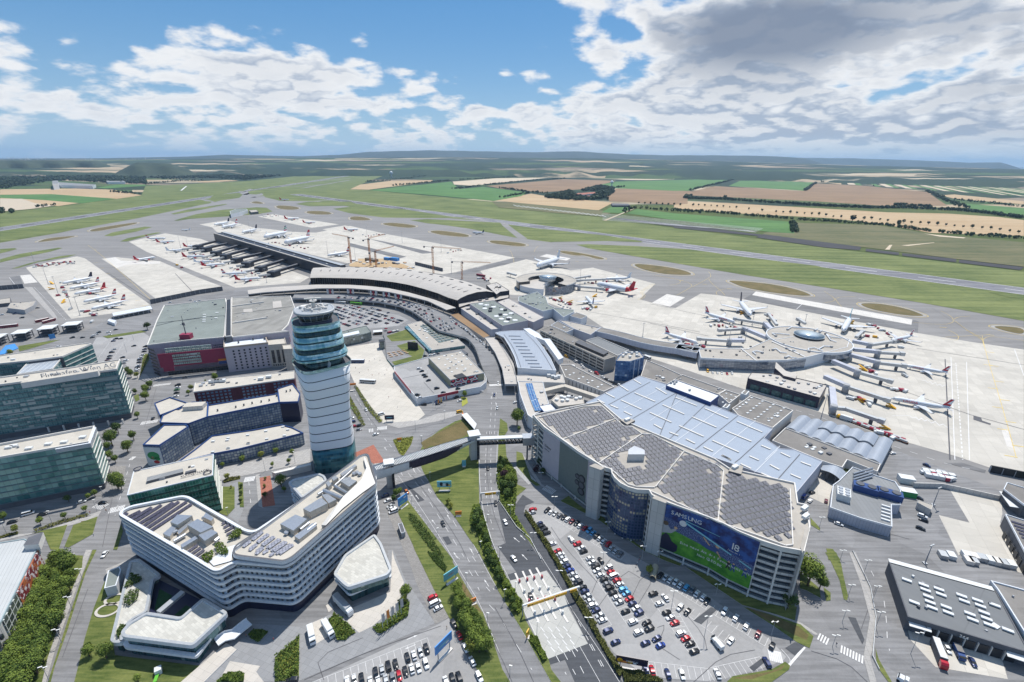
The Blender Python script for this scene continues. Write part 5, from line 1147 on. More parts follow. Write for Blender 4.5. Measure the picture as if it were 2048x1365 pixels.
def multi(name,label,blocks,h,wall,roof,cat,faces,gm,n,dz,z0=.5,parm='bluep',par=.8):
 zr[0]=h;P_=[ccw(q(s,h))for s in blocks];c=cen([cen(x)for x in P_]);t=thing(name,label,cat,c)
 for i,x in enumerate(P_):
  m=MB();m.side(x,0,h+i*.004);m.build('wall',wall,t);m=MB();m.flat(x,h-.01*i);m.build('roof',roof,t);m=MB();m.ring(offs(x,.1+.01*i),h-.6,h+par+.01*i,.5);m.build('parapet',parm,t)
 for s in faces:
  for k in range(n):fac(t,s,z0+k*dz,z0+(k+1)*dz-.02,gm,.3+.0*k,'glass_facade',z=h)
 return t
t=multi('blue_glass_building','long stepped building with deep blue glass grid facade left of the tower',['K 32,1288 200,1293 500,1098 470,1080 250,1082','K 205,1060 235,985 372,920 400,922 540,848 698,850 690,1000 500,1070','K 150,862 310,800 500,862 370,922 205,985','K 700,882 1412,762 1430,850 690,1000','K 1410,712 1565,662 1640,760 1620,845 1430,852'],16.5,'navy','gravelw','office building',['K 32,1288 200,1293 500,1098','K 500,1070 690,1000','K 690,1000 1430,850','K 1430,852 1620,845','K 150,862 205,985'],'blueg',4,3.9,.6)
rbox(t,'roof_storey','K 565,905',16.5,13,6.5,3.2,.18,'concw','gravelw')
rboxes(t,'roof_vent','K 797,935 983,900 1065,880 1150,860 1243,845 1325,830 1400,785 1500,740 1540,730',16.5,.8,.8,1.6,.2,'dgrey')
a,b=q('K 32,1288 200,1293',16.5);fac(t,[a,b],2,15.5,'whitemat',.55,'poster');
x=lerp(a,b,.5);d_=(b[0]-a[0],b[1]-a[1]);L_=math.hypot(*d_);n_=(d_[1]/L_,-d_[0]/L_);
if n_[0]*(x[0]-ORG[t.name][0])+n_[1]*(x[1]-ORG[t.name][1])<0:n_=(-n_[0],-n_[1])
for f,zz,r,sx,mt in((.5,9.5,3.,1.3,'green2'),(.42,8,1.2,.9,'tan'),(.6,5,1.2,1.6,'red'),(.7,7.5,1.5,1.2,'green2')):
 y=lerp(a,b,f);m=MB();P2=[]
 for i in range(14):e,g=r*sx*math.cos(i*.45),r*math.sin(i*.45);P2.append((y[0]+d_[0]/L_*e+n_[0]*.6,y[1]+d_[1]/L_*e+n_[1]*.6,zz+g))
 m.face(P2);m.build('printed_figure',mt,t)
D['green2']=flatm((.03,.25,.08),.5,.3)
t=multi('blue_annex','low blue-trimmed annex with gravel roof below the blue glass building',['K 560,1340 740,1195 1160,1135 1450,1082 1560,1110 1672,1165 1010,1331 O 1010,150 640,240'],8.5,'navy','gravelw','building',['O 1010,150 K 1010,1331 1672,1165'],'blueg',2,3.9,.4)
rboxes(t,'roof_hatch','K 905,1215 750,1250 1105,1185 1290,1145 1465,1100 1515,1130 1480,1190 1300,1225 1110,1270 905,1320 O 1365,40 1150,10 1160,88 1003,130',8.5,2.,1.2,.9,.2,'whitemat')
t,p=bld('maroon_panel_building','long building with dark red panel facade and small windows behind the blue glass building','K 550,742 565,650 950,590 1290,560 1580,525 1580,603 1305,640 960,690',17.,'maroon','gravelw','building',.5,.4,parm='offwhite')
zr[0]=17.
for a,b,n in(('K 550,742','K 955,690',8),('K 965,688','K 1300,640',7),('K 1340,635','K 1570,603',5)):
 a,b=q(a,17.)[0],q(b,17.)[0];wins(t,a,b,3.2,5,2.7,n,1.7,1.4,'winlit',.15)
rboxes(t,'roof_unit','K 735,640 760,635 790,632 820,630 1240,610 1320,590 850,630',17.5,4,2.5,1.8,.2,'whitemat')
t,p=bld('hotel_building','pale lilac hotel block with rows of small square windows and white roof','K 860,292 858,222 1292,180 1312,242',24.,'hotelw','white','hotel',1.2,.8,parm='tan2')
D['tan2']=surf((.40,.34,.28),.08,.3,2.)
a,b=q('K 860,292 1312,242',24.);wins(t,a,b,2.,7,2.9,7,1.5,1.6,'window',.12,u0=.13,u1=.99)
rboxes(t,'roof_vent','K 920,225 1010,240 1160,208 1275,205 1140,185',24.,1,1,2.4,0,'dgrey')
t,p=bld('hotel_building','beige annex with tall dark window strips right of the lilac hotel','K 1312,265 1300,195 1480,180 1500,250',22.,'beigew','gravelw','hotel',.8,.5)
a,b=q('K 1312,265 1500,250',22.);
for i in range(3):fac(t,[lerp(a,b,.1+i*.29),lerp(a,b,.27+i*.29)],4,17,'darkg',.15,'window_strip')
wins(t,a,b,1.2,1,3,7,.9,1.6,'window')
t,p=bld('brown_block','narrow brown block between hotel annex and tower','K 1470,305 1460,262 1545,255 1560,300',23.,'beigew','gravelw','building',.5,.4)
t,p=bld('parking_garage','wide parking garage with green-grey roof and magenta front, left half','K 72,262 175,0 A 1680,880 B 0,972 520,910 530,985 510,1290 K 860,180 500,212',28.,'lilac','roofgreen','garage',.6,.8,parm='offwhite')
a,b=q('K 145,290 860,225',28.);c0=q('K 72,262',28.)[0]
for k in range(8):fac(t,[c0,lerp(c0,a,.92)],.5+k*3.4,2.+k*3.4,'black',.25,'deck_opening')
fac(t,[lerp(a,b,.02),lerp(a,b,.98)],9.,22.,'magenta',.5,'magenta_front');fac(t,[lerp(a,b,.05),lerp(a,b,.2)],5.,9.,'magenta',.5,'magenta_front')
for f0,f1,z0,n in((.14,.8,22.3,2),(.22,.62,10.5,4)):
 for k in range(n):fac(t,[lerp(a,b,f0),lerp(a,b,f1)],z0+k*2.6,z0+1.9+k*2.6,'lattice',.8,'lattice_screen')
D['lattice']=glass((.05,.09,.08),(.22,.30,.27),(.45,.50,.46),1.6,1.1,.25,metal=.1,pb=.1)
wins(t,lerp(a,b,.82),lerp(a,b,.99),23.,2,2.,6,1.,1.,'window')
fac(t,[lerp(a,b,.1),lerp(a,b,.98)],.5,4.5,'darkg',.3,'shop_front')
fac(t,[lerp(a,b,.86),lerp(a,b,.98)],7.,10.,'bluep',.9,'sign');fac(t,[lerp(a,b,.86),lerp(a,b,.98)],10.,12.,'orange',.9,'sign')
m=MB()
for s in('B -300,1215 0,1140 330,1095 500,1085 540,1105','A 1600,1058 2048,1010'):m.strip(q(s,28.1),1.0,28.12)
m.build('expansion_joint','black',t)
rboxes(t,'roof_hatch','B 300,1075 300,1100 298,1125 296,1145 430,1055 420,1110',28.1,3.,2.,.5,.1,'whitemat')
x=q('K 480,190',28.)[0];m=MB();m.box(*x,28,9,6,4.5,.1);m.build('roof_storey','magenta',t);m=MB();m.tube((*x,32),(x[0],x[1],50),.5,6,0,.15);m.box(x[0],x[1],41,1.6,1.6,2.4);m.build('antenna_mast','dgrey',t)
t,p=bld('parking_garage','parking garage with patched brown-grey roof, right half behind the tower','K 945,180 920,120 B 580,1270 580,900 1185,885 1228,1005 1160,1180 1100,1240 K 1520,120',28.,'lilac','roofp','garage',.6,.8,parm='offwhite')
D['roofp']=slab((.27,.265,.25),5,16,.02,.14,rot=8,stain=.45,rough=.9)
m=MB()
for s in('B 585,1068 1200,990',):m.strip(q(s,28.1),1.0,28.12)
m.build('expansion_joint','black',t);m=MB()
for s in('B 585,990 910,945','B 590,1160 945,1105'):a,b=q(s,28.5);x=lerp(a,b,.5);m.box(*x,27.9,math.dist(a,b),1.,1.4,math.atan2(b[1]-a[1],b[0]-a[0]))
m.build('roof_rail','offwhite',t)
sh=[q('B 700,1020 790,1012 795,1045 702,1050',28.1),q('B 1000,940 1085,930 1095,995 1005,1008',28.1)]
m=MB();[m.flat(x,28.13)for x in sh];m.build('roof_patch','roofbeige',t)
a,b=q('K 1130,140 1520,90',28.)
for k in range(2):fac(t,[a,b],20+k*2.8,22.2+k*2.8,'lattice',.8,'lattice_screen')
fac(t,[lerp(a,b,.4),lerp(a,b,1)],14.,19.,'magenta',.5,'magenta_front')
t,p=bld('white_link_building','narrow dark link with stair tower between the garage halves','B 525,925 575,915 578,1290 515,1300',30.,'dgrey','black','building',.5,.5,parm='offwhite')
H=15.
t,p=bld('white_roof_hall','white roofed hall with a large red and white poster, bottom left corner','N -300,1100 0,757 375,0 M 392,1292 250,1222 0,1262 -400,1300',H,'concw','whitemat2','hall',.3,.4,parm='cyan2')
D['whitemat2']=slab((.46,.475,.48),1.4,90,.05,.03,rot=-30,stain=.2);D['cyan2']=flatm((.30,.38,.40),.4,.4)
m=MB();m.prism(q('M 240,1285 290,1205 442,1150 395,1275',18.),H-.5,18.,0,1);m.build('roof_storey',['offwhite','dgrey'],t)
a,b=q('N 0,757 375,0',H);a=lerp(b,a,2.2)
fac(t,[lerp(b,a,.0),lerp(b,a,.28)],1.,H-.5,'posterp',.5,'poster')
def pst(n):
 m,t_,b=base(n,.5,.3);v=t_.n('ShaderNodeUVMap').outputs[0];k=noi(t_,v,.18,3);k2=noi(t_,v,.5,3)
 t_.l(t_.mix(t_.ss(k,.5,.56),t_.mix(t_.ss(k2,.45,.5),(.55,.5,.52),(.16,.02,.03)),(.35,.10,.04)),b.inputs['Base Color']);return m
D['posterp']=pst
x1,x0=lerp(b,a,.02),lerp(b,a,.12);
fac(t,[lerp(b,a,.285),lerp(b,a,.44)],1.,H-.5,'latticed',.5,'lattice_screen');D['latticed']=glass((.03,.04,.05),(.12,.14,.14),(.5,.52,.5),3.4,3.,.4,pb=.05)
wins(t,lerp(b,a,.46),lerp(b,a,.58),2,3,4,3,1.4,1.8,'window',.4)
fac(t,[lerp(b,a,.6),lerp(b,a,.8)],1.,H-.5,'tealb',.4,'glass_facade')
tb=q('w 400,1290 700,1270',0)
base_=q('p 619,938 705,927',2.)
c=(-114.2,262.)
t=thing('control_tower','tall white airport control tower with turquoise glass crown','control tower',c)
def toc(r,sx=1.,rot=0.,n=40,p_=3.2,cx=0,cy=0):
 o=[]
 for i in range(n):
  a=6.28318*i/n;ca,sa=math.cos(a),math.sin(a);k=(abs(ca)**p_+abs(sa)**p_)**(-1/p_);x,y=r*sx*k*ca,r*k*sa;o.append((c[0]+cx+x*math.cos(rot)-y*math.sin(rot),c[1]+cy+x*math.sin(rot)+y*math.cos(rot)))
 return o
def rings(name,mats,prof,p_=3.2,cap=True):
 m=MB();prev=None
 for z,r,sx,ro in prof:
  o=toc(r,sx,rad(ro),40,p_)
  if prev:
   u=0
   for i in range(40):
    j=(i+1)%40;L_=math.dist(prev[0][i],prev[0][j]);m.face([(*prev[0][i],prev[1]),(*prev[0][j],prev[1]),(*o[j],z),(*o[i],z)],0,[(u,prev[1]),(u+L_,prev[1]),(u+L_,z),(u,z)],True);u+=L_
  prev=(o,z)
 if cap:m.face([(*x,prev[1])for x in prev[0]])
 return m.build(name,mats,t)
rings('glass_base','towerbase',[(0,12.0,1.05,14),(18,12.0,1.05,17)],5.)
rings('shaft_cladding','towerw',[(17.5,12.5,1.03,17),(30,12.2,1.03,22),(45,12.1,1.03,28),(58,12.6,1.04,34),(70.5,13.5,1.06,40)],5.)
rings('balcony','towerg',[(70.5,13.7,1.06,40),(71.2,13.9,1.06,40),(72.6,14.,1.06,40)],5.,False)
m=MB();m.flat(toc(13.5,1.06,rad(40),40,5.),71.2);m.build('balcony_floor','dgrey',t)
rings('dark_storey','towerdark',[(71.,10.4,1.05,38),(76.4,10.4,1.05,38)],4.)
seg=[(76.2,12.9,1.12,30,'towerg'),(77.8,13.4,1.12,31,'towerdark'),(78.5,13.3,1.12,31,'towerg'),(81.,12.6,1.1,31,'towerdark'),(84.,12.5,1.1,30,'towerg'),(87.2,12.3,1.1,29,'towerdark'),(88.0,12.2,1.1,29,'towerg'),(91,11.9,1.1,28,'towerdark'),(94.2,11.8,1.1,28,'towerg'),(97.,11.6,1.1,27,None)]
for a,b in zip(seg,seg[1:]):
 k=.35 if a[4]=='towerdark' else 0.;rings('glass_ring' if a[4]=='towerg' else 'window_ring',a[4],[(a[0],a[1]-k,a[2],a[3]),(b[0],b[1]-k,b[2],b[3])],3.4)
rings('terrace','dgrey',[(97,11.2,1.1,27),(97.2,11.2,1.1,27)],3.4)
rings('railing','towerg',[(97,11.6,1.1,27),(98.2,11.6,1.1,27)],3.4,False)
rings('cabin_base','navy',[(97.2,9.,1.,30),(99.,8.6,1.,30)],3.)
rings('cabin_window_band','cabg',[(99.,8.4,1.,30),(103.,10.2,1.,30)],3.)
D['cabg']=glass((.01,.015,.02),(.05,.06,.07),(.25,.27,.28),3.,9,.25,blind=(.2,.2,.2),pb=.05,metal=.5)
rings('cabin_roof','gal',[(103.,10.4,1.,30),(103.5,11.,1.,30),(104.6,10.9,1.,30),(104.7,10.,1.,30),(104.4,9.8,1.,30)],2.6)
m=MB()
for i in range(22):a=i*.449;r_=3.+(i*7%5)*1.2;m.box(c[0]+r_*math.cos(a),c[1]+r_*math.sin(a),104.3,1.+(i%3)*.5,.8,.5+(i%4)*.35,a)
m.ring(toc(5.2,1.,.5,24,2.2),105.2,106.1,.3);m.build('roof_equipment','offwhite',t)
m=MB();m.frus(c[0],c[1],105.2,109.,1.2,.8,10);m.frus(c[0],c[1],109.,109.5,2.2,2.2,12);m.box(c[0],c[1],110.2,9.,.9,.7,.3);m.tube((c[0],c[1],109.4),(c[0],c[1],110.4),.5,6);m.tube((c[0]+1,c[1],109.4),(c[0]+1,c[1],113.),.12,4);m.build('radar_antenna','offwhite',t)
x=q('w 525,563',74.)[0];m=MB();m.tube((x[0],x[1],72.9),(x[0]-.2,x[1]-.6,73.),2.6,20);m.build('round_dish','whitemat',t)
zt=29.5;zl=26.
right=q('O 1215,1150 P 1398,158 1462,152 1547,440 700,1190 650,1235 600,1252',zt)
R_up=q('P 85,1140 1395,165 1440,148 1470,160 1548,430 1540,470 1120,800 690,1215 600,1252 150,1200',zt)
low=q('O 48,765 165,690 700,585 1345,935 1440,950 P 1395,165 1440,148 1470,160 1548,430 1540,470 1120,800 690,1215 Q 1990,90 1890,130 1440,100 1385,125 1195,238 900,90 O 880,1300 48,815',zl)
low=q('O 45,790 60,745 165,692 700,585 770,600 1345,935 1430,955',zl)+q('P 1395,160 1465,150 1550,435 1535,475 690,1210 600,1250',zt)+q('Q 1400,150 1340,170 1240,228 1190,238 1150,228 900,75',zl)
low=ccw(low);low=rnd(low,2.2,3)
c=cen(low);t=thing('curved_office_building','white office building with rounded corners and stacked ribbon windows, bottom left','office building',(c[0],c[1],0))
core=offs(low,-.85)
zs=[5.+i*3.5 for i in range(7)]
for i,z in enumerate(zs):
 if z>24.:break
 m=MB();m.side(offs(core,.02),z+1.3,z+3.5);m.build('window_band','officeg',t)
for i,z in enumerate(zs[:7]):
 m=MB();m.ring(low,z,z+1.2,1.2);m.build('spandrel_band','white',t)
m=MB();m.side(core,0,24.8);m.build('core','navy',t)
m=MB();m.side(offs(core,-2.),0,5.1);m.build('ground_glazing','shopg',t)
lw_=rnd(ccw(q('O 45,790 60,745 165,692 700,585 770,600 1345,935 1440,960 1240,1090 1215,1160 Q 1400,150 1240,228 1190,238 1150,228',zl)),1.5,3)
m=MB();m.flat(lw_,zl-.35);m.flat(low,zl-.6);m.build('roof','gravelw',t)
m=MB();m.ring(offs(lw_,.25),zl-.6,zl+.5,.8,0,1);m.build('parapet',['white','dgrey'],t)
ru=rnd(ccw(q('P 85,1140 1395,162 1440,148 1470,160 1550,435 1535,475 690,1210 600,1252 140,1195 90,1180',zt)),2.2,4)
m=MB();m.side(offs(ru,-1.),zl-.3,zt-1.);m.build('window_band','officeg',t)
m=MB();m.flat(ru,zt-.3);m.build('roof','gravelw',t)
m=MB();m.ring(offs(ru,.3),zt-1.3,zt+.5,.9,0,1);m.build('parapet',['white','dgrey'],t)
a,b=q('P 1200,760 1530,475',zt-1);
fac(t,[lerp(a,b,.0),lerp(a,b,.40)],zt-3.4,zt-1.4,'black',.4,'sign_band');x=lerp(a,b,.03);an=math.atan2(b[1]-a[1],b[0]-a[0]);nx_,ny_=math.sin(an),-math.cos(an)
text('OFFICE PARK 4',1.75,(x[0]+nx_*.62,x[1]+ny_*.62,zt-3.1),(math.cos(an),math.sin(an),0),(0,0,1),'white',t)
fac(t,[lerp(a,b,.60),lerp(a,b,.97)],zt-2.8,zt-.4,'yellow',.55,'sign_board');x=lerp(a,b,.68);text('DHL',2.0,(x[0]+nx_*.75,x[1]+ny_*.75,zt-2.5),(math.cos(an),math.sin(an),0),(0,0,1),'red',t)
m=MB();l=q('P 1030,870 1200,700 1400,540 1540,440 1470,250 1440,180',zt+.9);l2=q('P 990,890 1210,600 1400,420 1450,300 1430,240 1425,190',zt+.9)
for i in range(5):m.face([(*l[i],zt+.55),(*l[i+1],zt+.55),(*l2[i+1],zt+1.9),(*l2[i],zt+1.9)]);m.face([(*l2[i+1],zt-.3),(*l2[i],zt-.3),(*l2[i],zt+1.9),(*l2[i+1],zt+1.9)])
m.build('roof_screen','offwhite',t)
def rows_(s0,s1,n,w_,z,mat='solar2',tilt=.35):
 a0,a1=q(s0,z);b0,b1=q(s1,z)
 for i in range(n):
  f=i/max(1,n-1);a,b=lerp(a0,b0,f),lerp(a1,b1,f);d=math.dist(a,b);u=((b[0]-a[0])/d,(b[1]-a[1])/d);nn=(-u[1]*w_,u[0]*w_);m=MB()
  m.face([(*a,z+.15),(*b,z+.15),(b[0]+nn[0],b[1]+nn[1],z+.15+tilt),(a[0]+nn[0],a[1]+nn[1],z+.15+tilt)])
  m.face([(a[0]+nn[0],a[1]+nn[1],z),(b[0]+nn[0],b[1]+nn[1],z),(b[0]+nn[0],b[1]+nn[1],z+.15+tilt),(a[0]+nn[0],a[1]+nn[1],z+.15+tilt)]);m.build('solar_panel_row',mat,t)
z=zl
for s0 in('O 100,785 145,755','O 130,810 270,740','O 165,835 390,700','O 205,855 490,675','O 245,880 610,650','O 285,905 670,640','O 320,930 750,640','O 360,955 800,665'):
 rows_(s0,s0,1,1.7,z)
rows_('O 1105,875 1150,845','O 1150,985 1300,905',4,1.2,z);rows_('O 740,1170 860,1085','O 860,1235 960,1160',4,1.3,z)
z=zt
rows_('O 1420,1030 1520,950','O 1660,1180 1810,1080',6,1.4,z,'solar3');rows_('O 1330,1100 1400,1050','O 1590,1200 1640,1170',5,1.3,z,'solar3')
rows_('P 295,1035 400,950','P 570,1180 710,1085',6,1.5,z,'solar3');rows_('P 200,1105 275,1045','P 330,1180 410,1110',3,1.5,z,'solar3')
D['solar3']=slab((.28,.29,.34),1.2,1.2,.08,.1,(.05,.05,.08),.2,spec=.7,rot=-32,stain=0.)
def rblk(s,z,h,mw='beigew',mr='steel'):
 m=MB();m.prism(q(s,z+h),z-.4,z+h,0,1);m.build('roof_plant',[mw,mr],t)
for s,h in(('O 740,870 845,810 1005,890 875,950',3.6),('O 855,975 975,905 1050,950 920,1035',3.),('O 565,840 640,765 790,775 640,870',3.2),('O 690,1105 670,1075 820,985 845,1010',2.),('O 900,790 930,745 1010,800 985,830',2.4),('O 490,960 640,830 660,850 560,990',1.8),('O 640,930 780,820 800,835 650,970',1.4)):rblk(s,zl,h)
for s,h in(('P 565,860 720,765 840,810 700,930',2.6),('P 800,705 985,590 1050,650 870,740',3.6),('P 990,560 1050,555 1140,610 1060,650',2.6),('P 1180,420 1240,385 1350,420 1270,480',2.2),('P 1090,390 1130,370 1160,385 1110,420',2.2),('P 1030,440 1060,420 1090,450 1060,480',2.4),('P 1180,345 1330,250 1350,265 1200,370',1.6),('P 710,985 760,1020 940,880 900,850',1.6)):rblk(s,zt,h)
for a,b,r in(('P 1010,520','P 1200,600',1.1),('P 770,920','P 860,850',.8),('P 840,930','P 930,860',.8),('P 1120,470','P 1250,545',.7),('P 1120,470','P 1320,290',.5),('P 1000,530','P 950,560',.7)):
 a,b=q(a,zt+1)[0],q(b,zt+1)[0];m=MB();m.tube((*a,zt+1.),(*b,zt+1.),r,10);m.build('air_duct','steel',t)
for s in('P 1320,340','P 1350,330','P 1380,345','P 1240,400','P 1270,395','P 630,945'):x=q(s,zt+1)[0];m=MB();m.frus(*x,zt-.3,zt+1.3,1.1,1.,12);m.build('fan_unit','steel',t)
for a,b,r in(('O 600,1040','O 720,970',.8),('O 520,985','O 640,930',.8),('O 1020,1040','O 1060,1010',1.),('O 900,800','O 990,820',.9)):a,b=q(a,zl+1)[0],q(b,zl+1)[0];m=MB();m.tube((*a,zl+1),(*b,zl+1),r,10);m.build('air_duct','steel',t)
m=MB();m.flat(q('O 1150,1100 1290,1060 1200,1150 1190,1240 1010,1290 960,1240 1040,1180',zl+.1),zl+.12);m.build('roof_terrace','white',t)
def podium(s,z,gl,z0=0,name='podium',r=1.2,roof='speck',edge='white',par=.6):
 P_=rnd(ccw(q(s,z)),r,3);m=MB();m.side(offs(P_,-.9),z0,z-.9);m.build(name+'_glazing',gl,t);m=MB();m.flat(P_,z-.1);m.build(name+'_roof',roof,t)
 m=MB();m.ring(offs(P_,.3),z-1.3,z+par,1.1,0,1);m.build(name+'_edge',[edge,'gal'],t);return P_
podium('Q 310,125 395,100 620,265 545,300 480,640 330,720 225,830 235,955 135,955 118,930',5.6,'shopg')
m=MB();pq=rnd(ccw(q('Q 135,955 118,930 310,125 395,100 1050,500 1300,655 955,1015',5.6)),2,3);
podium('Q 222,850 300,760 480,652 830,705 1055,505 1305,655 955,985 245,895',10.2,'shopg',4.)
P_=rnd(ccw(q('Q 222,900 480,680 830,735 1055,540 1305,690 990,1110 250,1010',5.)),1.5,3);m=MB();m.side(offs(P_,-1.5),0,4.4);m.build('podium_glazing','shopg',t);m=MB();m.ring(P_,4.3,5.5,1.6);m.build('podium_edge','white',t)
m=MB();m.flat(q('Q 570,290 1050,520 820,690 480,640',2.),2.0);m.build('courtyard_floor','watercourt',t)
m=MB();m.flat(q('Q 610,400 740,470 580,640 560,600',2.2),2.25);m.flat(q('Q 880,570 960,600 830,680 760,670',2.2),2.25);m.build('courtyard_lawn','courtgreen',t)
m=MB();l=q('Q 600,640 850,430',9.);m.prism(offs(l,1.2,False)+offs(l,-1.2,False)[::-1],8.2,9.4,bot=True);m.build('courtyard_bridge','gal',t)
podium('R 605,255 690,340 750,388 1150,262 1190,205 1085,-60 1018,-150 718,60',11.,'shopg',6.)
P_=rnd(ccw(q('R 600,300 1085,-40 1200,280 760,470',5.6)),1.5,3);m=MB();m.side(offs(P_,-1.4),0,5.);m.build('podium_glazing','shopg',t);m=MB();m.ring(P_,4.9,6.1,1.6);m.build('podium_edge','white',t)
podium('P 652,445 700,412 960,352 1015,375 1040,420 790,600',15.,'shopg')
bands(t,rnd(q('P 652,445 700,412 960,352 1015,375 1040,420 790,600',15.),2,3),[3,6.7,10.4],1.1,1.1,'white')
m=MB();l=q('Q 1000,1180 1400,1010',1.2);m.prism(q('Q 820,1357 1290,950 1400,1020 1060,1357',.6),0,.5,0,1);m.build('ramp',['white','plazalight'],t)
m=MB();l=q('Q 1190,950 1280,890 1370,870 1450,800 1530,740',3.);a=offs(l,2,False);b=offs(l,-2,False);m.prism(a+b[::-1],2.6,3.1,bot=True);m.side(b,2.6,4.2,0,False);m.build('stair','white',t)
t,p=bld('pavilion','small pale pavilion with grey flat roof on the lawn left of the curved office','N 1070,400 1110,220 1225,175 1240,215 1190,370',5.,'white','roofgreen','pavilion',.4,.4)
t,p=bld('shed','small grey hut on the cobbled strip right of the curved office','S 288,965 330,955 360,1045 320,1060',3.2,'grey','dgrey','hut',.2,.2,parm='white')
t=thing('stone_ring','two white stone rings like a figure eight on the lawn','garden ring',q('N 1120,600')[0])
for s,rx,ry in(('N 1105,620',5.,3.2),('N 1175,510',4.2,2.8)):
 x=q(s,.3)[0];o=[(x[0]+rx*math.cos(i*.2617)*1.,x[1]+ry*1.15*math.sin(i*.2617))for i in range(24)];m=MB();m.ring(o,.28,.65,1.0);m.build('ring','plazalight',t)
t=thing('playground_slide','bright green playground slide with a white platform','slide',q('Q 560,1320')[0]);a,b=q('Q 600,1245 560,1357',1.)
m=MB();l=[a,b];m.strip(l,1.2,1.2);m.build('chute','green',t);m=MB();m.box(a[0],a[1],0,2.2,2.2,2.6,.6);m.build('platform','whitemat',t)
t,p=bld('ramp_wall','concrete ramp building with dark opening beside the tower','O 1605,330 2005,235 2005,262 1640,345',4.,'offwhite','offwhite','wall',.2,.2)
t=thing('footbridge','white boat-shaped covered footbridge crossing the roads','footbridge',q('S 560,300')[0])
A=q('S 45,400',16.)[0];B2=q('S 1050,85',16.)[0];N=36;d=(B2[0]-A[0],B2[1]-A[1]);L_=math.hypot(*d);u=(d[0]/L_,d[1]/L_);n_=(u[1],-u[0])
if n_[1]>0:n_=(-n_[0],-n_[1])
for nm,mt,lo in(('hull_panel','white',0),('dark_hull_panel','violet',1)):
 m=MB();K=10
 def pt_(i,j):
  f=i/N;a=math.pi*(.0+1.0*j/K);w_=3.+1.2*math.sin(math.pi*f);h_=6.3+1.6*math.sin(math.pi*f)if f<.7 else 7.6-(f-.7)*17
  if f<.35:w_*=1.25-f*.7;h_*=1.2-f*.57
  x=A[0]+d[0]*f;y=A[1]+d[1]*f;cz=16.
  return(x+n_[0]*w_*math.cos(a)*(1 if True else 1),y+n_[1]*w_*math.cos(a),cz-h_*math.sin(a)*1.0)
 for i in range(N):
  for j in range(K):
   f=(i+.5)/N;v=j/K;dark=(.27+.22*v*1.2 if True else 0)<f+.1*0 and f<.86-.22*v and f>.30+.18*(v)
   if dark==bool(lo):m.face([pt_(i,j),pt_(i+1,j),pt_(i+1,j+1),pt_(i,j+1)],0,None,True)
 m.build(nm,mt,t)
D['violet']=slab((.07,.055,.09),60,.45,.08,.1,(.02,.02,.03),stain=0.)
m=MB()
for i in range(1,N*2):
 f=i/N/2;x=(A[0]+d[0]*f,A[1]+d[1]*f);w_=2.+2.*math.sin(math.pi*f);m.box(x[0],x[1],15.9,.4,w_*1.7,.3,math.atan2(u[1],u[0]))
m.build('roof_rib','whitemat',t);m=MB();l=[lerp(A,B2,.1),lerp(A,B2,.97)];a=offs(l,1.7,False);b=offs(l,-1.7,False);m.prism(a+b[::-1],14.8,15.8,0,0,True);m.build('deck_roof','dgrey',t)
def lift(label,s,zt_,w_=4.5):
 x=q(s,0)[0];t=thing('lift_tower',label,'lift tower',x);m=MB();m.box(x[0],x[1],0,w_,w_,zt_,.3);m.build('shaft','concw',t);m=MB();m.box(x[0]+2.2,x[1]-1.2,.5,1.4,3.4,zt_-2,.3);m.build('dark_glazing','darkg',t);m=MB();m.box(x[0],x[1],zt_,w_+1.6,w_+1.2,.5,.3);m.build('roof','whitemat',t)
lift('pale lift tower with dark glazing at the office end of the footbridge','S 215,572',17.)
lift('pale lift tower on the grass where footbridge and truss bridge meet','S 1070,285',18.5,6)
t=thing('truss_bridge','horizontal dark steel truss footbridge running to the car park','footbridge',q('S 1350,200')[0]);A=q('S 1095,85',17.)[0];B2=q('S 1655,62',17.)[0];an=math.atan2(B2[1]-A[1],B2[0]-A[0]);L_=math.dist(A,B2)
m=MB();x=lerp(A,B2,.5);m.box(*x,16.2,L_,3.4,.8,an);m.build('roof','whitemat',t)
m=MB();m.box(*x,12.4,L_,3.2,.5,an);
nn=(-math.sin(an)*1.6,math.cos(an)*1.6)
for sgn in(-1,1):
 for i in range(14):
  a=lerp(A,B2,i/14);b=lerp(A,B2,(i+.5)/14);c2=lerp(A,B2,(i+1)/14);a,b,c2=[(k[0]+nn[0]*sgn,k[1]+nn[1]*sgn)for k in(a,b,c2)]
  m.tube((*a,12.7),(*b,16.2),.22,5);m.tube((*b,16.2),(*c2,12.7),.22,5)
m.build('truss','black',t);m=MB();y=lerp(A,B2,.96);m.box(y[0],y[1],11.6,9,6.,5.6,an);m.build('end_box','steel',t);m=MB();y=q('S 1608,300',0)[0];m.box(*y,0,1.,1.,12.);m.build('column','dgrey',t)
t,p=bld('deck_building','parking deck with red edged roof between bus park and central road','J 555,480 905,385 1130,620 1475,550 1500,605 1500,640 1440,690 790,812 560,530',5.4,'white','carpark','parking deck',.6,.4)
a,b=q('J 560,530 790,812',5.4);fac(t,[lerp(a,b,.0),lerp(a,b,.75)],3.6,6.2,'redd',.3,'red_fascia');a,b=q('J 1000,780 1210,735',5.4);fac(t,[a,b],4.,6.4,'redd',.35,'red_fascia')
m=MB();a,b=q('J 790,812 1440,690',0)
m.build;m=MB()
for s in('J 640,600 905,545','J 860,640 960,750'):m.strip(q(s,5.55),.4,5.5)
m.build('deck_joint','dgrey',t)
t,p=bld('mural_box_building','box building with grey roof and colourful painted end wall on the parking deck','J 905,388 1240,320 1475,545 1130,617',12.,'offgreen','gravel','building',.35,.4,parm='gal')
D['offgreen']=surf((.30,.29,.20),.1,.3,1.)
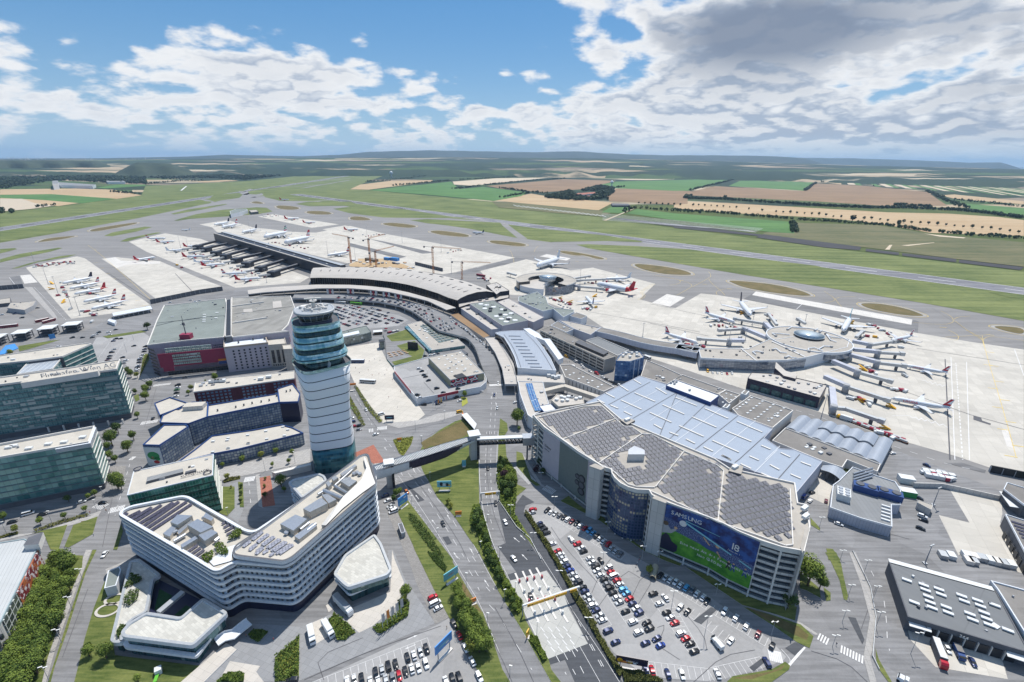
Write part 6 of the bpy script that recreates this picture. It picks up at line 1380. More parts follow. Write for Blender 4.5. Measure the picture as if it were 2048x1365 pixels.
rboxes(t,'skylight','J 1068,370 1150,372 1230,340 1013,402 1098,405 1183,402 1265,372 1130,432 1215,435 1300,405 1078,465 1165,468 1253,466 1340,460 1110,500 1198,500 1285,500 1145,535',12.,1.8,1.8,.35,.4,'whitemat')
m=MB();m.prism(q('J 1160,570 1250,545 1295,580 1210,600',12.6),11.9,12.6);m.build('roof_pit','black',t)
a,b=q('J 1130,617 1475,545',12.);fac(t,[lerp(a,b,.0),lerp(a,b,.8)],5.6,11.4,'mural',.25,'mural')
def mur(n):
 m,t_,b=base(n,.5,.3);v=t_.n('ShaderNodeUVMap').outputs[0];vo=t_.n('ShaderNodeTexVoronoi',voronoi_dimensions='2D',_Scale=.22);t_.l(v,vo.inputs['Vector']);r=t_.n('ShaderNodeValToRGB');r.color_ramp.interpolation='CONSTANT';t_.l(vo.outputs['Distance'],r.inputs[0]);e=r.color_ramp.elements
 for i,(a,c_)in enumerate(((0,(.55,.05,.08)),(.25,(.02,.02,.04)),(.45,(.6,.6,.6)),(.62,(.45,.08,.10)),(.78,(.12,.35,.6)))):
  x=e[i]if i<2 else e.new(a);x.position=a;x.color=(*c_,1)
 t_.l(r.outputs[0],b.inputs['Base Color']);return m
D['mural']=mur
t,p=bld('underground_garage_roof','low pale roof with a grid of narrow green skylights beside the drop-off road','J 690,50 800,20 C 880,1110 J 1000,20 1280,262 935,312 870,245',3.2,'teal','gravel','building',.3,.4,parm='offwhite')
a0,a1,b0,b1=q('J 845,65 990,35 1050,245 1215,205',3.4)
for i in range(9):
 for j in range(5):
  a=lerp(lerp(a0,a1,j/4.6),lerp(b0,b1,j/4.6),i/9);m=MB();m.box(a[0],a[1],3.15,4.8,5.2,.3,rad(28));m.build('skylight','skyg',t)
D['skyg']=glass((.02,.05,.04),(.08,.14,.11),(.35,.38,.36),1.3,2.,.2,pb=.1)
t,p=bld('bus_terminal_building','grey-green building with pale roof beside the bus park','J 0,190 0,130 150,90 270,65 320,128 240,150 0,197',9.,'offg2','roofgreen','building',.5,.4)
D['offg2']=glass((.10,.12,.11),(.24,.27,.25),(.2,.22,.2),2.2,2.2,.15,pb=.2,metal=.1)
m=MB();m.prism(q('J 20,150 190,110 200,140 30,175',10.),8.9,10.,0,1);m.build('roof_block',['offwhite','white'],t)
m=MB();P_=q('J 440,150 470,130 690,80 870,245 870,320 840,405 540,470 480,400 460,200',1.5);t=thing('garden_terrace','raised lawn garden with turquoise walls beside the bus park','garden terrace',cen(P_));m.prism(P_,0,1.5,0,1);m.build('terrace',['green3','road'],t);D['green3']=flatm((.02,.22,.20),.5,.3)
m=MB()
for s in('J 475,165 690,95 785,205 530,222','J 580,265 765,215 865,312 835,405 560,465 530,430 740,375 660,330'):m.flat(q(s,1.55),1.56)
m.build('lawn','lawn',t);m=MB();pl=q('J 690,60 945,305 915,318 660,70',3.2);m.prism(pl,0,3.2);m.build('glass_fence','teal',t)
D['parasol']=flatm((.68,.66,.62),.7,.3)
GT=t
for i,(x,y)in enumerate([(470+k*22+(k%2)*8,95+(k*37)%42)for k in range(6)]):
 a=q(f'J {x},{y}',2.)[0];u=thing('parasol',f"white and red parasol, {['first','second','third','fourth','fifth','sixth'][i]} from the left by the beer garden lawn",'parasol',a,'parasols at the beer garden');m=MB();m.frus(*a,2.6,3.5,2.3,.1,8);m.build('canopy','redd' if i<3 else 'parasol',u);m=MB();m.tube((*a,0),(*a,2.7),.08,5);m.build('pole','grey',u)
k=0
for i in range(4):
 for j in range(3):
  a=lerp((495,340),(650,310),i/3.2);b=lerp((535,390),(710,350),i/3.2);x=lerp(a,b,j/3+.12);p_=q(f'J {x[0]},{x[1]}',1.7)[0];u=thing('beer_table',f"wooden beer table in row {'one two three four'.split()[i]}, {'rear middle front'.split()[j]} one, on the garden terrace",'table',p_,'wooden tables on the garden terrace');m=MB();m.box(*p_,2.2,3.2,1.3,.12,.35);m.build('table_top','tan',u);m=MB();m.box(p_[0],p_[1],1.56,2.4,.2,.65,.35);m.build('leg','dgrey',u)
u=thing('screen_stage','black outdoor screen stage on the garden lawn','stage',q('J 745,310')[0]);x=q('J 748,300',2.)[0];m=MB();m.box(*x,1.6,11,1.2,8,-.25);m.build('screen','black',u);m=MB();m.box(x[0],x[1]+1.2,1.6,11.6,1.4,1.2,-.25);m.build('base','dgrey',u)
u=thing('kiosk','tall green and white kiosk tower at the corner of the bus park','kiosk',q('J 430,300')[0]);x=q('J 432,290',0.)[0];m=MB();m.box(*x,0,5,7,8.,.35);m.build('body','offg2',u);m=MB();m.box(x[0],x[1]-3.6,1.5,4.,.2,5.,.35);m.build('poster','bluep',u);m=MB();m.box(*x,8.,5.4,7.4,.5,.35);m.build('roof','black',u)
u=thing('kiosk','white roofed food kiosk by the parasols','kiosk',q('J 390,150')[0]);x=q('J 390,145',0)[0];m=MB();m.box(*x,0,9,6,3.2,.3);m.build('body','trunk',u);m=MB();m.box(*x,3.2,10,7,.4,.3);m.build('roof','whitemat',u)
u=thing('ticket_kiosk','orange and dark kiosk with slanted white roof on the grass by the central road','kiosk',q('J 1320,1060')[0]);pp=q('J 1255,975 1295,962 1390,1070 1375,1110',3.5);m=MB();m.prism(pp,0,3.4);m.build('body','darkg',u);m=MB();m.prism(offs(ccw(pp),.7),3.4,3.8);m.build('roof','whitemat',u);m=MB();m.box(*q('J 1260,1000')[0],0,1.,3.2,3.3,.3);m.build('end_panel','orange',u)
for i,(x,y,w_)in enumerate(((735,1060,15),(485,1098,14),(220,1142,13),(-40,1190,13))):
 a=q(f'A {x},{y}',9.)[0];u=thing('open_shed',f"open steel shed with pale roof, {['first','second','third','leftmost'][i]} counted from the right by the bus lane",'shed',a,'open sheds beside the airport bus lane');m=MB();m.box(a[0],a[1],8.4,w_,15,.6,.35);m.build('roof','whitemat',u);m=MB()
 for sx in(-1,1):
  for sy in(-1,0,1):m.box(a[0]+sx*(w_/2-1)*math.cos(.35)-sy*6.5*math.sin(.35),a[1]+sx*(w_/2-1)*math.sin(.35)+sy*6.5*math.cos(.35),0,.6,.6,8.5)
 for zz in(2.8,5.6):m.box(a[0],a[1],zz,w_-1,13,.3,.35)
 m.build('steel_frame','dgrey',u)
p_=q('A 1158,985 1150,955 1540,880 1560,912',5.);u=thing('long_white_shelter','long white roofed shelter with baggage carts in front of the fence','shelter',cen(p_));m=MB();m.prism(p_,4.6,5.,bot=True);m.build('roof','white',u);m=MB()
for i in range(9):m.box(*lerp(p_[0],p_[3],i/8),0,.4,.4,4.7);m.box(*lerp(p_[1],p_[2],i/8),0,.4,.4,4.7)
m.build('post','grey',u)
bld('small_building','little white building at the end of the long white shelter','A 1100,1035 1120,1015 1190,1030 1170,1060',3.5,'white','white','building',.2,.2)
bld('blue_roof_hut','low hut with bright blue roof at the left edge','L -100,370 0,330 60,262 150,245 185,290 40,350',4.,'offwhite','poolblue','hut',.1,.2,parm='poolblue')
bld('apron_building','small grey apron hut with slanted roof at the far left','A 75,905 110,850 250,845 370,830 340,880 250,925',5.5,'grey','gravel','building',.3,.3)
bld('apron_building','long dark low hut at the left edge of the apron','A -100,830 0,815 105,800 110,850 0,862',4.5,'dgrey','gravel','building',.3,.3)
bld('fire_station','distant pale fire station on the grass island among taxiways','a 1345,418 1380,406 1440,404 1450,412 1400,426 1350,436',12.,'white','roofgreen','building',.5,1)
bld('fire_station_garage','dark low garage beside the distant fire station','a 1455,413 1500,410 1512,420 1470,425',8.,'dgrey','gravel','building',.3,1)
for s,h,l in(('a 305,252 340,248 560,262 540,270 320,264',18,'long pale freight warehouse in front of the dark woods, far left'),('a 305,240 338,238 340,256 306,258',34,'tall pale box house of the far freight warehouse'),('a 620,240 700,236 735,240 730,247 630,248',14,'white roofed farm hall at the edge of the far woods')):bld('warehouse',l,s,h,'white','roofgrey','warehouse',0)
for i,s in enumerate(('b 1315,320 1340,310 1350,316 1330,328','b 1345,312 1430,305 1445,312 1360,322','b 1370,330 1400,325 1410,333 1385,338')):bld('farmhouse',['pale farmhouse with red roof, left one in the far wood clearing','long farmhouse with red roof in the far wood clearing','small farmhouse with red roof, front one in the far wood clearing'][i],s,9,'whitemat','brick','farmhouse',0)
bld('greenhouse_shed','dark long shed by the far country road','b 1528,372 1628,374 1640,384 1535,384',8.,'dgrey','dgrey','shed',0)
for i,(s,l)in enumerate((('b 1531,276','white radar ball on a tower at the right end of the far wood'),('b 243,222','white radar ball on a tower among far hedges, left of centre'))):
 x=q(s,0)[0];u=thing('radar_tower',l,'radar tower',x);d=math.hypot(*x);k=d/950/2.926;m=MB();m.frus(*x,0,17*k,6*k*.6,5*k*.6,10);m.build('tower','whitemat',u)
 m=MB();R_=9*k
 rg=[[(x[0]+R_*math.sin(a)*math.cos(b*.5236),x[1]+R_*math.sin(a)*math.sin(b*.5236),17*k+R_*.8+R_*math.cos(a))for b in range(12)]for a in(.1,.6,1.1,1.6,2.1,2.6,3.05)]
 m.loft(rg,0);m.build('radome','white',u)
for i,(s,h)in enumerate((('b 690,165',26),('c 620,198',14),('c 1455,190',14))):
 x=q(s,0)[0];k=math.hypot(*x)/950/2.926;bld('distant_silo',['lone pale grain silo on the horizon plain, centre','pale tower block of the distant works, centre right','pale silo on the horizon plain, right'][i],[(x[0]-3*k,x[1]),(x[0]+3*k,x[1]),(x[0]+3*k,x[1]+20*k),(x[0]-3*k,x[1]+20*k)],h*k,'whitemat','whitemat','silo',0)
ORD='first second third fourth fifth sixth seventh eighth ninth tenth eleventh twelfth thirteenth fourteenth fifteenth sixteenth seventeenth eighteenth nineteenth twentieth'.split()
TEN={2:'twenty',3:'thirty',4:'forty',5:'fifty',6:'sixty',7:'seventy',8:'eighty',9:'ninety'}
def ordn(i):
 if i<20:return ORD[i]
 n=i+1;t_,u=divmod(n,10)
 if n>=100:return 'hundred-and-'+ordn(n-101)if n>100 else 'hundredth'
 return(TEN[t_][:-1]+'ieth')if u==0 else TEN[t_]+'-'+ORD[u-1]
CN=dict(w='white',s='silver',g='grey',k='black',b='dark blue',r='red',l='light blue',n='green',o='orange',y='yellow',e='bright blue',m='dark red',t='beige')
def carparts(kind):
 L,Wd,Hh=dict(car=(4.4,1.8,1.45),suv=(4.6,1.9,1.7),van=(5.3,2.0,2.1))[kind]
 b=MB();hw=Wd/2;zb=.28
 st={'car':[(-L/2,.5,.72,.80),(-L/2+.12,.3,.92,.93),(-L*.30,.25,.96,1.),(L*.12,.25,.93,1.),(L*.40,.28,.80,.96),(L/2-.06,.34,.70,.86),(L/2,.45,.60,.74)],'suv':[(-L/2,.5,.9,.84),(-L/2+.1,.3,1.05,.95),(-L*.3,.28,1.08,1.),(L*.14,.28,1.05,1.),(L*.42,.3,.95,.96),(L/2-.04,.36,.85,.88),(L/2,.5,.72,.78)],'van':[(-L/2,.5,1.15,.9),(-L/2+.08,.3,1.2,.97),(-L*.3,.28,1.2,1.),(L*.2,.28,1.15,1.),(L*.42,.3,1.0,.96),(L/2-.04,.36,.85,.88),(L/2,.5,.72,.8)]}[kind]
 rg=[]
 for x,z0,z1,k in st:
  w=hw*k;rg.append([(x,-w*.92,z0),(x,-w,z0+.12),(x,-w,z1-.14),(x,-w*.86,z1),(x,w*.86,z1),(x,w,z1-.14),(x,w,z0+.12),(x,w*.92,z0)])
 b.loft(rg,0)
 x0,x1,x2,x3={'car':(-L*.40,-L*.27,L*.06,L*.25),'suv':(-L*.46,-L*.39,L*.08,L*.25),'van':(-L*.49,-L*.47,L*.22,L*.36)}[kind];zt_=Hh;zl_=st[2][2]-.02
 g=MB();w0,w1=hw*.90,hw*.74
 A=[(x0,-w0,zl_),(x3,-w0,zl_-.04),(x3,w0,zl_-.04),(x0,w0,zl_)];B=[(x1,-w1,zt_-.06),(x2,-w1,zt_-.05),(x2,w1,zt_-.05),(x1,w1,zt_-.06)]
 for i in range(4):j=(i+1)%4;g.face([A[i],A[j],B[j],B[i]])
 r=MB();r.loft([[(x1-.05,-w1-.02,zt_-.07),(x1-.05,w1+.02,zt_-.07)],[(x1+.2,-w1-.03,zt_),(x1+.2,w1+.03,zt_)],[(x2-.25,-w1-.03,zt_+.01),(x2-.25,w1+.03,zt_+.01)],[(x2+.06,-w1-.02,zt_-.05),(x2+.06,w1+.02,zt_-.05)]],0,False)
 wh=[]
 for sx in(-L*.31,L*.31):
  for sy in(-1,1):
   m=MB();m.tube((sx,sy*(hw-.2),.33),(sx,sy*(hw+.01),.33),.33,10);wh.append(m)
 hl=MB();
 for sy in(-1,1):hl.box(L/2-.06,sy*hw*.62,.6,.12,.32,.14)
 return dict(body=b,window_glass=g,roof_panel=r,wheels=wh,headlight=hl)
CM={}
def mesh_of(mb,name,mats):
 o=mb.build(name,mats);me=o.data;bpy.data.objects.remove(o);return me
CARN=[0]
def car(pos,ang,col,label,kind='car',group=None,parts=True,z=.16,cat=None):
 key=(kind,parts)
 if key not in CM:
  P_=carparts(kind)
  if parts:CM[key]={k:(mesh_of(v,k,'carglass' if k=='window_glass' else 'lens' if k=='headlight' else 'car_w')if k!='wheels' else[mesh_of(w,'wheel','tyre')for w in v])for k,v in P_.items()}
  else:
   m=MB()
   for k in('body','roof_panel','window_glass'):
    s=P_[k];b=len(m.v);m.v+=s.v;m.f+=[tuple(i+b for i in f)for f in s.f];m.mi+=[1 if k=='window_glass' else 0]*len(s.f);m.uv+=s.uv;m.sm+=s.sm
   CM[key]=m
 nm={'car':'parked_car','suv':'parked_car','van':'parked_van'}[kind];cat=cat or('van' if kind=='van' else 'car')
 if not parts:
  ck=(kind,col)
  if ck not in CM:CM[ck]=mesh_of(CM[key],'car_body',['car_'+col,'carglass'])
  o=bpy.data.objects.new(nm,CM[ck]);COL.objects.link(o);o.location=(pos[0],pos[1],z);o.rotation_euler=(0,0,ang);tag(o,label,cat,group);return o
 t=bpy.data.objects.new(nm,None);COL.objects.link(t);t.location=(pos[0],pos[1],z);t.rotation_euler=(0,0,ang);tag(t,label,cat,group)
 for k,me in CM[key].items():
  if k=='wheels':
   for w in me:o=bpy.data.objects.new('wheel',w);COL.objects.link(o);o.parent=t
  else:
   if k in('body','roof_panel'):
    kk=(kind,k,col)
    if kk not in CM:me=me.copy();me.materials.clear();me.materials.append(M('car_'+col));CM[kk]=me
    me=CM[kk]
   o=bpy.data.objects.new(k,me);COL.objects.link(o);o.parent=t
 return t
def row(desc,crop,s,line=None,perp=True,group=None,parts=True,z=.16,flipr=.4,vans='',jit=.02):
 """cars at image spots 'x,y,colour'; heading square to (or along) the line between two image spots"""
 a,b=q(line if line else f"{crop} {' '.join(','.join(v.split(',')[:2]) for v in (s.split()[0],s.split()[-1]))}",z)[:2]
 an=math.atan2(b[1]-a[1],b[0]-a[0])+(math.pi/2 if perp else 0)
 for i,v in enumerate(s.split()):
  f=v.split(',');p_=q(f'{crop} {f[0]},{f[1]}',z+.8)[0];c_=f[2][0];kind='van' if f[2][1:]=='v' else 'suv' if(i*7)%5==0 else 'car'
  fl=math.pi if random.random()<flipr else 0
  car(p_,an+fl+random.uniform(-jit,jit),c_,f"{CN[c_]} {'van' if kind=='van' else 'car'}, {ordn(i)} {desc}",kind,group or 'cars '+desc.split(' from ')[-1],parts,z)
row('from the top in the hedge-side column of the main lot','W','235,148,r 228,180,s 300,290,b 325,318,k 350,347,k 375,387,k 435,497,w 488,570,r 518,605,w 540,643,s 555,683,w 582,728,b 618,767,e 650,808,s 675,852,w 700,895,k 745,943,k 768,983,b 795,1030,s 820,1080,s 850,1127,w 882,1177,b 922,1227,s 950,1280,w','W 330,260 1040,1331',group='cars along the hedge in the big parking lot')
row('from the bottom, lower end of the hedge-side column','T','1722,800,b 1800,915,b','W 330,260 1040,1331')
row('from the top in the upper row of the main lot','W','382,155,k 422,172,w 465,188,s 510,208,g 552,228,k 593,247,w 633,270,m 683,287,k 718,312,w 767,337,r 812,360,l 850,388,l 888,418,k 922,440,s 957,474,w 1008,500,r 1037,540,s 1083,572,s 1130,605,g','W 340,180 1130,670')
row('from the top in the left middle column of the main lot','W','690,500,r 735,540,w 755,576,k 820,645,w 845,687,w 878,727,k 893,770,w 928,817,w 965,862,k 995,907,g 1022,950,k 1055,998,k 1093,1047,w 1122,1097,s 1185,1190,k 1262,1297,w','W 640,520 1200,1331')
row('from the bottom, lower end of the left middle column','X','140,815,w 212,925,b','W 640,520 1200,1331')
row('from the top in the right middle column of the main lot','W','1010,740,w 1035,787,r 1068,827,wv 1098,870,r 1125,912,w 1160,965,l 1195,1005,l 1222,1060,r 1255,1110,b 1295,1155,w 1322,1207,b 1400,1305,k','W 960,700 1460,1331')
row('from the top at the lower end of the right middle column','X','250,777,k 325,878,b 365,948,e','W 960,700 1460,1331')
row('from the top in the short column right of centre, big parking lot','W','1468,1010,k 1533,1110,w 1605,1200,k 1645,1252,w 1688,1308,r','W 1400,1005 X 650,1020')
row('from the bottom in the short column right of centre','X','575,825,w 622,880,r 668,935,k 713,1010,k','W 1400,1005 X 650,1020')
row('parked lengthwise among the columns of the big parking lot','W','625,450,w 930,667,k 1590,1050,w','W 640,520 1200,1331',False)
row('from the cylinder shelter in the row below the football billboard','W','1538,820,k 1592,842,s 1640,870,w 1695,888,w 1745,920,w 1805,947,l 1868,967,g 1915,1007,w 1978,1047,w 2020,1085,k','W 1480,850 X 1430,960')
row('from the left in the sparse right part of the billboard row','X','1020,600,w 1135,668,w 1242,752,w 1362,835,m 1508,955,k','W 1480,850 X 1430,960')
row('from the left in the striped bays near the double lamp','X','565,560,s 640,605,k 1085,900,w','X 650,650 1075,965')
row('from the left in the bottom row of the big parking lot','X','210,1185,b 280,1205,r 440,1240,b 583,1242,w 948,1240,w 1455,1125,b','X 170,1110 1380,1090')
row('from the right in the back row of the bottom left lot','R','1550,1012,k 1487,1042,s 1423,1077,w 1355,1097,k 1235,1167,k 1160,1187,k 1095,1224,s 1028,1247,k 885,1307,k 810,1322,w 740,1347,w','R 380,1357 1560,900')
row('from the right in the front row of the bottom left lot','R','1545,1162,w 1468,1202,w 1400,1217,w 1335,1242,k 1272,1287,r 1205,1312,g 1135,1327,s 1055,1337,w 975,1347,w','R 380,1357 1560,900')
row('from the right in the corner row of the bottom left lot','R','1885,1300,k 1815,1308,k 1750,1343,w','R 380,1357 1560,900')
row('from the top, parked along the trees beside the outbound road','R','1830,755,k 1890,872,r 1950,1000,w 2020,1137,w','R 1830,755 2020,1137',False)
row('parked last along the trees beside the outbound road','T','400,1270,w','R 1830,755 2020,1137',False)
row('standing on the grey square at the planted bed','R','175,1332,k','R 0,1357 400,1300',False)
row('from the top parked on the cobbles right of the curved office','R','1615,482,r 1640,542,wv 1670,592,w','R 1615,482 1700,620')
row('from the top parked beside the footbridge lift tower','S','155,670,b 180,720,w 208,778,s 225,800,w 238,832,wv','S 155,670 250,850')
for cr,s,ln,d in(('S','375,630,o','S 285,470 520,800','driving on the zigzag lane under the footbridge'),('S','748,957,k','S 570,700 850,1331','driving alone on the wide outbound road'),('S','1207,390,k','S 1200,200 1200,500','driving down the inbound road above the small yellow gantry'),('S','1287,750,k','S 1270,600 1300,900','driving just below the small yellow gantry'),('S','1385,942,w','S 1330,850 1430,1050','on the dark asphalt before the toll lanes'),('T','755,62,w','T 700,0 800,120','nearest the toll lanes on the dark asphalt'),('T','930,452,k','T 880,300 990,640','waiting in the toll lane under the yellow gantry'),('J','1580,767,b','J 1590,700 1570,900','on the ramp road above the underpass'),('J','1610,900,s','J 1610,800 1600,1000','on the lower part of the ramp road'),('J','1795,842,w','J 1750,860 1830,820','turning near the round tree by the link building'),('J','1620,642,w','J 1620,600 1622,700','waiting at the zebra crossing of the central terminal'),('J','268,917,w','J 200,800 330,1040','on the road along the bus park hedge'),('J','365,1170,w','J 330,1180 400,1160','crossing the junction by the tower'),('J','1225,942,yv','J 1150,960 1300,920','turning in front of the flagpoles'),('J','425,965,wv','J 390,975 460,955','parked on the bus park near the dark billboard'),('J','92,482,k','J 80,460 110,510','parked beside the round glass tower hedge'),('M','1050,847,k','M 990,850 1110,840','crossing the junction by the green-grey office'),('M','835,837,s','M 700,870 870,820','parked in the shade of the green-grey office'),('M','290,957,wv','M 200,980 360,935','on the shaded street below the green-grey office'),('M','430,967,k','M 350,985 500,950','behind the white van on the shaded street'),('M','125,1042,k','M 50,1060 200,1020','leftmost on the shaded street'),('N','1070,42,w','N 1120,0 1000,150','driving down the straight avenue'),('L','1565,1007,k','L 1500,1100 1620,900','at the zebra crossing beside the blue glass building'),('L','1895,587,g','L 1850,592 1940,580','on the street before the magenta garage'),('L','600,272,w','L 560,275 650,262','on the road behind the pointed office wing'),('Y','355,857,w','Y 300,840 400,875','parked in front of the plant building'),('Y','850,212,w','Y 830,215 870,208','beside the last vaulted shed'),('Y','1160,322,b','Y 1130,310 1190,335','on the airside road by the cargo yard'),('Y','110,570,k','Y 80,580 140,560','below the arched loading canopy'),('Y','1090,622,k','Y 1050,610 1130,640','beside the small yard cabin'),('V','1640,520,w','V 1620,540 1660,500','in the loading yard next to the blue van'),('V','1580,478,ev','V 1550,510 1620,440','in the loading yard behind the car park'),('V','1805,522,m','V 1800,560 1810,490','in the loading yard by the plant building wall'),('Z','1350,882,w','Z 1325,830 1385,930','between red lorry and blue lorry'),('Z','1580,1002,b','Z 1550,950 1610,1050','right of the blue lorry at the docks'),('R','0,0,w','R 0,0 1,1','x')):
 if d!='x':row2=s.split(',');p_=q(f'{cr} {row2[0]},{row2[1]}',.9)[0];a,b=q(ln,.1)[:2];kd='van' if s.endswith('v')else 'car';car(p_,math.atan2(b[1]-a[1],b[0]-a[0]),row2[2][0],f"{CN[row2[2][0]]} {kd} {d}",kd,None,True,.2)
row('from the top on the roof of the red edged deck','J','810,497,w 837,522,k 860,560,k 877,578,k 905,617,k 992,698,k 1058,742,k 1208,702,k','J 740,480 860,640',z=5.5,jit=.05)
row('at the near corner on the roof of the red edged deck','J','793,766,k 815,793,w','J 740,480 860,640',z=5.5)
row('from the left in the lot under the flags','J','860,865,k 985,820,k 1000,858,k 1025,845,k 1040,802,w 1190,790,k 1225,827,w 1445,733,w','J 860,865 1225,800',perp=False,jit=.5)
row('from the top in the row between tower and bus road','J','70,840,w 100,905,n 115,1000,w 130,1040,b 155,1085,r 205,1080,k 195,1120,g','J 70,840 195,1120')
row('from the left on the drive behind the mural box','J','870,368,k 925,360,w 970,352,w 1000,345,k','J 870,368 1000,345',False)
row('from the top around the wide zebra crossing of the central terminal','J','1227,122,k 1330,205,k 1430,295,k 1480,325,wv 1515,425,w 1585,487,w 1548,500,w 1595,525,w','J 1227,122 1500,340',False,parts=False)
row('from the top waiting along the kerb of the drop-off lane','C','1030,1105,w 1062,1130,s 1090,1155,k 1120,1185,k 1145,1203,g 1180,1225,w 1205,1245,k 1240,1275,s 1270,1295,w 1300,1320,k','C 1030,1105 1300,1320',False,parts=False,z=6.03)
row('from the top further down the kerb of the drop-off lane','J','1270,90,k 1300,115,s 1330,140,k 1365,168,k 1400,195,w 1440,218,s 1470,245,w 1500,275,k 1530,300,k 1560,330,k','J 1270,90 1560,330',False,parts=False,z=6.03)
row('from the left in the lane before the long office block','I','680,375,yv 775,425,wv 757,478,wv 838,460,w 855,487,w 810,525,w 922,522,w 990,548,rv 1050,582,w 1070,597,w 1092,608,k 1115,619,s 1137,630,k 1162,641,k 1188,653,k 1212,663,w','I 680,420 1210,665',False,parts=False)
row('from the top in the open lot left of the magenta garage','L','1185,192,k 1160,215,b 1235,190,k 1370,264,k 1168,300,s 1145,330,k 1125,368,k 1115,392,k 1100,412,m 1255,382,k 1290,415,w 1265,440,s','L 1235,190 1100,412',parts=False)
row('from the top in the column hugging the magenta garage','L','1490,270,k 1480,298,b 1475,322,k 1455,358,w 1440,385,w 1430,407,g 1425,432,k 1415,465,w 1405,482,k 1400,502,w 1390,522,w','L 1490,270 1390,522',parts=False)
row('from the left on the road behind the open lot','L','740,180,k 845,178,k 945,178,k 960,158,w 985,146,s 1010,127,k 1110,125,w 1125,150,w 1185,98,k','L 740,180 1185,98',False,parts=False)
row('from the top in the short row by the maroon building','L','1820,665,k 1820,690,w 1810,714,n 1808,745,k 1800,780,w','L 1820,665 1800,780',parts=False)
row('from the left under the glazed east pier','H','590,420,yv 640,435,w 690,438,w 735,440,w 790,448,r 840,445,w 1175,452,w','H 590,420 840,445',parts=False)
row('from the top beside the small cabin in the cargo yard','Y','1120,785,w 1130,822,k 1105,897,k','Y 1120,785 1110,897')
row('from the left near the small apron hut, far left','A','20,970,w 150,960,b 168,948,b 190,935,b 215,920,s 225,1000,k 385,900,k','A 150,960 215,920',parts=False)
row('from the left behind the grey blast fence','A','1740,845,w 1950,820,w 2000,835,w 2040,828,s','A 1740,845 2040,828',False,parts=False)
far=[];pk=ccw(q('B 1600,1010 1750,975 1950,985 C 100,980 300,1020 470,1090 540,1140 480,1180 300,1160 100,1190 0,1200 B 1700,1200 1620,1100',.1));a,b=q('C 0,1020 400,1150',0);an=math.atan2(b[1]-a[1],b[0]-a[0]);cx,cy=cen(pk);k=0
cols='kkkgswwwbrk'
for i in range(-14,15):
 for j in range(-44,45):
  x=cx+i*8.6*math.cos(an+1.57)+j*2.75*math.cos(an)+(2.2 if i%2 else 0);y=cy+i*8.6*math.sin(an+1.57)+j*2.75*math.sin(an)
  if inside((x,y),pk)and random.random()<.62 and k<150:
   far.append((x,y,.16,an+1.57+random.uniform(-.06,.06)));k+=1
k=0
for i in range(6,30):
 for lane in(.15,.3,.42,.55,.8):
  if random.random()<.72:
   x=lerp(vu[i],vu[i+1],random.random());y=lerp(vl[i],vl[i+1],random.random());p_=lerp(lerp(vl[i],vl[i+1],.5),lerp(vu[i],vu[i+1],.5),lane);d=(vu[i+1][0]-vu[i][0],vu[i+1][1]-vu[i][1]);c_=random.choice(cols)
   far.append((*p_[:2],6.05,math.atan2(d[1],d[0])+random.uniform(-.1,.1)))
P_=carparts('car');fm=MB();fc=['car_'+c for c in 'kgswrbm']+['carglass']
for x,y,z,a in far:
 c_,sn=math.cos(a),math.sin(a);k=random.choice((0,0,0,1,2,3,3,3,4,5,6))
 for nm in('body','roof_panel','window_glass'):
  s=P_[nm]
  for fa,uv in zip(s.f,s.uv):fm.face([(x+c_*s.v[i][0]-sn*s.v[i][1],y+sn*s.v[i][0]+c_*s.v[i][1],z+s.v[i][2])for i in fa],7 if nm=='window_glass' else k,uv)
o=fm.build('distant_cars',fc);o['kind']='stuff';tag(o,'crowd of small cars inside the viaduct curve and on the elevated road','cars')
def vehicle(name,label,cat,pos,ang,L_,W_,H_,body,cab=None,roof=None,win=None,z=.16,group=None):
 t=thing(name,label,cat,(pos[0],pos[1],z),group);t.rotation_euler=(0,0,ang);ORG[t.name]=(0,0,0)
 m=MB();x0=-L_/2;x1=L_/2-(2.3 if cab else 0)
 m.loft([[(x,-W_/2*k,.55),(x,-W_/2,.8),(x,-W_/2,H_-.15),(x,-W_/2+.15,H_),(x,W_/2-.15,H_),(x,W_/2,H_-.15),(x,W_/2,.8),(x,W_/2*k,.55)]for x,k in((x0,1.),(x1,1.))],0,sm=False);m.build('cargo_box' if cab else 'body',body,t)
 if roof:m=MB();m.box((x0+x1)/2,0,H_-.01,(x1-x0)*.96,W_*.9,.06);m.build('roof',roof,t)
 if win:m=MB();m.box(0,0,1.5,L_*.97,W_+.06,1.1);m.box(0,0,1.3,L_+.05,W_*.85,1.5);m.build('window_band','carglass',t)
 if cab:
  m=MB();m.loft([[(x,-W_/2*.94,.5),(x,-W_/2*.96,zt_*.96),(x,W_/2*.96,zt_*.96),(x,W_/2*.94,.5)]for x,zt_ in((x1+.25,H_*.86),(x1+1.5,H_*.84),(x1+2.3,H_*.60))],0,sm=False);m.build('cab',cab,t);m=MB();m.box(x1+2.02,0,1.75,.35,W_*.86,.75);m.build('windscreen','carglass',t)
 for sx in(-L_*.36,-L_*.26 if L_>8 else-L_*.36,L_*.34):
  for sy in(-1,1):m=MB();m.tube((sx,sy*(W_/2-.35),.5),(sx,sy*(W_/2+.01),.5),.5,10);m.build('wheel','tyre',t)
 return t
def vpos(s,h=1.5):
 a,b=q(s,h)[:2];return cen([a,b]),math.atan2(b[1]-a[1],b[0]-a[0]),math.dist(a,b)
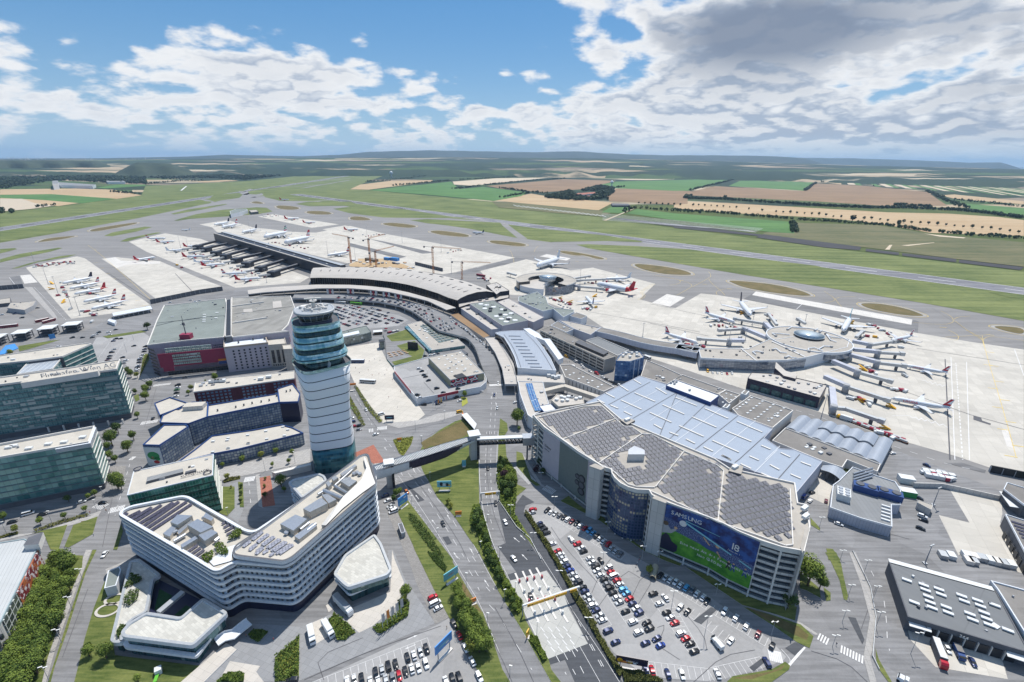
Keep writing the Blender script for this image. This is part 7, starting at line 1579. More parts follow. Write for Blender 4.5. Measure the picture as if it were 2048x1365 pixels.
for s,l,sz,bd,kb,rf in(('R 620,490 780,660','long white lorry with red lettering parked between curved office and annex',(2.6,3.9),'whitemat','white','steel'),('R 355,790 390,960','white box lorry, left of the two on the grey square',(2.4,3.2),'whitemat','white','whitemat'),('R 500,740 590,890','white box lorry, right of the two on the grey square',(2.4,3.2),'whitemat','white','whitemat'),('Z 1225,815 1320,1060','red lorry with white trailer roof at the loading docks',(2.6,4.),'dgrey','car_r','whitemat'),('Z 1425,850 1490,980','blue open lorry beside a white car at the loading docks',(2.5,2.6),'bluep','bluep','graveld'),('Z 990,1189 890,1130','white van lorry turning at the bottom edge',(2.3,2.8),'whitemat','white','whitemat'),('G 290,930 130,880','white cargo truck at the head of the yellow dolly train',(2.6,3.6),'whitemat','yellow','whitemat'),('X 1000,990 895,865','large white delivery van slanting across the parking bays',(2.1,2.5),'whitemat','whitemat',None)):
 p_,an,L_=vpos(s);vehicle('lorry',l,'lorry',p_,an,L_,sz[0],sz[1],bd,kb,rf)
for s,l,bd,rf in(('J 115,425 250,425','dark blue coach standing on the bus park','bluep','whitemat'),('J 205,625 365,635','white coach with red streak standing on the bus park','whitemat','whitemat'),('C 0,955 130,968','bright green coach under the viaduct edge','green','green'),('B 1640,945 1750,955','white coach left of the green coach by the viaduct','whitemat','whitemat'),('A 0,1100 185,1080','red and white articulated airport bus, leftmost','redd','whitemat'),('A 360,1045 500,1015','red airport bus beside the open sheds, middle one','redd','offwhite'),('A 435,1055 565,1020','red airport bus beside the open sheds, right one','redd','offwhite'),('C 1295,665 1385,680','dark red apron bus near the concrete apron edge','redd','redd'),('I 1480,375 1540,400','white bus beside the blue glass cube','whitemat','whitemat'),('J 1240,320 1300,360','white and dark bus behind the mural box','whitemat','dgrey')):
 p_,an,L_=vpos(s);vehicle('bus',l,'bus',p_,an,min(L_,18),2.6,3.2,bd,None,rf,True)
PM={}
def plane_meshes(liv,four=False,wide=False):
 key=(liv,four,wide)
 if key in PM:return PM[key]
 L_=37.;r=2.0 if not wide else 2.6;P_={}
 m=MB();n=16;rg=[]
 for x,k,dz in((18.5,.02,-.5),(18.1,.32,-.42),(17.3,.58,-.32),(16,.82,-.15),(14.2,.96,-.03),(12.,1.,0),(0,1.,0),(-7,1.,0),(-11,.86,.25),(-14.5,.58,.75),(-17.2,.28,1.2),(-18.5,.08,1.45)):
  rg.append([(x,r*k*math.cos(6.2832*i/n),3.6+dz+r*k*math.sin(6.2832*i/n))for i in range(n)])
 tailred=liv in('aua','red');m.loft(rg,0,mf=(lambda k,i:1 if(tailred and liv=='red' and k>=8)else 0));P_['fuselage']=(m,['white','red'])
 m=MB()
 for s in(-1,1):m.box(16.9,s*.75*r*.55,3.9,1.,.5,.45);
 P_['cockpit_window']=(m,['carglass'])
 m=MB()
 for s in(-1,1):m.box(.5,s*(r-.03),3.95,25,.1,.38)
 P_['cabin_window_band']=(m,['winc'])
 def slabw(pts,th):
  m=MB();a=[Vector(p)for p in pts];m.face([tuple(p+Vector((0,0,th)))for p in a]);m.face([tuple(p-Vector((0,0,th)))for p in a[::-1]])
  for i in range(len(a)):b=a[(i+1)%len(a)];c_=a[i];m.face([tuple(c_-Vector((0,0,th))),tuple(b-Vector((0,0,th))),tuple(b+Vector((0,0,th))),tuple(c_+Vector((0,0,th)))])
  return m
 W_=[]
 for s in(-1,1):
  pts=[(4.5,s*1.5,2.6),(-.6,s*11,3.3),(-3.2,s*17,3.9),(-4.9,s*17.2,4.),(-4.4,s*11,3.3),(-3.6,s*5,2.7),(-3.2,s*1.5,2.6)]
  m=slabw(pts if s>0 else pts[::-1],.22);m.face([(-3.2,s*17.1,3.9),(-4.9,s*17.2,3.9),(-5.6,s*17.6,5.6),(-4.8,s*17.6,5.6)]);m.face([(-4.8,s*17.65,5.6),(-5.6,s*17.65,5.6),(-4.9,s*17.25,3.9),(-3.2,s*17.15,3.9)]);W_.append(m)
 T_=[]
 for s in(-1,1):
  pts=[(-13.8,s*.6,4.5),(-16.8,s*6.2,5.),(-18.2,s*6.2,5.),(-17.3,s*.6,4.5)];T_.append(slabw(pts if s>0 else pts[::-1],.13))
 fin=MB();z0,z1=4.9,11.9;a=[(-11.2,z0),(-13.2,z0+1.3),(-16.6,z1),(-18.9,z1),(-17.6,z0)]
 for s in(-1,1):
  pts=[(x,s*.18,z)for x,z in a];fin.face(pts if s<0 else pts[::-1],0)
 for i in range(5):j=(i+1)%5;fin.face([(a[i][0],-.18,a[i][1]),(a[j][0],-.18,a[j][1]),(a[j][0],.18,a[j][1]),(a[i][0],.18,a[i][1])],0)
 mk=MB()
 if liv=='lauda':
  for s in(-1,1):pts=[(x,s*.24,z)for x,z in((-12.8,z0+.9),(-17.7,z0+1.0),(-17.9,z0+2.5),(-15.4,z0+2.5),(-18.6,z1-.2),(-16.7,z1-.2))];mk.face(pts if s<0 else pts[::-1])
 elif liv=='aua':
  for s in(-1,1):pts=[(x,s*.24,z)for x,z in((-14.0,z0+2.),(-18.,z0+2.),(-18.3,z0+4.4),(-15.3,z0+4.4))];mk.face(pts if s<0 else pts[::-1])
 elif liv=='gulf':
  for s in(-1,1):
   for k,(z_,h_)in enumerate(((.6,1.6),(3.,1.4),(5.2,1.2))):pts=[(x,s*.24,z)for x,z in((-12.4-z_*.5,z0+z_),(-17.6-z_*.1,z0+z_+.6),(-17.7-z_*.1,z0+z_+h_),(-13.2-z_*.5,z0+z_+h_))];mk.face(pts if s<0 else pts[::-1],k)
 E_=[];
 for s in(-1,1):
  for yy,xx in(((6.,2.9),(11.2,-.6))if four else((5.8,3.2),)):
   m=MB();rr=1.05 if not wide else 1.35;m.loft([[(x,s*yy+rr*k*math.cos(6.2832*i/14),1.75+rr*k*math.sin(6.2832*i/14))for i in range(14)]for x,k in((xx+1.7,.88),(xx+1.2,1.),(xx-.4,.95),(xx-2.,.62))],0,False);m.tube((xx+1.2,s*yy,1.75),(xx+1.25,s*yy,1.75),rr*.85,12,1);m.box(xx-1.,s*yy,2.5,2.6,.3,.8);E_.append(m)
 gear=MB();
 for x,y in((13.,0),(-1.,3.2),(-1.,-3.2)):gear.box(x,y,.4,.35,.35,2.);gear.tube((x,y-.45,.45),(x,y+.45,.45),.45,8)
 out=[('fuselage',mesh_of(P_['fuselage'][0],'fuselage',P_['fuselage'][1])),('cockpit_window',mesh_of(P_['cockpit_window'][0],'w','carglass')),('cabin_window_band',mesh_of(P_['cabin_window_band'][0],'w','winc'))]
 for m in W_:out.append(('wing',mesh_of(m,'wing','wingm')))
 for m in T_:out.append(('tailplane',mesh_of(m,'tailplane','redm' if liv=='red' else 'wingm')))
 fm={'lauda':'white','aua':'redm','red':'redm','dark':'navy','gulf':'white','plain':'white','teal':'cyan','blue':'bluep'}[liv]
 out.append(('tail_fin',mesh_of(fin,'fin',fm)))
 if mk.f:out.append(('fin_emblem',mesh_of(mk,'emblem',{'lauda':['redm'],'aua':['white'],'gulf':['redm','green2','black']}[liv])))
 for m in E_:out.append(('engine',mesh_of(m,'engine',['redm' if liv=='red' else 'white','dgrey'])))
 out.append(('landing_gear',mesh_of(gear,'gear','dgrey')))
 PM[key]=out;return out
D['winc']=flatm((.25,.28,.32),.3,.5);D['wingm']=flatm((.55,.57,.60),.4,.5);D['redm']=flatm((.42,.02,.04),.4,.4)
LV=dict(lauda='white airliner with angular red tail mark',aua='white airliner with red and white tail',red='white airliner with red tail and rear',dark='white airliner with a dark blue tail',gulf='four-engined airliner with red, green and black tail',plain='all white airliner',teal='white airliner with pale blue tail',blue='white airliner with blue tail')
def plane(s,liv,where,four=False,wide=False,word=None):
 a,b=q(s,4.5)[:2];p_=cen([a,b]);an=math.atan2(a[1]-b[1],a[0]-b[0]);L_=math.dist(a,b);k=max(.55,min(2.2,L_/37.))
 t=bpy.data.objects.new('airliner',None);COL.objects.link(t);t.location=(p_[0],p_[1],.2);t.rotation_euler=(0,0,an);t.scale=(k,k,k);tag(t,f'{LV[liv]} {where}','airliner','airliners parked on the aprons')
 for nm,me in plane_meshes(liv,four,wide):o=bpy.data.objects.new(nm,me);COL.objects.link(o);o.parent=t
 if word:
  for s_ in(-1,1):
   ORG['_']=(0,0,0)
   tt=text(word,2.9 if len(word)<6 else 2.,(11.5 if s_>0 else 1.2,s_*2.06,3.1),(-s_,0,0),(0,s_*.25,1.),'redm',None,'lettering',.04);tt.parent=t
 print('plane',where,round(L_,1))if False else None
 return t
plane('G 830,350 1275,435','lauda','docked at the third bridge of the east pier',word='LAUDA');plane('G 695,690 1300,805','lauda','nearest on the east apron, alone in its bay',word='LAUDA')
plane('E 870,1045 560,955','lauda','second from the left near the east pier',word='LAUDA');plane('E 490,1255 150,1160','lauda','standing behind the curved passenger corridor',word='LAUDA');plane('F 690,1225 905,1185','lauda','at the upper right bridge of the eastern pier',word='LAUDA')
plane('E 1030,985 915,850','dark','facing the camera above the eastern pier');plane('F 195,1140 262,1020','teal','facing the camera behind the eastern pier disc')
plane('D 990,668 1375,748','red','largest by the western round pier',wide=True);plane('D 1075,605 1340,598','plain','behind the boarding bridges of the western round pier');plane('D 880,785 958,870','blue','small, tail towards the camera, near service trucks');plane('D 378,490 610,420','plain','parked just beyond the western round pier',wide=True)
plane('C 1252,225 1372,235','dark','taxiing alone on the far taxiway')
plane('A 635,648 955,590','dark','top of the five in the left apron row');plane('A 710,700 1025,640','aua','second of five in the left apron row');plane('A 755,755 1090,695','red','middle of five in the left apron row');plane('A 850,835 1200,765','aua','fourth of five in the left apron row');plane('A 930,910 1295,828','aua','nearest of five in the left apron row')
plane('A 1590,378 1372,412','red','alone on the dark patch of the middle apron');plane('A 1920,297 1700,318','plain','at the first stand of the black pier');plane('B 290,360 85,375','red','at the second stand of the black pier');plane('B 310,470 75,480','red','at the third stand of the black pier');plane('B 400,520 190,530','plain','at the fourth stand of the black pier');plane('B 515,547 268,572','red','at the fifth stand of the black pier');plane('B 740,640 480,655','aua','at the seventh stand of the black pier');plane('B 880,692 612,715','red','at the nearest stand of the black pier')
plane('A 1700,185 1500,192','aua','on the far left outer stand');plane('A 1790,213 1600,228','red','on the far left inner stand');plane('A 1850,97 1950,92','plain','small, crossing the taxiway beyond the black pier')
plane('B 870,300 1190,238','gulf','east of the black pier',True,True);plane('B 1090,355 1415,292','aua','right of the four-engined one by the black pier',wide=True);plane('B 685,235 845,205','dark','small, near the far end of the black pier');plane('B 400,155 562,132','dark','on the farthest stand, left one');plane('B 480,185 645,155','aua','on the farthest stand, right one');plane('B 1275,85 1120,95','red','left one on the far remote stand');plane('B 1440,122 1308,130','red','middle one on the far remote stand');plane('B 1880,195 1730,205','red','right one on the far remote stand');plane('B 1560,470 1790,435','aua','between black pier and the leftmost crane');plane('a 1692,350 1636,350','red','tiny, on the farthest taxiway')
bi=0
def jet(s,lab,z0=4.4,w_=3.4,h_=3.,knee=True):
 l=q(s,6.5);t=thing('boarding_bridge',lab,'boarding bridge',l[-1],'boarding bridges at the piers')
 for i,(a,b)in enumerate(zip(l,l[1:])):
  m=MB();x=lerp(a,b,.5);ww=w_*(1.35 if i==0 and len(l)>2 else.9);m.box(*x,z0+(.0 if i else.4),math.dist(a,b),ww,h_*(1.1 if i==0 and len(l)>2 else.9),math.atan2(b[1]-a[1],b[0]-a[0]));m.build('tunnel' if i else 'fixed_corridor','panelw' if i==0 and len(l)>2 else 'gal',t)
 if len(l)>2:m=MB();x=l[1];m.frus(*x,0,8.2,2.6,2.6,12);m.build('rotunda_column','grey',t)
 x=l[-1];m=MB();m.box(*x,z0-.3,4.2,4.2,3.6,math.atan2(l[-1][1]-l[-2][1],l[-1][0]-l[-2][0]));m.build('bridge_head','gal',t);y=lerp(l[-2],l[-1],.75);m=MB();m.box(*y,0,.6,3.2,z0+.1);m.build('drive_column','dgrey',t)
for s,l in(('G 290,115 470,150 715,112','top grey boarding bridge right of the eastern pier'),('G 300,200 555,225 800,240','empty boarding bridge, second from top, right of the eastern pier'),('G 265,255 545,330 820,362','boarding bridge docked to the airliner, third from top at the eastern pier'),('G 90,320 345,425 680,520','long empty boarding bridge, fourth from top at the eastern pier'),('G 10,480 230,575 650,710','boarding bridge ending before the nearest airliner'),('G 80,600 100,790 220,800 590,925','bent boarding bridge above the yellow dolly train'),('E 960,1235 815,1235 500,1212','boarding bridge docked to the airliner behind the corridor'),('E 1240,1120 1180,1060 870,1008','boarding bridge docked to the second airliner, top of eastern pier'),('E 1200,1210 960,1110 715,1125','empty boarding bridge pointing left from the eastern pier'),('E 1300,1075 1215,965','short folded boarding bridge on top of the eastern pier'),('E 1590,1060 1520,1015','small boarding stair bridge right above the eastern pier'),('D 755,600 915,575','short boarding bridge, topmost right of the western pier'),('D 740,620 1065,608','long boarding bridge docked to the all white airliner, western pier'),('D 720,665 810,680 1050,698','boarding bridge docked to the large red tailed airliner'),('D 165,565 85,543','boarding bridge at the left side of the western pier'),('F 330,1200 395,1140','short stubby boarding bridge near the pale blue tailed airliner')):jet(s,l)
for i,(a,b)in enumerate(zip(pods,'85,395 150,430? 290,480 400,500 510,530 640,565 740,620 870,665'.replace('?','').split())):jet(f'B {a} {b}',f"red and white boarding bridge at lounge {['one','two','three','four','five','six','seven','eight'][i]} of the black pier",3.,3.)
def gse(pos,kind,an,lab,i):
 t=thing('service_vehicle',lab,'service vehicle',(pos[0],pos[1],.2),'ground service vehicles on the aprons');t.rotation_euler=(0,0,an);ORG[t.name]=(0,0,0);
 if kind=='stair':
  m=MB();m.face([(-4,-1.1,.8),(-4,1.1,.8),(3,1.1,4.2),(3,-1.1,4.2)]);m.face([(3,-1.1,4.2),(3,1.1,4.2),(4.5,1.1,4.2),(4.5,-1.1,4.2)]);m.face([(-4,-1.1,.8),(3,-1.1,4.2),(3,-1.1,3.),(-4,-1.1,.4)]);m.face([(-4,1.1,.4),(3,1.1,3.),(3,1.1,4.2),(-4,1.1,.8)]);m.build('stair','yellow',t);m=MB();m.box(0,0,.3,6,2,.9);m.build('chassis','yellow',t)
 elif kind=='dolly':m=MB();m.box(0,0,.5,3.2,1.9,.3);m.build('platform','orange' if i%2 else 'yellow',t);m=MB();m.box(0,0,.8,2.6,1.7,1.3);m.build('container','redd' if i%3==0 else 'gal',t)
 else:m=MB();m.box(-.8,0,.4,4.4,2.2,2.);m.build('body',('whitemat','yellow','redd','gal')[i%4],t);m=MB();m.box(2.1,0,.4,1.3,2.1,1.5);m.build('cab','whitemat',t)
 for sx in(-1.6,1.6):m=MB();m.tube((sx,-1.,.4),(sx,1.,.4),.4,8);m.build('wheel_axle','tyre',t)
 return t
j=0
for s,k_,w in(('G 400,400','stair','below the third bridge of the eastern pier'),('G 680,780','stair','at the nose of the nearest airliner'),('G 380,720','stair','left of the nearest airliner'),('G 620,1000','stair','above the dolly train'),('D 970,780','stair','near the small blue tailed airliner'),('D 620,800','stair','among the parked gear before the western pier'),('E 940,955','stair','beside the airliner facing the camera'),('E 925,1200','truck','beside the bridge left of the eastern pier'),('D 880,900','truck','white striped, before the small airliner'),('D 985,890','truck','behind the small blue tailed airliner'),('D 720,840','stair','by the stepped annex'),('E 740,920','truck','alone left of the airliner facing the camera'),('G 790,175','truck','right of the top bridge'),('G 530,70','truck','above the top bridge'),('G 435,60','truck','nearest the eastern disc above the top bridge'),('G 830,465','truck','parked white by the third bridge'),('G 460,760','truck','beside the left stair'),('F 420,1095','truck','by the pale blue tailed airliner'),('F 280,1060','stair','under the wing of the pale blue tailed airliner'),('A 530,650','stair','left end of the left apron row, upper'),('A 525,705','stair','left end of the left apron row, second'),('A 650,840','stair','left end of the left apron row, third'),('A 600,770','truck','left end of the left apron row, by the mast'),('A 720,910','truck','left end of the left apron row, by the near mast'),('A 940,1040','truck','in front of the long white shelter'),('A 1810,460','truck','on the taxi lane west of the black pier'),('A 1865,487','truck','yellow on the taxi lane west of the black pier'),('Y 1300,390','truck','among the white containers'),('C 645,590','truck','bright yellow on the building site')):
 p_=q(s,1.5)[0];gse(p_,k_,random.uniform(0,6),{'stair':'yellow mobile boarding stair','truck':'small apron service truck'}[k_]+' '+w,j);j+=1
for i in range(26):
 a=lerp((290,935),(830,1140),i/25);p_=q(f'G {a[0]},{a[1]+(i%2)*14-7}',1.)[0];A_=q('G 290,935 830,1130',0);an=math.atan2(A_[1][1]-A_[0][1],A_[1][0]-A_[0][0]);gse(p_,'dolly',an,f'baggage dolly, {ordn(i)} from the white truck in the dolly train by the vaulted sheds',i)
for s,n,w in(('A 350,480 770,430',30,"in the left apron's gear park"),('D 500,800 740,880',12,'between western pier and stepped annex'),('C 120,265 370,250',9,'in the far gear park beyond the cranes'),('C 990,430 1150,400',6,'behind the middle crane jib'),('C 1310,700 1450,715',7,'beside the dark red apron bus'),('B 900,65 1070,50',8,'at the farthest gear park'),('D 835,915 940,915',5,'before the small blue tailed airliner'),('Y 1130,385 1400,450',9,'among white containers by the retaining wall'),('B 120,420 480,540',14,'between the stands of the black pier'),('B 560,600 980,690',12,'around the near lounges of the black pier'),('B 940,330 1380,400',12,'under the wings east of the black pier'),('E 1180,960 1300,1040',6,'above the eastern disc'),('A 840,920 1000,975',8,'in front of the nearest row airliner'),('E 600,1080 930,1110',8,'under the second airliner by the pier'),('E 300,1275 560,1290',7,'behind the curved corridor'),('G 430,380 540,470',5,'between the third and fourth boarding bridges'),('G 700,600 850,640',5,'above the nearest airliner'),('G 240,690 480,740',5,'left of the nearest airliner'),('F 440,1060 700,1180',8,'at the topmost bridge of the eastern pier'),('D 850,640 1150,645',8,'between the two bridges of the western pier'),('A 620,640 700,800',8,'at the noses of the left apron row'),('B 620,520 760,560',6,'near the sixth stand of the black pier'),('Y 700,20 900,90',6,'along the apron edge by the vaulted sheds')):
 o_=s.split();
 for i in range(n):
  a=lerp(tuple(map(float,o_[1].split(','))),tuple(map(float,o_[2].split(','))),(i+.5)/n);p_=q(f'{o_[0]} {a[0]},{a[1]+random.uniform(-14,14)}',1.)[0];gse(p_,'dolly' if i%2 else 'truck',random.uniform(0,3),f"{'small service truck' if i%2==0 else 'baggage dolly'}, {ordn(i)} from the left {w}",i)
def hof(base,top):
 b=q(base,0)[0];d=math.hypot(*b);o_,xy=top.split();x,y=map(float,xy.split(','));c_=CR[o_];s=c_[2]if len(c_)>2 else 5.12;r=ray(c_[0]+x/s,c_[1]+y/s);return CH+r[2]*d/math.hypot(r[0],r[1]),b
MN={}
for cr,b,tp in sorted([('A','495,660','445,490'),('A','600,770','550,580'),('A','740,915','690,720'),('A','820,980','765,790'),('A','365,475','320,330'),('A','1850,285','1820,165'),('A','1922,268','1905,195'),('B','760,180','745,75'),('B','1565,450','1550,320'),('B','1850,530','1840,380'),('B','790,680','780,540'),('B','940,750','930,600'),('B','785,262','775,190'),('B','1310,330','1300,262'),('B','895,68','890,20'),('C','175,260','170,155'),('C','535,340','530,220'),('C','935,435','935,300'),('C','1040,655','1035,500'),('D','1460,1200','1470,1055'),('D','815,720','815,500'),('E','1045,1080','1060,990'),('E','1585,1060','1600,965'),('E','800,1290','815,1115'),('E','975,1235','985,1110'),('H','1742,940','1795,655'),('Y','1215,690','1290,530'),('Z','1140,105','1215,-30')],key=lambda v:(v[0],float(v[1].split(',')[0]))):
 MN[cr]=i=MN.get(cr,-1)+1
 h,bb_=hof(f'{cr} {b}',f'{cr} {tp}');h=max(12,min(h,32));where={'A':'left apron','B':'black pier aprons','C':'apron behind the cranes','D':'apron between the piers','E':'apron by the eastern pier','H':'dark airside road','Y':'cargo yard','Z':'warehouse yard'}[cr]
 t=thing('floodlight_mast',f'tall floodlight mast, {ordn(i)} from the left on the {where}','light mast',bb_,'floodlight masts on the aprons');m=MB();m.tube((*bb_,0),(*bb_,h),.32,6,0,.14);m.build('pole','grey',t);m=MB();m.box(*bb_,h-.6,3.2,.5,.5,.4);m.box(*bb_,0,1.6,1.6,.7);m.build('lamp_head','gal',t)
for i,(b,tp,jb,kb,l)in enumerate((('C 855,650','C 848,385','C 1140,402','C 755,368','tallest orange tower crane, third from the left'),('C 1148,712','C 1142,538','C 1440,542','C 1015,535','yellow-orange tower crane farthest right, jib to the right'),('B 1803,545','B 1777,283','B 1575,240','B 1870,298','orange tower crane farthest left, jib pointing left'),('C 212,572','C 202,300','C 372,246','C 105,330','orange tower crane second from the left, jib rising right'),('C 270,588','C 264,428','C 480,366','C 152,452','shorter orange tower crane between the taller ones'))):
 h,p_=hof(b,tp);t=thing('tower_crane',l,'crane',p_,'tower cranes on the building site');m=MB()
 for sx in(-1,1):
  for sy in(-1,1):m.box(p_[0]+sx*1.1,p_[1]+sy*1.1,0,.45,.45,h)
 n=int(h/3.2)
 for k in range(n):
  z=k*h/n;z2=(k+1)*h/n;e=1 if k%2 else-1
  m.tube((p_[0]-1.1*e,p_[1]-1.1,z),(p_[0]+1.1*e,p_[1]-1.1,z2),.2,4);m.tube((p_[0]-1.1*e,p_[1]+1.1,z),(p_[0]+1.1*e,p_[1]+1.1,z2),.2,4);m.tube((p_[0]-1.1,p_[1]-1.1*e,z),(p_[0]-1.1,p_[1]+1.1*e,z2),.2,4)
 m.build('mast','craneo',t)
 J=q(jb,h+1)[0];C2=q(kb,h+1)[0];d=(J[0]-p_[0],J[1]-p_[1]);L_=math.hypot(*d);k=min(1,58/L_);J=(p_[0]+d[0]*k,p_[1]+d[1]*k);d=(d[0]/L_,d[1]/L_);C2=(p_[0]-d[0]*16,p_[1]-d[1]*16);LJ=min(58,L_)
 m=MB();m.tube((*p_,h+.5),(*J,h+.5),.3,4);m.tube((*p_,h+2.4),(*J,h+1.6),.25,4)
 for i2 in range(18):a=lerp(p_,J,i2/18);b2=lerp(p_,J,(i2+.5)/18);c2=lerp(p_,J,(i2+1)/18);m.tube((*a,h+.5),(*b2,h+2.2),.15,4);m.tube((*b2,h+2.2),(*c2,h+.5),.15,4)
 m.build('jib','craneo',t);m=MB();m.tube((*p_,h+.5),(*C2,h+.5),.35,4);m.box(C2[0],C2[1],h-1.5,2.5,2.5,2.6);m.build('counter_jib','dgrey',t);m=MB();m.box(p_[0]+1.5,p_[1],h-2.,2.4,2.,2.3);m.box(*p_,h,2.6,2.6,1.2);m.build('cabin','dgrey',t)
sheet('building_site_ground','ftan',.33,['B 1780,560 1880,520 C 80,500 330,500 560,560 660,610 440,590 200,590 0,580'])
for i,(s,mt,l,sz)in enumerate((('C 380,515','poolblue','blue site container stack, left one',(12,6,5)),('C 460,520','poolblue','blue site container stack, right one',(18,7,5.5)),('C 230,530','fbrownish','brown concrete core of the building site',(22,10,5)),('B 1990,525','fbrownish','small brown concrete core left of the blue containers',(14,9,6)))):
 D['fbrownish']=surf((.22,.17,.12),.25,.2,1.);x=q(s,0)[0];t=thing('site_container' if i<2 else 'concrete_core',l,'container' if i<2 else 'building shell',x);m=MB();m.box(*x,0,*sz,-.5);m.build('box',mt,t);m=MB();m.box(*x,sz[2],sz[0]*.96,sz[1]*.9,.25,-.5);m.build('lid',mt if i<2 else 'graveld',t)
for i in range(16):
 x=q(f'C {30+i*38},{555+random.uniform(-30,35)+ (i*1.2)}',0)[0];o=MB();o.box(*x,.3,random.uniform(3,9),random.uniform(2,5),random.uniform(1,3),random.uniform(0,3));tag(o.build('material_stack',random.choice(['whitemat','offwhite','dgrey','tan','grey'])),f'stack of building material, {ordn(i)} from the left on the building site','material stack','material stacks on the building site')
LG=[('along the outbound road','S 445,672 430,775|S 705,1018 690,1090|T 290,210 270,370|T 505,620 485,745|T 640,380 658,505|T 745,1160 715,1270|S 600,452 615,510'),('along the inbound road','S 1285,455 1292,520|S 1220,868 1205,1010|S 1350,1205 1328,1320|S 1110,1150 1130,1230|T 1015,715 990,880|T 800,300 770,420|S 505,65 528,130'),('in the big parking lot','W 465,20 450,140|W 1015,280 990,400|W 960,590 945,740|W 1350,520 1345,700|W 1540,580 1520,690|W 1680,985 1650,1170|X 962,330 930,440|X 1545,715 1495,860|X 848,640 810,870'),('along the curved dark ramp','S 1455,770 1440,880|S 1685,1055 1668,1180|T 1200,185 1215,300|T 1535,670 1510,785|S 1760,450 1750,515|S 1900,685 1885,800'),('at the wide junction bottom right','Z 470,295 440,400|Z 425,535 385,640|Z 330,757 295,865|Z 1110,720 1010,930|Z 715,310 660,450|Z 630,75 580,200|Z 735,540 690,690|Y 205,800 175,895|Y 395,1108 370,1180'),('along the tree avenue bottom left','N 825,185 850,315|N 690,480 745,620|N 575,815 635,960|N 430,1205 505,1345'),('on the streets of the office quarter','M 1025,685 1065,800|M 960,815 995,940|M 490,930 530,1050|M 25,1040 65,1160|O 1500,200 1540,325|O 1830,120 1845,240|O 1150,690 1160,780|J 815,1190 835,1290|J 765,1030 775,1140|J 1065,930 1070,1020|J 895,460 900,640|L 1270,230 1300,340|L 1360,150 1370,210|K 610,440 622,500|K 360,480 370,550')]
for d,s in LG:
 for i,g in enumerate(sorted(s.split('|'),key=lambda g:-math.hypot(*q(g.split(' ')[0]+' '+g.split(' ')[2])[0]))):
  o_,tp,b=g.split(' ');h,p_=hof(f'{o_} {b}',f'{o_} {tp}');h=max(5.5,min(h,12));h0=5.5 if g.startswith('J 895')else 0;
  t=thing('street_lamp',f'slim street lamp, {ordn(i)} from the far end {d}','street lamp',p_,'street lamps '+d);m=MB();m.tube((*p_,0),(*p_,h),.11,6,0,.07);m.build('pole','grey',t);m=MB();an=random.choice((.3,.5,-.2))if 'junction' not in d else-.35
  if d in('at the wide junction bottom right','in the big parking lot','along the tree avenue bottom left','along the curved dark ramp'):m.box(p_[0]-1.,p_[1],h-.05,1.3,.38,.16,an);m.box(p_[0]+1.,p_[1],h-.05,1.3,.38,.16,an);m.tube((p_[0]-1,p_[1],h),(p_[0]+1,p_[1],h),.06,4)
  else:m.box(p_[0]+.3,p_[1],h-.05,1.2,.4,.16,an)
  m.build('lamp_head','lens',t)
def board(label,s,w_,h_,z0,an,mats,name='billboard',shapes=(),word=None,wm='white',ws=1.2):
 p_=q(s,z0+h_/2)[0];t=thing(name,label,'billboard' if name=='billboard' else 'sign',p_);c_,sn=math.cos(an),math.sin(an)
 m=MB();m.box(*p_,z0,w_,.4,h_,an);m.build('panel',mats,t)
 f=lambda u,z,o=.24:(p_[0]+c_*u+sn*o,p_[1]+sn*u-c_*o,z)
 for(u,v,r,r2,mt)in shapes:m=MB();m.face([f(u*w_+r*math.cos(i*.5236),z0+v*h_+r2*math.sin(i*.5236))for i in range(12)]);m.build('printed_shape',mt,t)
 if word:text(word,ws,f(-w_*.42,z0+h_*.3,.26),(c_,sn,0),(0,0,1),wm,t)
 m=MB()
 for u in(-.35,.35):m.box(p_[0]+c_*u*w_,p_[1]+sn*u*w_,0,.3,.3,z0+.1,an)
 m.build('post','grey',t);m=MB();m.box(p_[0]+sn*.8,p_[1]-c_*.8,.25,w_*.8,1.2,.35,an);m.build('plinth','offwhite',t);return t
board('white billboard with dark figures standing on the central grass','S 760,555',8.5,4.2,2.6,.05,'cyan',shapes=((-.2,.5,1.,1.4,'black'),(0,.4,1.3,.9,'white'),(.2,.4,.9,1.2,'black'),(.35,.3,.8,.5,'yellow')))
board('small pale blue poster sign on the central grass near the lift tower','S 962,340',2.6,4.2,.5,.1,'cyan','poster_sign')
board('blue landscape billboard beside the parked cars under the footbridge','S 335,715',7.,5.2,2.2,.95,'poolblue',shapes=((-.1,.3,2.2,.8,'cyan'),(.2,.7,1.2,.5,'white')))
board('pale billboard on the grass strip right of the cobbles','R 1800,245',8.,4.2,2.4,.75,'cyan',shapes=((0,.5,1.8,.7,'grey'),))
board('slanted blue billboard on a timber frame in the bottom left lot','R 1725,955',9.,4.6,4.,.9,'poolblue',shapes=((0,.5,3.,.5,'cyan'),(.2,.3,1.,.4,'white')))
board('dark blue and orange banner over the parking lot at the bottom edge','T 1965,1110',12.,3.6,2.6,-.18,'navy',shapes=((-.38,.4,1.1,1.1,'yellow'),(-.05,.3,1.,.8,'yellow'),(-.25,.2,1.4,.6,'orange'),(.1,.2,.7,.5,'white')),word='          CHECK IN',ws=1.)
board('wide dark billboard with backdrop frame at the edge of the bus park','J 505,1000',7.,3.6,2.,.1,'navy',shapes=((0,.5,2.5,.3,'cyan'),))
board('orange gantry sign over the bus road beside the tower','J 125,660',6.,1.8,5.,.25,'orange','road_sign');board('orange direction sign at the edge of the planted island','S 300,95',3.,1.6,1.,.1,'orange','road_sign')
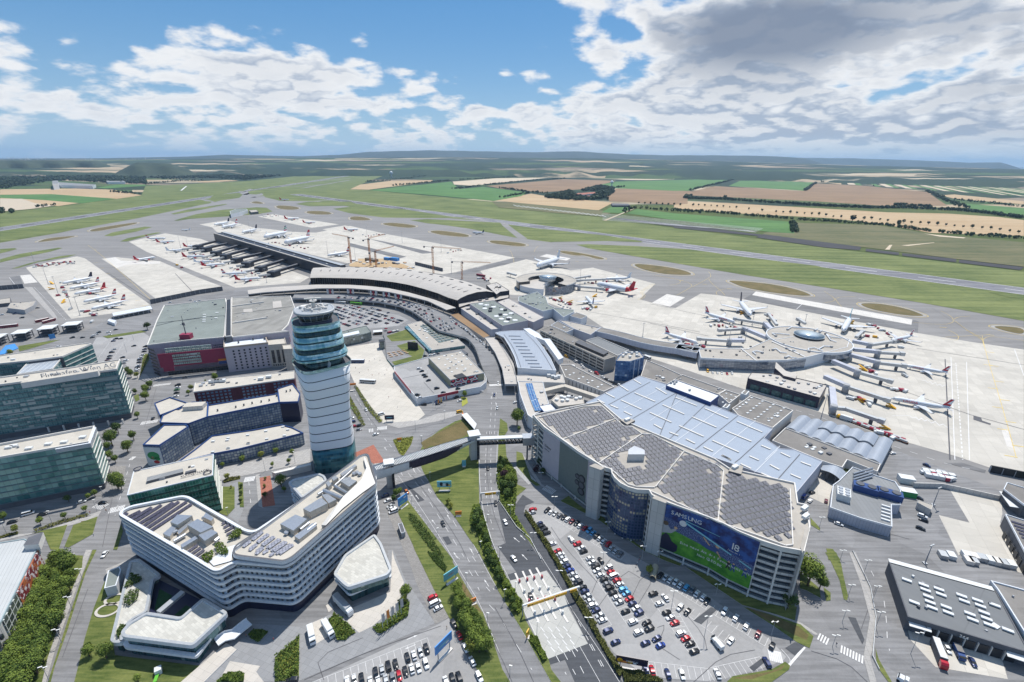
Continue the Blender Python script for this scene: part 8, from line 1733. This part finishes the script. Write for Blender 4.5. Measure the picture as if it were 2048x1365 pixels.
board('orange direction sign on the central grass','S 905,850',3.6,2.2,.9,.1,'orange','road_sign');board('orange direction sign by the outbound trees','T 332,492',3.6,2.,.8,.5,'orange','road_sign');board('yellow direction sign on the verge below the toll lanes','T 897,828',2.2,3.2,.8,1.1,'yellow','road_sign')
board('small blue and white sign board by the bus lane fence, left','A 533,1195',5.,5.,1.2,.9,'poolblue','poster_sign')
def gantry(label,s0,s1,z,panels,white=True):
 a,b=q(s0,z)[0],q(s1,z)[0];an=math.atan2(b[1]-a[1],b[0]-a[0]);L_=math.dist(a,b);t=thing('sign_gantry',label,'sign gantry',lerp(a,b,.5));m=MB();x=lerp(a,b,.5);m.box(*x,z-.3,L_,.7,.7,an);m.build('beam','whitemat' if white else 'gal',t);m=MB();m.box(*a,0,.5,.5,z);m.box(*b,0,.5,.5,z);m.build('post','gal',t)
 for f0,f1,tx in panels:
  y=lerp(a,b,(f0+f1)/2);m=MB();ox,oy=math.sin(an)*.5,-math.cos(an)*.5;m.box(y[0]+ox,y[1]+oy,z-1.3,L_*(f1-f0),.2,1.5,an);pn=m.build('sign_panel','yellow',t);st=lerp(a,b,f0+.01)
  if tx:text(tx,1.,(st[0]+math.sin(an)*.64,st[1]-math.cos(an)*.64,z-1.),(math.cos(an),math.sin(an),0),(0,0,1),'black',pn)
gantry('large white gantry with yellow signs over the toll lanes','T 848,545','T 1428,352',6.3,((.07,.36,'P4   P'),(.37,.54,'1  2'),(.55,.76,'P  3'),(.82,.94,'P 4')))
gantry('thin gantry with small yellow signs over the inbound road','S 1138,652','S 1325,632',6.,((.2,.42,'A B'),(.42,.6,'1A'),(.62,.8,'C')),False)
for i,(s)in enumerate(('T 770,215 860,420 1010,710','T 845,195 960,440 1110,710','T 915,180 1050,440 1190,685','T 985,160 1140,440 1310,720')):
 l=q(s,.2);t=thing('toll_island',f"{['leftmost','second','third','rightmost'][i]} toll lane island with ticket posts and barriers",'toll island',l[1],'toll lane islands');m=MB();a=offs(l,.45,False);b=offs(l,-.45,False);m.prism(a+b[::-1],.1,.38);m.build('kerb','offwhite',t)
 for k,f in enumerate((.2,.42,.62,.85)):
  x=lerp(l[0],l[2],f);m=MB();m.box(*x,.3,.7,.9,1.5,.5);m.build('ticket_post','whitemat' if k%2 else 'redd',t)
 x=lerp(l[0],l[2],.5);m=MB();m.box(x[0]+1.4,x[1],1.,2.6,.1,.12,.3);m.build('barrier_arm','whitemat',t)
for i in range(5):
 x=q(f'R {1108+i*47},{830-i*38}',0)[0];t=thing('flagpole',f'white flagpole with pale flag, {ordn(i)} from the left before the curved office','flagpole',x,'flagpoles before the curved office');m=MB();m.tube((*x,0),(*x,10),.09,6);m.build('pole','whitemat',t);m=MB();m.box(x[0]+.75,x[1],5.2,1.3,.05,4.6,.9);m.build('flag','gal' if i!=1 else 'orange',t)
for i in range(6):
 x=q(f'J {950+i*27},{925-i*12}',0)[0];t=thing('flagpole',f'slim flagpole with coloured flag, {ordn(i)} from the left below the parking deck','flagpole',x,'flagpoles below the parking deck');m=MB();m.tube((*x,0),(*x,8),.08,5);m.build('pole','whitemat',t);m=MB();m.box(x[0]+.6,x[1],4.2,1.1,.05,3.4,.9);m.build('flag',['offwhite','bluep','orange','yellow','bluep','redd'][i],t)
for i,f in enumerate((.33,.43,.53,.60,.68)):
 k=int(f*NN);x=lerp(cf[k],cb[k],-.35);t=thing('banner_group',f'red and white hanging banners, {ordn(i)} group from the left under the terminal canopy','banner',(x[0],x[1]),'banners under the terminal canopy')
 for j2 in range(3):m=MB();m.box(x[0]+j2*4.,x[1]-j2*.6,3.,2.6,.15,6.5,-.2);m.build('banner','redd' if j2==1 else 'whitemat',t)
m=MB();x=q('W 1470,795',1.5)[0];t=thing('cylinder_shelter','glazed half-cylinder ticket shelter at the row below the football billboard','shelter',x);a,b=q('W 1460,860 1490,735',1.);d=math.atan2(b[1]-a[1],b[0]-a[0]);L_=math.dist(a,b)
for i in range(10):
 a0,a1=math.pi*i/10,math.pi*(i+1)/10;c_,sn=math.cos(d),math.sin(d);F_=lambda u,v,z:(a[0]+c_*u-sn*v,a[1]+sn*u+c_*v,z);m.face([F_(0,1.6*math.cos(a0),.2+2.6*math.sin(a0)),F_(L_,1.6*math.cos(a0),.2+2.6*math.sin(a0)),F_(L_,1.6*math.cos(a1),.2+2.6*math.sin(a1)),F_(0,1.6*math.cos(a1),.2+2.6*math.sin(a1))],0,None,True)
m.build('shell','shelt',t);D['shelt']=flatm((.38,.35,.27),.25,.5)
bld('yard_cabin','small grey cabin with flat roof standing in the cargo yard','Y 1072,665 1090,645 1215,690 1200,730 1195,730',4.2,'concw','gravel','cabin',.2,.2)
for i,(s,mt)in enumerate((('Y 975,440','whitemat'),('Y 985,560','whitemat'))):x=q(s,3)[0];t=thing('container',['white container by the airside road','white container with green side by the cargo yard gate'][i],'container',x);m=MB();m.box(*x,.1,8,5,3.6,-.3);m.build('body','whitemat' if i==0 else 'green2',t);m=MB();m.box(*x,3.7,8,5,.15,-.3);m.build('roof','whitemat',t)
for i in range(9):
 x=q(f'Y {1150+(i%5)*58+(i//5)*25},{375+(i%5)*11+(i//5)*38}',1.5)[0];t=thing('air_freight_container',f'white air freight container, {ordn(i)} in the group behind the retaining wall','container',x,'white containers behind the retaining wall');m=MB();m.box(*x,.3,3.6,2.8,2.4,-.35);m.build('shell','whitemat',t);m=MB();m.box(x[0]+.3,x[1]-1.45,.5,2.8,.1,2.,-.35);m.build('door','dgrey',t)
for i in range(11):
 f=[(1305,25),(1380,30),(1540,75),(1585,80),(1520,25),(1590,40),(1660,50),(1740,70),(1800,85),(1860,100),(1925,110)][i];x=q(f'Z {f[0]},{f[1]}',1.2)[0];t=thing('wrapped_pallet',f'wrapped grey freight pallet, {ordn(i)} from the left above the warehouse','pallet','' or x,'wrapped pallets in the cargo yard');m=MB();m.box(*x,.3,3.2,4.2,2.1,-.35);m.build('load',['gal','whitemat','offwhite'][i%3],t);m=MB();m.box(*x,.1,3.4,4.4,.2,-.35);m.build('base','dgrey',t)
def person_mesh(step,mats):
 me=bpy.data.meshes.new('person');o=bpy.data.objects.new('person',me)
 V=[(0,0,.95),(0,0,1.2),(0,0,1.42),(0,.02,1.52),(0,.02,1.66),(.17,0,1.40),(.22,-.03-.08*step,1.12),(.22,.05-.16*step,.86),(-.17,0,1.40),(-.22,-.03+.08*step,1.12),(-.22,.05+.16*step,.86),(.1,0,.88),(.11,.05+.14*step,.48),(.11,.0+.22*step,.07),(.11,.16+.22*step,.04),(-.1,0,.88),(-.11,.05-.14*step,.48),(-.11,-.24*step,.07),(-.11,.14-.24*step,.04)]
 E_=[(0,1),(1,2),(2,3),(3,4),(2,5),(5,6),(6,7),(2,8),(8,9),(9,10),(0,11),(11,12),(12,13),(13,14),(0,15),(15,16),(16,17),(17,18)]
 R_=[.15,.16,.17,.06,.11,.075,.05,.04,.075,.05,.04,.095,.065,.05,.045,.095,.065,.05,.045]
 me.from_pydata(V,E_,[]);COL.objects.link(o);md=o.modifiers.new('s','SKIN');o.modifiers.new('u','SUBSURF').levels=1
 for i,v in enumerate(me.skin_vertices[0].data):v.radius=(R_[i],R_[i]*.75 if i<3 else R_[i]);v.use_root=(i==0)
 dg=bpy.context.evaluated_depsgraph_get();m2=bpy.data.meshes.new_from_object(o.evaluated_get(dg));bpy.data.objects.remove(o)
 m2.materials.clear()
 for x in mats:m2.materials.append(M(x))
 for p_ in m2.polygons:
  z=p_.center.z;x=abs(p_.center.x);p_.material_index=2 if z>1.5 or(x>.19 and z<.93)else 0 if z>.92 or x>.19 else 1;p_.use_smooth=True
 return m2
D['skin']=flatm((.45,.27,.19),.6,.3)
PC=[('red shirt',('redd','dgrey','skin')),('white shirt and jeans',('whitemat','bluep','skin')),('dark jacket',('navy','grey','skin')),('beige coat',('tan','black','skin')),('orange vest',('orange','navy','skin'))]
PMs=[(d,person_mesh(s,mt))for(d,mt),s in zip(PC,(1,.2,-1,.6,0))]
k=0
for s,w in(('J 300,430|J 355,405|J 410,425|J 290,520|J 330,575|J 400,560|J 460,570|J 540,620|J 480,520|J 620,740|J 500,800|J 590,900|J 200,550|J 160,500','walking across the bus park'),('J 330,235|J 290,245|J 270,240|J 350,270|J 380,240','outside the bus terminal building'),('J 1325,300|J 1345,300|J 1560,470|J 1610,560|J 1510,660|J 1620,600',"near the terminal's zebra crossings"),('W 1320,680|W 1300,710|W 1290,735|W 1330,650','at the parking ticket machines'),('I 655,435|I 675,430|I 690,440|I 710,438','below the covered walkway'),('M 1070,905|M 1090,940|M 925,960|M 960,1190','by the curved office'),('Z 330,850|T 70,780|Q 1500,890|Q 1780,930','walking alone near the parked cars')):
 for i,g in enumerate(s.split('|')):
  p_=q(g,.2)[0];d,me=PMs[k%5];o=bpy.data.objects.new('person',me);COL.objects.link(o);o.location=(*p_,.2);o.rotation_euler=(0,0,random.uniform(0,6));tag(o,f'person in {d}, {ordn(i)} from the left {w}','person','people '+w);k+=1
def crown(m,h,r,n,size,seed,low=.28,mi=0):
 rs=random.Random(seed);bl=[]
 for i in range(7):
  a=rs.uniform(0,6.28);d=rs.uniform(0,.55)*r;bl.append((d*math.cos(a),d*math.sin(a),h*rs.uniform(low+.18,.82),r*rs.uniform(.42,.68)))
 bl.append((0,0,h*.62,r*.75))
 for i in range(n):
  b=rs.choice(bl);u=rs.uniform(-1,1);a=rs.uniform(0,6.283);k=(1-u*u)**.5;rr=b[3]*rs.uniform(.62,1.06);nx,ny,nz=k*math.cos(a),k*math.sin(a),u
  x,y,z=b[0]+nx*rr,b[1]+ny*rr,b[2]+nz*rr*.82
  if z<h*low:z=h*low+rs.uniform(0,.5)
  N_=Vector((nx+rs.uniform(-.6,.6),ny+rs.uniform(-.6,.6),nz+rs.uniform(-.3,.8))).normalized();t1=N_.orthogonal().normalized();t2=N_.cross(t1);s=size*rs.uniform(.6,1.3);c=Vector((x,y,z));f=rs.uniform(0,6.28);t1,t2=t1*math.cos(f)+t2*math.sin(f),t2*math.cos(f)-t1*math.sin(f)
  m.face([tuple(c-t1*s),tuple(c+t2*s*.6),tuple(c+t1*s),tuple(c-t2*s*.6)],mi)
TM={}
def tmesh(kind,v):
 if(kind,v)in TM:return TM[(kind,v)]
 n,size,leaf={'big':(1900,.065,'leaf'),'mid':(900,.085,'leaf'),'yel':(900,.085,'leafy'),'far':(110,.24,'woods'),'bush':(300,.13,'leaf'),'bushy':(300,.13,'leafy'),'dark':(500,.11,'leafd'),'purple':(300,.13,'leafp')}[kind]
 m=MB();crown(m,1.,.44,n,size*.55 if kind in('big',)else size*.6,v*13+len(kind),.06 if 'bush' in kind or kind=='purple' else.26);cm=mesh_of(m,'crown',leaf)
 m=MB();rs=random.Random(v);m.tube((0,0,0),(0.01,0,.42),.032,7,0,.02)
 for i in range(5):a=i*1.256+v;m.tube((0,0,.26+.04*i),(.2*math.cos(a),.2*math.sin(a),.5+.05*i),.014,5,0,.005)
 tm=mesh_of(m,'trunk','trunk');TM[(kind,v)]=(cm,tm);return TM[(kind,v)]
TC=[0]
def tree(p_,h,kind,label,group=None,name='tree',cat='tree',z=.2,wid=1.):
 v=TC[0]%4;TC[0]+=1;cm,tm=tmesh(kind,v);t=bpy.data.objects.new(name,None);COL.objects.link(t);t.location=(p_[0],p_[1],z);t.rotation_euler=(0,0,random.uniform(0,6.28));t.scale=(h*wid,h*wid,h);tag(t,label,cat,group)
 o=bpy.data.objects.new('crown',cm);COL.objects.link(o);o.parent=t
 if name=='tree':o=bpy.data.objects.new('trunk',tm);COL.objects.link(o);o.parent=t
 return t
def trees(crop,s,desc,kind='mid',group=None,name='tree',wid=1.):
 for i,g in enumerate(s.split()):
  f=g.split(',');h=float(f[2]);p_=q(f'{crop} {f[0]},{f[1]}',h*.58)[0];kd=f[3]if len(f)>3 else kind
  tree(p_,h,kd,f"{ {'big':'large green','mid':'green','yel':'yellow-green','dark':'dark green','bush':'low green','bushy':'low yellowish','purple':'dark purple','far':'small dark'}[kd]} {'tree' if name=='tree' else 'shrub'}, {ordn(i)} {desc}",group,name,'tree' if name=='tree' else 'shrub',wid=wid)
rs=random.Random(5);L0=[];
for i in range(19):
 f=i/18;a=lerp((640,100),(120,1330),f);w0=(190+40*math.sin(i))*(1 if i>1 else.6)
 for k in range(3):L0.append((a[0]+(k-1)*w0*.62+rs.uniform(-14,14),a[1]+(k-1)*26+rs.uniform(-18,18),rs.uniform(7.2,11.)))
trees('N',' '.join(f'{x:.0f},{y:.0f},{h:.1f}' for x,y,h in L0),'counted downwards in the tree avenue bottom left','big','trees of the avenue bottom left')
trees('T','165,370,8 200,450,8.5 190,530,8 270,560,9 250,660,9.5 340,640,8.5 300,730,9.5 390,740,9 360,830,9.5 450,840,9 400,930,9.5 470,930,8.5 330,960,7,yel','from the top in the tree strip beside the outbound road','big')
trees('M','1120,170,13,big 1355,150,8 1290,265,9.5,big 1120,350,7 1170,395,6 1100,260,7 1180,610,12,big 1230,650,8 960,745,5 690,800,5,dark 900,780,4 1195,80,9,dark 400,1030,5 655,975,4.5 150,1110,5,yel 870,905,4 20,985,6','around the green-grey office block')
trees('L','1530,655,8,big 1480,700,8 1480,770,9,big 1380,730,5,dark 1300,510,7 1330,540,8,big 1400,560,6,yel 1400,970,6 1500,55,10,dark 100,330,7,yel 1950,690,6,yel 1925,740,5','along the garage street')
trees('K','760,580,9,big 670,625,3,bush 60,700,6','before the lilac hotel')
trees('J','1815,980,15,big 1275,755,7 1830,1110,4,bush','beside the road under the ramp')
trees('Z','110,170,16,big 30,120,9,big 200,260,9,big','at the right end of the big car park');trees('X','1690,490,9,dark 1260,340,6,dark 1480,410,5,dark 250,175,5,yel','at the foot of the big car park')
trees('O','1690,410,9,big 1150,370,4.5,yel 1100,250,4 1300,190,5.5 1490,150,5.5,yel 1650,110,5 1810,120,5 1610,250,4 1775,215,4 1560,560,0.9,bush 1530,470,2.6,bush 1535,390,2.6,bush 1530,560,4,dark 1730,500,4 1290,470,3,dark 1290,540,3,dark 1285,620,3,dark 1190,480,2,yel','on the streets behind the curved office')
trees('R','1330,420,8,big 1320,510,5,yel','at the top of the flagpole bed');trees('N','895,1030,6 1060,1030,8,big 1400,1310,4 900,975,3','on the lawn below the curved office')
trees('S','1380,450,8,purple 1430,500,9,big 1370,560,8,dark 1330,380,6,dark 1440,580,8,dark 1360,320,6,dark 1480,520,7,mid 1410,640,7,dark 1340,290,4,dark 1100,850,7,dark 1090,920,8,dark 1150,960,6,dark 1130,1000,6,dark 1180,1060,6,mid 1190,1120,6,dark 1210,1190,6,mid 1220,1260,6,dark 1260,1300,5,mid 1640,160,4,purple 1700,380,6,purple 1740,330,6,dark 1770,420,5,dark 270,640,6,mid 300,620,5,mid 240,700,5,dark 800,730,4,bushy 830,770,4,bushy','among the shrubs between the roads')
trees('T','520,60,5,dark 560,110,5,dark 590,190,5,dark 620,270,5,dark 700,340,4.5 690,420,4.5 740,490,4.5,dark 760,560,4.5','down the hedge left of the toll lanes')
def mass(name,label,cat,s,n,size,hgt,leaf,stuff=True):
 m=MB()
 for g in s.split('|'):
  P_=ccw(q(g,.3));xs=[a[0]for a in P_];ys=[a[1]for a in P_];k=0;c=0
  while k<n and c<n*30:
   c+=1;x,y=rs.uniform(min(xs),max(xs)),rs.uniform(min(ys),max(ys))
   if not inside((x,y),P_):continue
   k+=1;h=hgt*(.35+.65*max(0,math.sin(x*.9)*math.cos(y*.7)+.5)/1.5)*rs.random()**.5
   N_=Vector((rs.uniform(-1,1),rs.uniform(-1,1),rs.uniform(.2,1.2))).normalized();t1=N_.orthogonal().normalized();t2=N_.cross(t1);sz=size*rs.uniform(.6,1.3);cc=Vector((x,y,.3+h));m.face([tuple(cc-t1*sz),tuple(cc+t2*sz*.7),tuple(cc+t1*sz),tuple(cc-t2*sz*.7)])
 o=m.build(name,leaf);o['label']=label;o['category']=cat
 if stuff:o['kind']='stuff'
 return o
mass('hedge','clipped brownish hedge between dark ramp and big parking lot','hedge','W 160,180 200,210 340,420 480,650 600,860 720,1060 860,1290 890,1331 820,1331 700,1110 560,880 430,640 260,370 150,200|T 1110,0 1150,20 1390,440 1620,830 1870,1220 1840,1290 1600,870 1370,470 1200,130',5200,.42,2.,'hedge')
mass('hedge','low hedge at the bottom edge below the banner','hedge','T 1860,1210 2048,1230 2048,1331 1890,1331|X 0,1210 130,1220 330,1290 400,1331 0,1331',1600,.4,1.6,'hedge')
mass('shrubbery','dense green shrub bed beside the inbound road','shrub bed','S 1030,880 1060,780 1120,770 1180,950 1230,1150 1290,1331 1200,1331 1120,1150 1100,1050 1030,970|S 1310,280 1400,300 1500,440 1505,560 1500,700 1480,860 1600,1080 1560,1040 1420,860 1330,720 1295,520|T 470,0 560,0 640,200 740,380 860,560 800,640 680,430 600,300 520,150|T 930,850 990,900 1090,1090 1060,1120 980,980 920,900',3800,.5,2.6,'leaf')
mass('shrubbery','band of low shrubs on the grass left of the outbound road','shrub bed','S 400,850 470,880 600,1050 760,1300 740,1331 600,1200 450,1000 390,900|R 1560,20 1650,40 1760,180 1740,230 1620,110',1500,.35,1.,'leafd')
mass('flower_bed','dense flower bed on the small island before the tower','flower bed','S 235,105 300,85 445,75 420,150 340,270 300,240',900,.4,1.2,'leafy')
mass('planting_bed','mixed shrub bed below the white lorries','shrub bed','R 570,700 610,650 700,720 830,850 760,890 720,930 640,930 540,740|R 1000,800 1270,640 1260,540 1310,490 1380,540 1360,680 1090,860 1040,850|R 0,1100 250,880 245,1330 0,1357|Q 1530,900 1570,820 1720,850 1620,950|Q 1190,1357 1320,1260 1480,1280 1470,1357',1100,.4,2.2,'leaf')
mass('planting_bed','yellowish ground plants on the pale bed by the square','shrub bed','R 600,700 700,760 800,860 700,900 620,800|R 1050,800 1300,660 1350,560 1360,660 1090,850|R 60,1080 240,900 240,1250 60,1300',500,.35,1.6,'leafy')
mass('planting_bed','hedge row along the bus road','hedge','J 140,680 180,690 300,880 440,1040 400,1060 260,890|J 55,760 100,780 200,950 260,1080 230,1090 130,930 60,800|J 35,450 60,440 90,520 65,540',1500,.4,1.6,'leafy')
mass('planting_bed','low hedge along the shaded street left','hedge','M 350,1130 640,1030 900,960 910,985 640,1060 370,1150|M 0,1195 180,1150 190,1170 0,1215|O 1105,425 1135,400 1280,375 1285,395 1120,440|L 1460,440 1500,360 1525,370 1480,480 1430,590',700,.35,1.2,'hedge')
mass('roof_garden','bushes on the roof terrace between the office wings','shrub bed','N 0,0 1,0 0,1',1,.1,.1,'leaf')
def massz(name,label,s,z,n,size,hg,leaf,parent=None):
 P_=[];m=MB()
 for g in s.split('|'):
  P_=ccw(q(g,z));xs=[a[0]for a in P_];ys=[a[1]for a in P_];k=0
  while k<n:
   x,y=rs.uniform(min(xs),max(xs)),rs.uniform(min(ys),max(ys))
   if not inside((x,y),P_):continue
   k+=1;h=hg*rs.random();N_=Vector((rs.uniform(-1,1),rs.uniform(-1,1),rs.uniform(.2,1.2))).normalized();t1=N_.orthogonal().normalized();t2=N_.cross(t1);sz=size*rs.uniform(.6,1.3);cc=Vector((x,y,z+h));m.face([tuple(cc-t1*sz),tuple(cc+t2*sz*.7),tuple(cc+t1*sz),tuple(cc-t2*sz*.7)])
 o=m.build(name,leaf);tag(o,label,'shrub bed');o['kind']='stuff'
bpy.data.objects.remove([o for o in bpy.data.objects if o.name.startswith('roof_garden')][0])
massz('roof_garden','bushes on the roof terrace between the office wings','O 1020,1090 1100,1060 1170,1150 1150,1190 1050,1170|O 1150,1040 1290,990 1300,930 1240,930|O 890,1210 950,1180 1010,1150 1000,1220 930,1270',26.3,420,.35,1.8,'leaf')
massz('roof_garden','dark bushes on the lower terrace of the curved office','N 1340,250 1440,280 1460,310 1400,350 1330,370 1290,400 1270,390 1330,300|N 1280,480 1330,430 1430,400 1420,500 1340,570 1270,580|N 1200,860 1240,780 1300,790 1250,850 1210,920',5.8,500,.35,1.6,'leafd')
xs='35,380 110,383 145,384 180,386 217,386 252,390 290,392 326,395 364,398 438,406 517,415 597,423 638,425 680,427 721,430 763,432 806,436 848,438 890,442 932,450 977,453 1112,463 1157,462 1205,468 1250,474 1344,482 1390,486 1440,488 1489,491 1541,495 1590,499 1641,504 1692,509 1745,512 1800,515 1854,519 1907,526 1964,533 2017,541'
for i,g in enumerate(xs.split()):
 p_=q('c '+g,4)[0];tree(p_,11+rs.uniform(-2,3),'far',f'small round tree, {ordn(i)} from the left in the dotted row along the far field path','trees along the far field path',wid=1.)
for i,g in enumerate('1690,372 1725,374 1758,374 1794,376 1828,378 1862,380 1897,380 1932,382 2010,382'.split()):
 p_=q('b '+g,4)[0];tree(p_,13,'far',f'small round tree, {ordn(i)} from the left beside the far greenhouse shed','trees beside the far greenhouse shed')
for i,(g,h)in enumerate((('c 1047,460',26),('c 1315,488',20),('c 300,335',26),('c 690,505',18),('c 1168,268',16),('b 1508,345',22))):
 p_=q(g,h*.5)[0];tree(p_,h,'far',['large lone round tree above the far hedge, right','second round tree above the far hedge, right','slim dark tree standing out of the far belt','round tree at the end of the short far hedge','lone tree in the striped fields','round tree at the right foot of the far wood'][i])
def belt(name,label,s,wd,h,step,leaf='woods'):
 m=MB()
 for g in s.split('|'):
  l=q(g,0)
  for a,b in zip(l,l[1:]):
   d=math.dist(a,b);n=max(1,int(d/step));nx,ny=-(b[1]-a[1])/d,(b[0]-a[0])/d
   for i in range(n):
    for k in range(max(1,int(wd/step))):
     x=lerp(a,b,(i+rs.random())/n);o_=rs.uniform(-wd/2,wd/2);hh=h*rs.uniform(.6,1.2);r=hh*.42;cx,cy,cz=x[0]+nx*o_,x[1]+ny*o_,hh*.55
     for j in range(16):
      u=rs.uniform(-.8,1);a_=rs.uniform(0,6.283);kk=(1-u*u)**.5;N_=Vector((kk*math.cos(a_),kk*math.sin(a_),u));c=Vector((cx,cy,cz))+Vector((N_.x*r,N_.y*r,N_.z*hh*.45));t1=N_.orthogonal().normalized();t2=N_.cross(t1);s_=r*.62*rs.uniform(.6,1.2);m.face([tuple(c-t1*s_),tuple(c+t2*s_),tuple(c+t1*s_),tuple(c-t2*s_)])
 o=m.build(name,leaf);tag(o,label,'wood');o['kind']='stuff'
belt('tree_belt','dense dark tree belt between brown field and tan field, right','c 75,345 300,352 500,365 830,388 1150,402 1300,400 1650,415 1850,435 2048,462|c 75,345 85,330|c 1280,385 1500,395',34,13,9)
belt('tree_belt','tree hedge between the meadow and the long tan field','c 0,412 200,425 380,440|c 410,445 550,455 700,468|c 720,470 900,480 1100,495 1250,505 1400,525 1500,540|c 1550,545 1680,555|c 1700,560 1850,568 2048,582|c 690,485 700,510 705,545',16,10,8)
belt('tree_belt','diagonal tree rows dividing the far right fields','c 95,297 240,262 330,240 430,218|c 765,300 830,253|c 1480,302 1620,370 1700,402|c 1630,352 1850,375 2048,396|c 840,222 870,250',26,14,16)
belt('tree_belt','tree rows dividing the far centre fields','b 90,247 160,243 240,240|b 250,233 375,226|b 280,197 345,194|b 370,217 640,206|b 245,271 420,255 590,240|b 640,235 980,219|b 605,290 760,271|b 780,268 1000,245 1260,228|b 870,282 1050,308 1150,315|b 885,340 1050,312|b 1600,428 1655,398|b 1665,402 2048,432|b 1560,282 1600,276|b 1185,200 1300,200|b 635,184 830,183',22,13,14)
belt('tree_belt','short dark tree rows at the far left fields','a 640,305 820,320|a 850,262 980,250 1060,243 1200,240|a 1360,232 1460,232|a 0,415 20,432|a 40,425 100,430|a 200,398 320,385',22,13,13)
def woodpoly(label,s,h,n):
 m=MB();
 for g in s.split('|'):
  P_=ccw(q(g,0));xs_=[a[0]for a in P_];ys=[a[1]for a in P_];k=0
  while k<n:
   x,y=rs.uniform(min(xs_),max(xs_)),rs.uniform(min(ys),max(ys))
   if not inside((x,y),P_):continue
   k+=1;hh=h*rs.uniform(.6,1.15);r=hh*.55
   for j in range(9):
    u=rs.uniform(-.2,1);a_=rs.uniform(0,6.283);kk=(1-u*u)**.5;N_=Vector((kk*math.cos(a_),kk*math.sin(a_),u));c=Vector((x,y,hh*.5))+Vector((N_.x*r,N_.y*r,N_.z*hh*.5));t1=N_.orthogonal().normalized();t2=N_.cross(t1);s_=r*.8;m.face([tuple(c-t1*s_),tuple(c+t2*s_),tuple(c+t1*s_),tuple(c-t2*s_)])
 o=m.build('wood','woods');tag(o,label,'wood');o['kind']='stuff'
woodpoly('dark wood around the farm and radar tower, far centre','b 1130,342 1280,302 1310,318 1330,335 1400,345 1380,362 1180,345|b 1340,300 1470,270 1545,285 1548,310 1480,352 1400,358 1440,320 1450,305',15,420)
woodpoly('broad dark riverside forest at the far left','a 0,222 250,215 500,196 820,178 850,205 860,262 560,250 400,240 300,243 0,293|a 820,178 1050,196 1480,195 1600,200 2000,178 2048,190 1700,205 1450,235 1200,225 1000,232 850,225',19,3000)
woodpoly('thin dark forests near the horizon, right of centre','c 640,182 1000,190 1200,210 1350,235 1200,232 1000,215 700,200|c 0,178 420,172 430,182 0,188|b 0,160 400,165 420,175 0,178|b 1200,170 2048,165 2048,180 1300,182',26,1100)
def town(label,s,n,w0,w1):
 m=MB()
 for g in s.split('|'):
  P_=ccw(q(g,0));xs_=[a[0]for a in P_];ys=[a[1]for a in P_];k=0
  while k<n:
   x,y=rs.uniform(min(xs_),max(xs_)),rs.uniform(min(ys),max(ys))
   if not inside((x,y),P_):continue
   k+=1;w=rs.uniform(w0,w1);d=rs.uniform(9,14);h=rs.uniform(5,8);a=rs.uniform(0,3.1);m.box(x,y,0,w,d,h,a,0,1);
   c_,sn=math.cos(a),math.sin(a);f=lambda u,v,z:(x+c_*u-sn*v,y+sn*u+c_*v,z);m.face([f(-w/2,-d/2,h),f(w/2,-d/2,h),f(w/2,0,h+4),f(-w/2,0,h+4)],1);m.face([f(w/2,d/2,h),f(-w/2,d/2,h),f(-w/2,0,h+4),f(w/2,0,h+4)],1)
 o=m.build('village',['whitemat','brick']);tag(o,label,'village');o['kind']='stuff'
town('village of small pale houses at the far right','c 1180,232 1500,240 2048,262 2048,278 1700,268 1350,248',420,10,22)
town('scattered far villages and works along the plain','b 500,150 1100,150 1250,178 950,178 560,165|c 430,170 640,182 630,194 440,184|b 0,150 300,148 400,156 0,160|a 1350,165 1500,160 2048,175 2048,182 1500,186|c 900,160 1600,170 1700,180 900,172',150,20,60)
for i,x in enumerate((55,75,120,145,160,172,215,232,245,262,385,500,525,545,705,735,775,790,812,850,900,972,995,1250,1310,1700,1800,1850)):
 d=rs.uniform(11000,14500);r=ray(x/2.926,280+100/2.926);hy=math.hypot(r[0],r[1]);p_=(r[0]/hy*d,r[1]/hy*d);h=rs.uniform(115,150)
 t=thing('wind_turbine',f'white wind turbine, {ordn(i)} from the left on the horizon','wind turbine',p_,'wind turbines on the horizon');m=MB();m.tube((*p_,0),(*p_,h),4.5,6,0,3.);m.build('tower','turb',t)
 a0=rs.uniform(0,2)
 for k in range(3):a=a0+k*2.094;m=MB();m.tube((p_[0],p_[1]-6,h),(p_[0]+58*math.cos(a),p_[1]-6,h+58*math.sin(a)),3.6,4,0,1.4);m.build('rotor_blade','turb',t)
D['turb']=flatm((.6,.62,.66),.5,.3)
for n in LATE:
 if n in MDEF:MDEF[n](n)
 else:print('NO MATERIAL',n)
m=MB();m.box(0,16000,-6,70000,62000,620)
hz=m.build('haze','white');hz.data.materials.clear();hz['kind']='stuff'
hm=bpy.data.materials.new('haze');hm.use_nodes=True;h_=NT(hm.node_tree);hm.node_tree.nodes.clear();pv=h_.n('ShaderNodeVolumePrincipled');pv.inputs['Color'].default_value=(.48,.72,1.,1);pv.inputs['Density'].default_value=HZD;pv.inputs['Anisotropy'].default_value=.1
mo=h_.n('ShaderNodeOutputMaterial');h_.l(pv.outputs[0],mo.inputs['Volume']);hz.data.materials.append(hm)
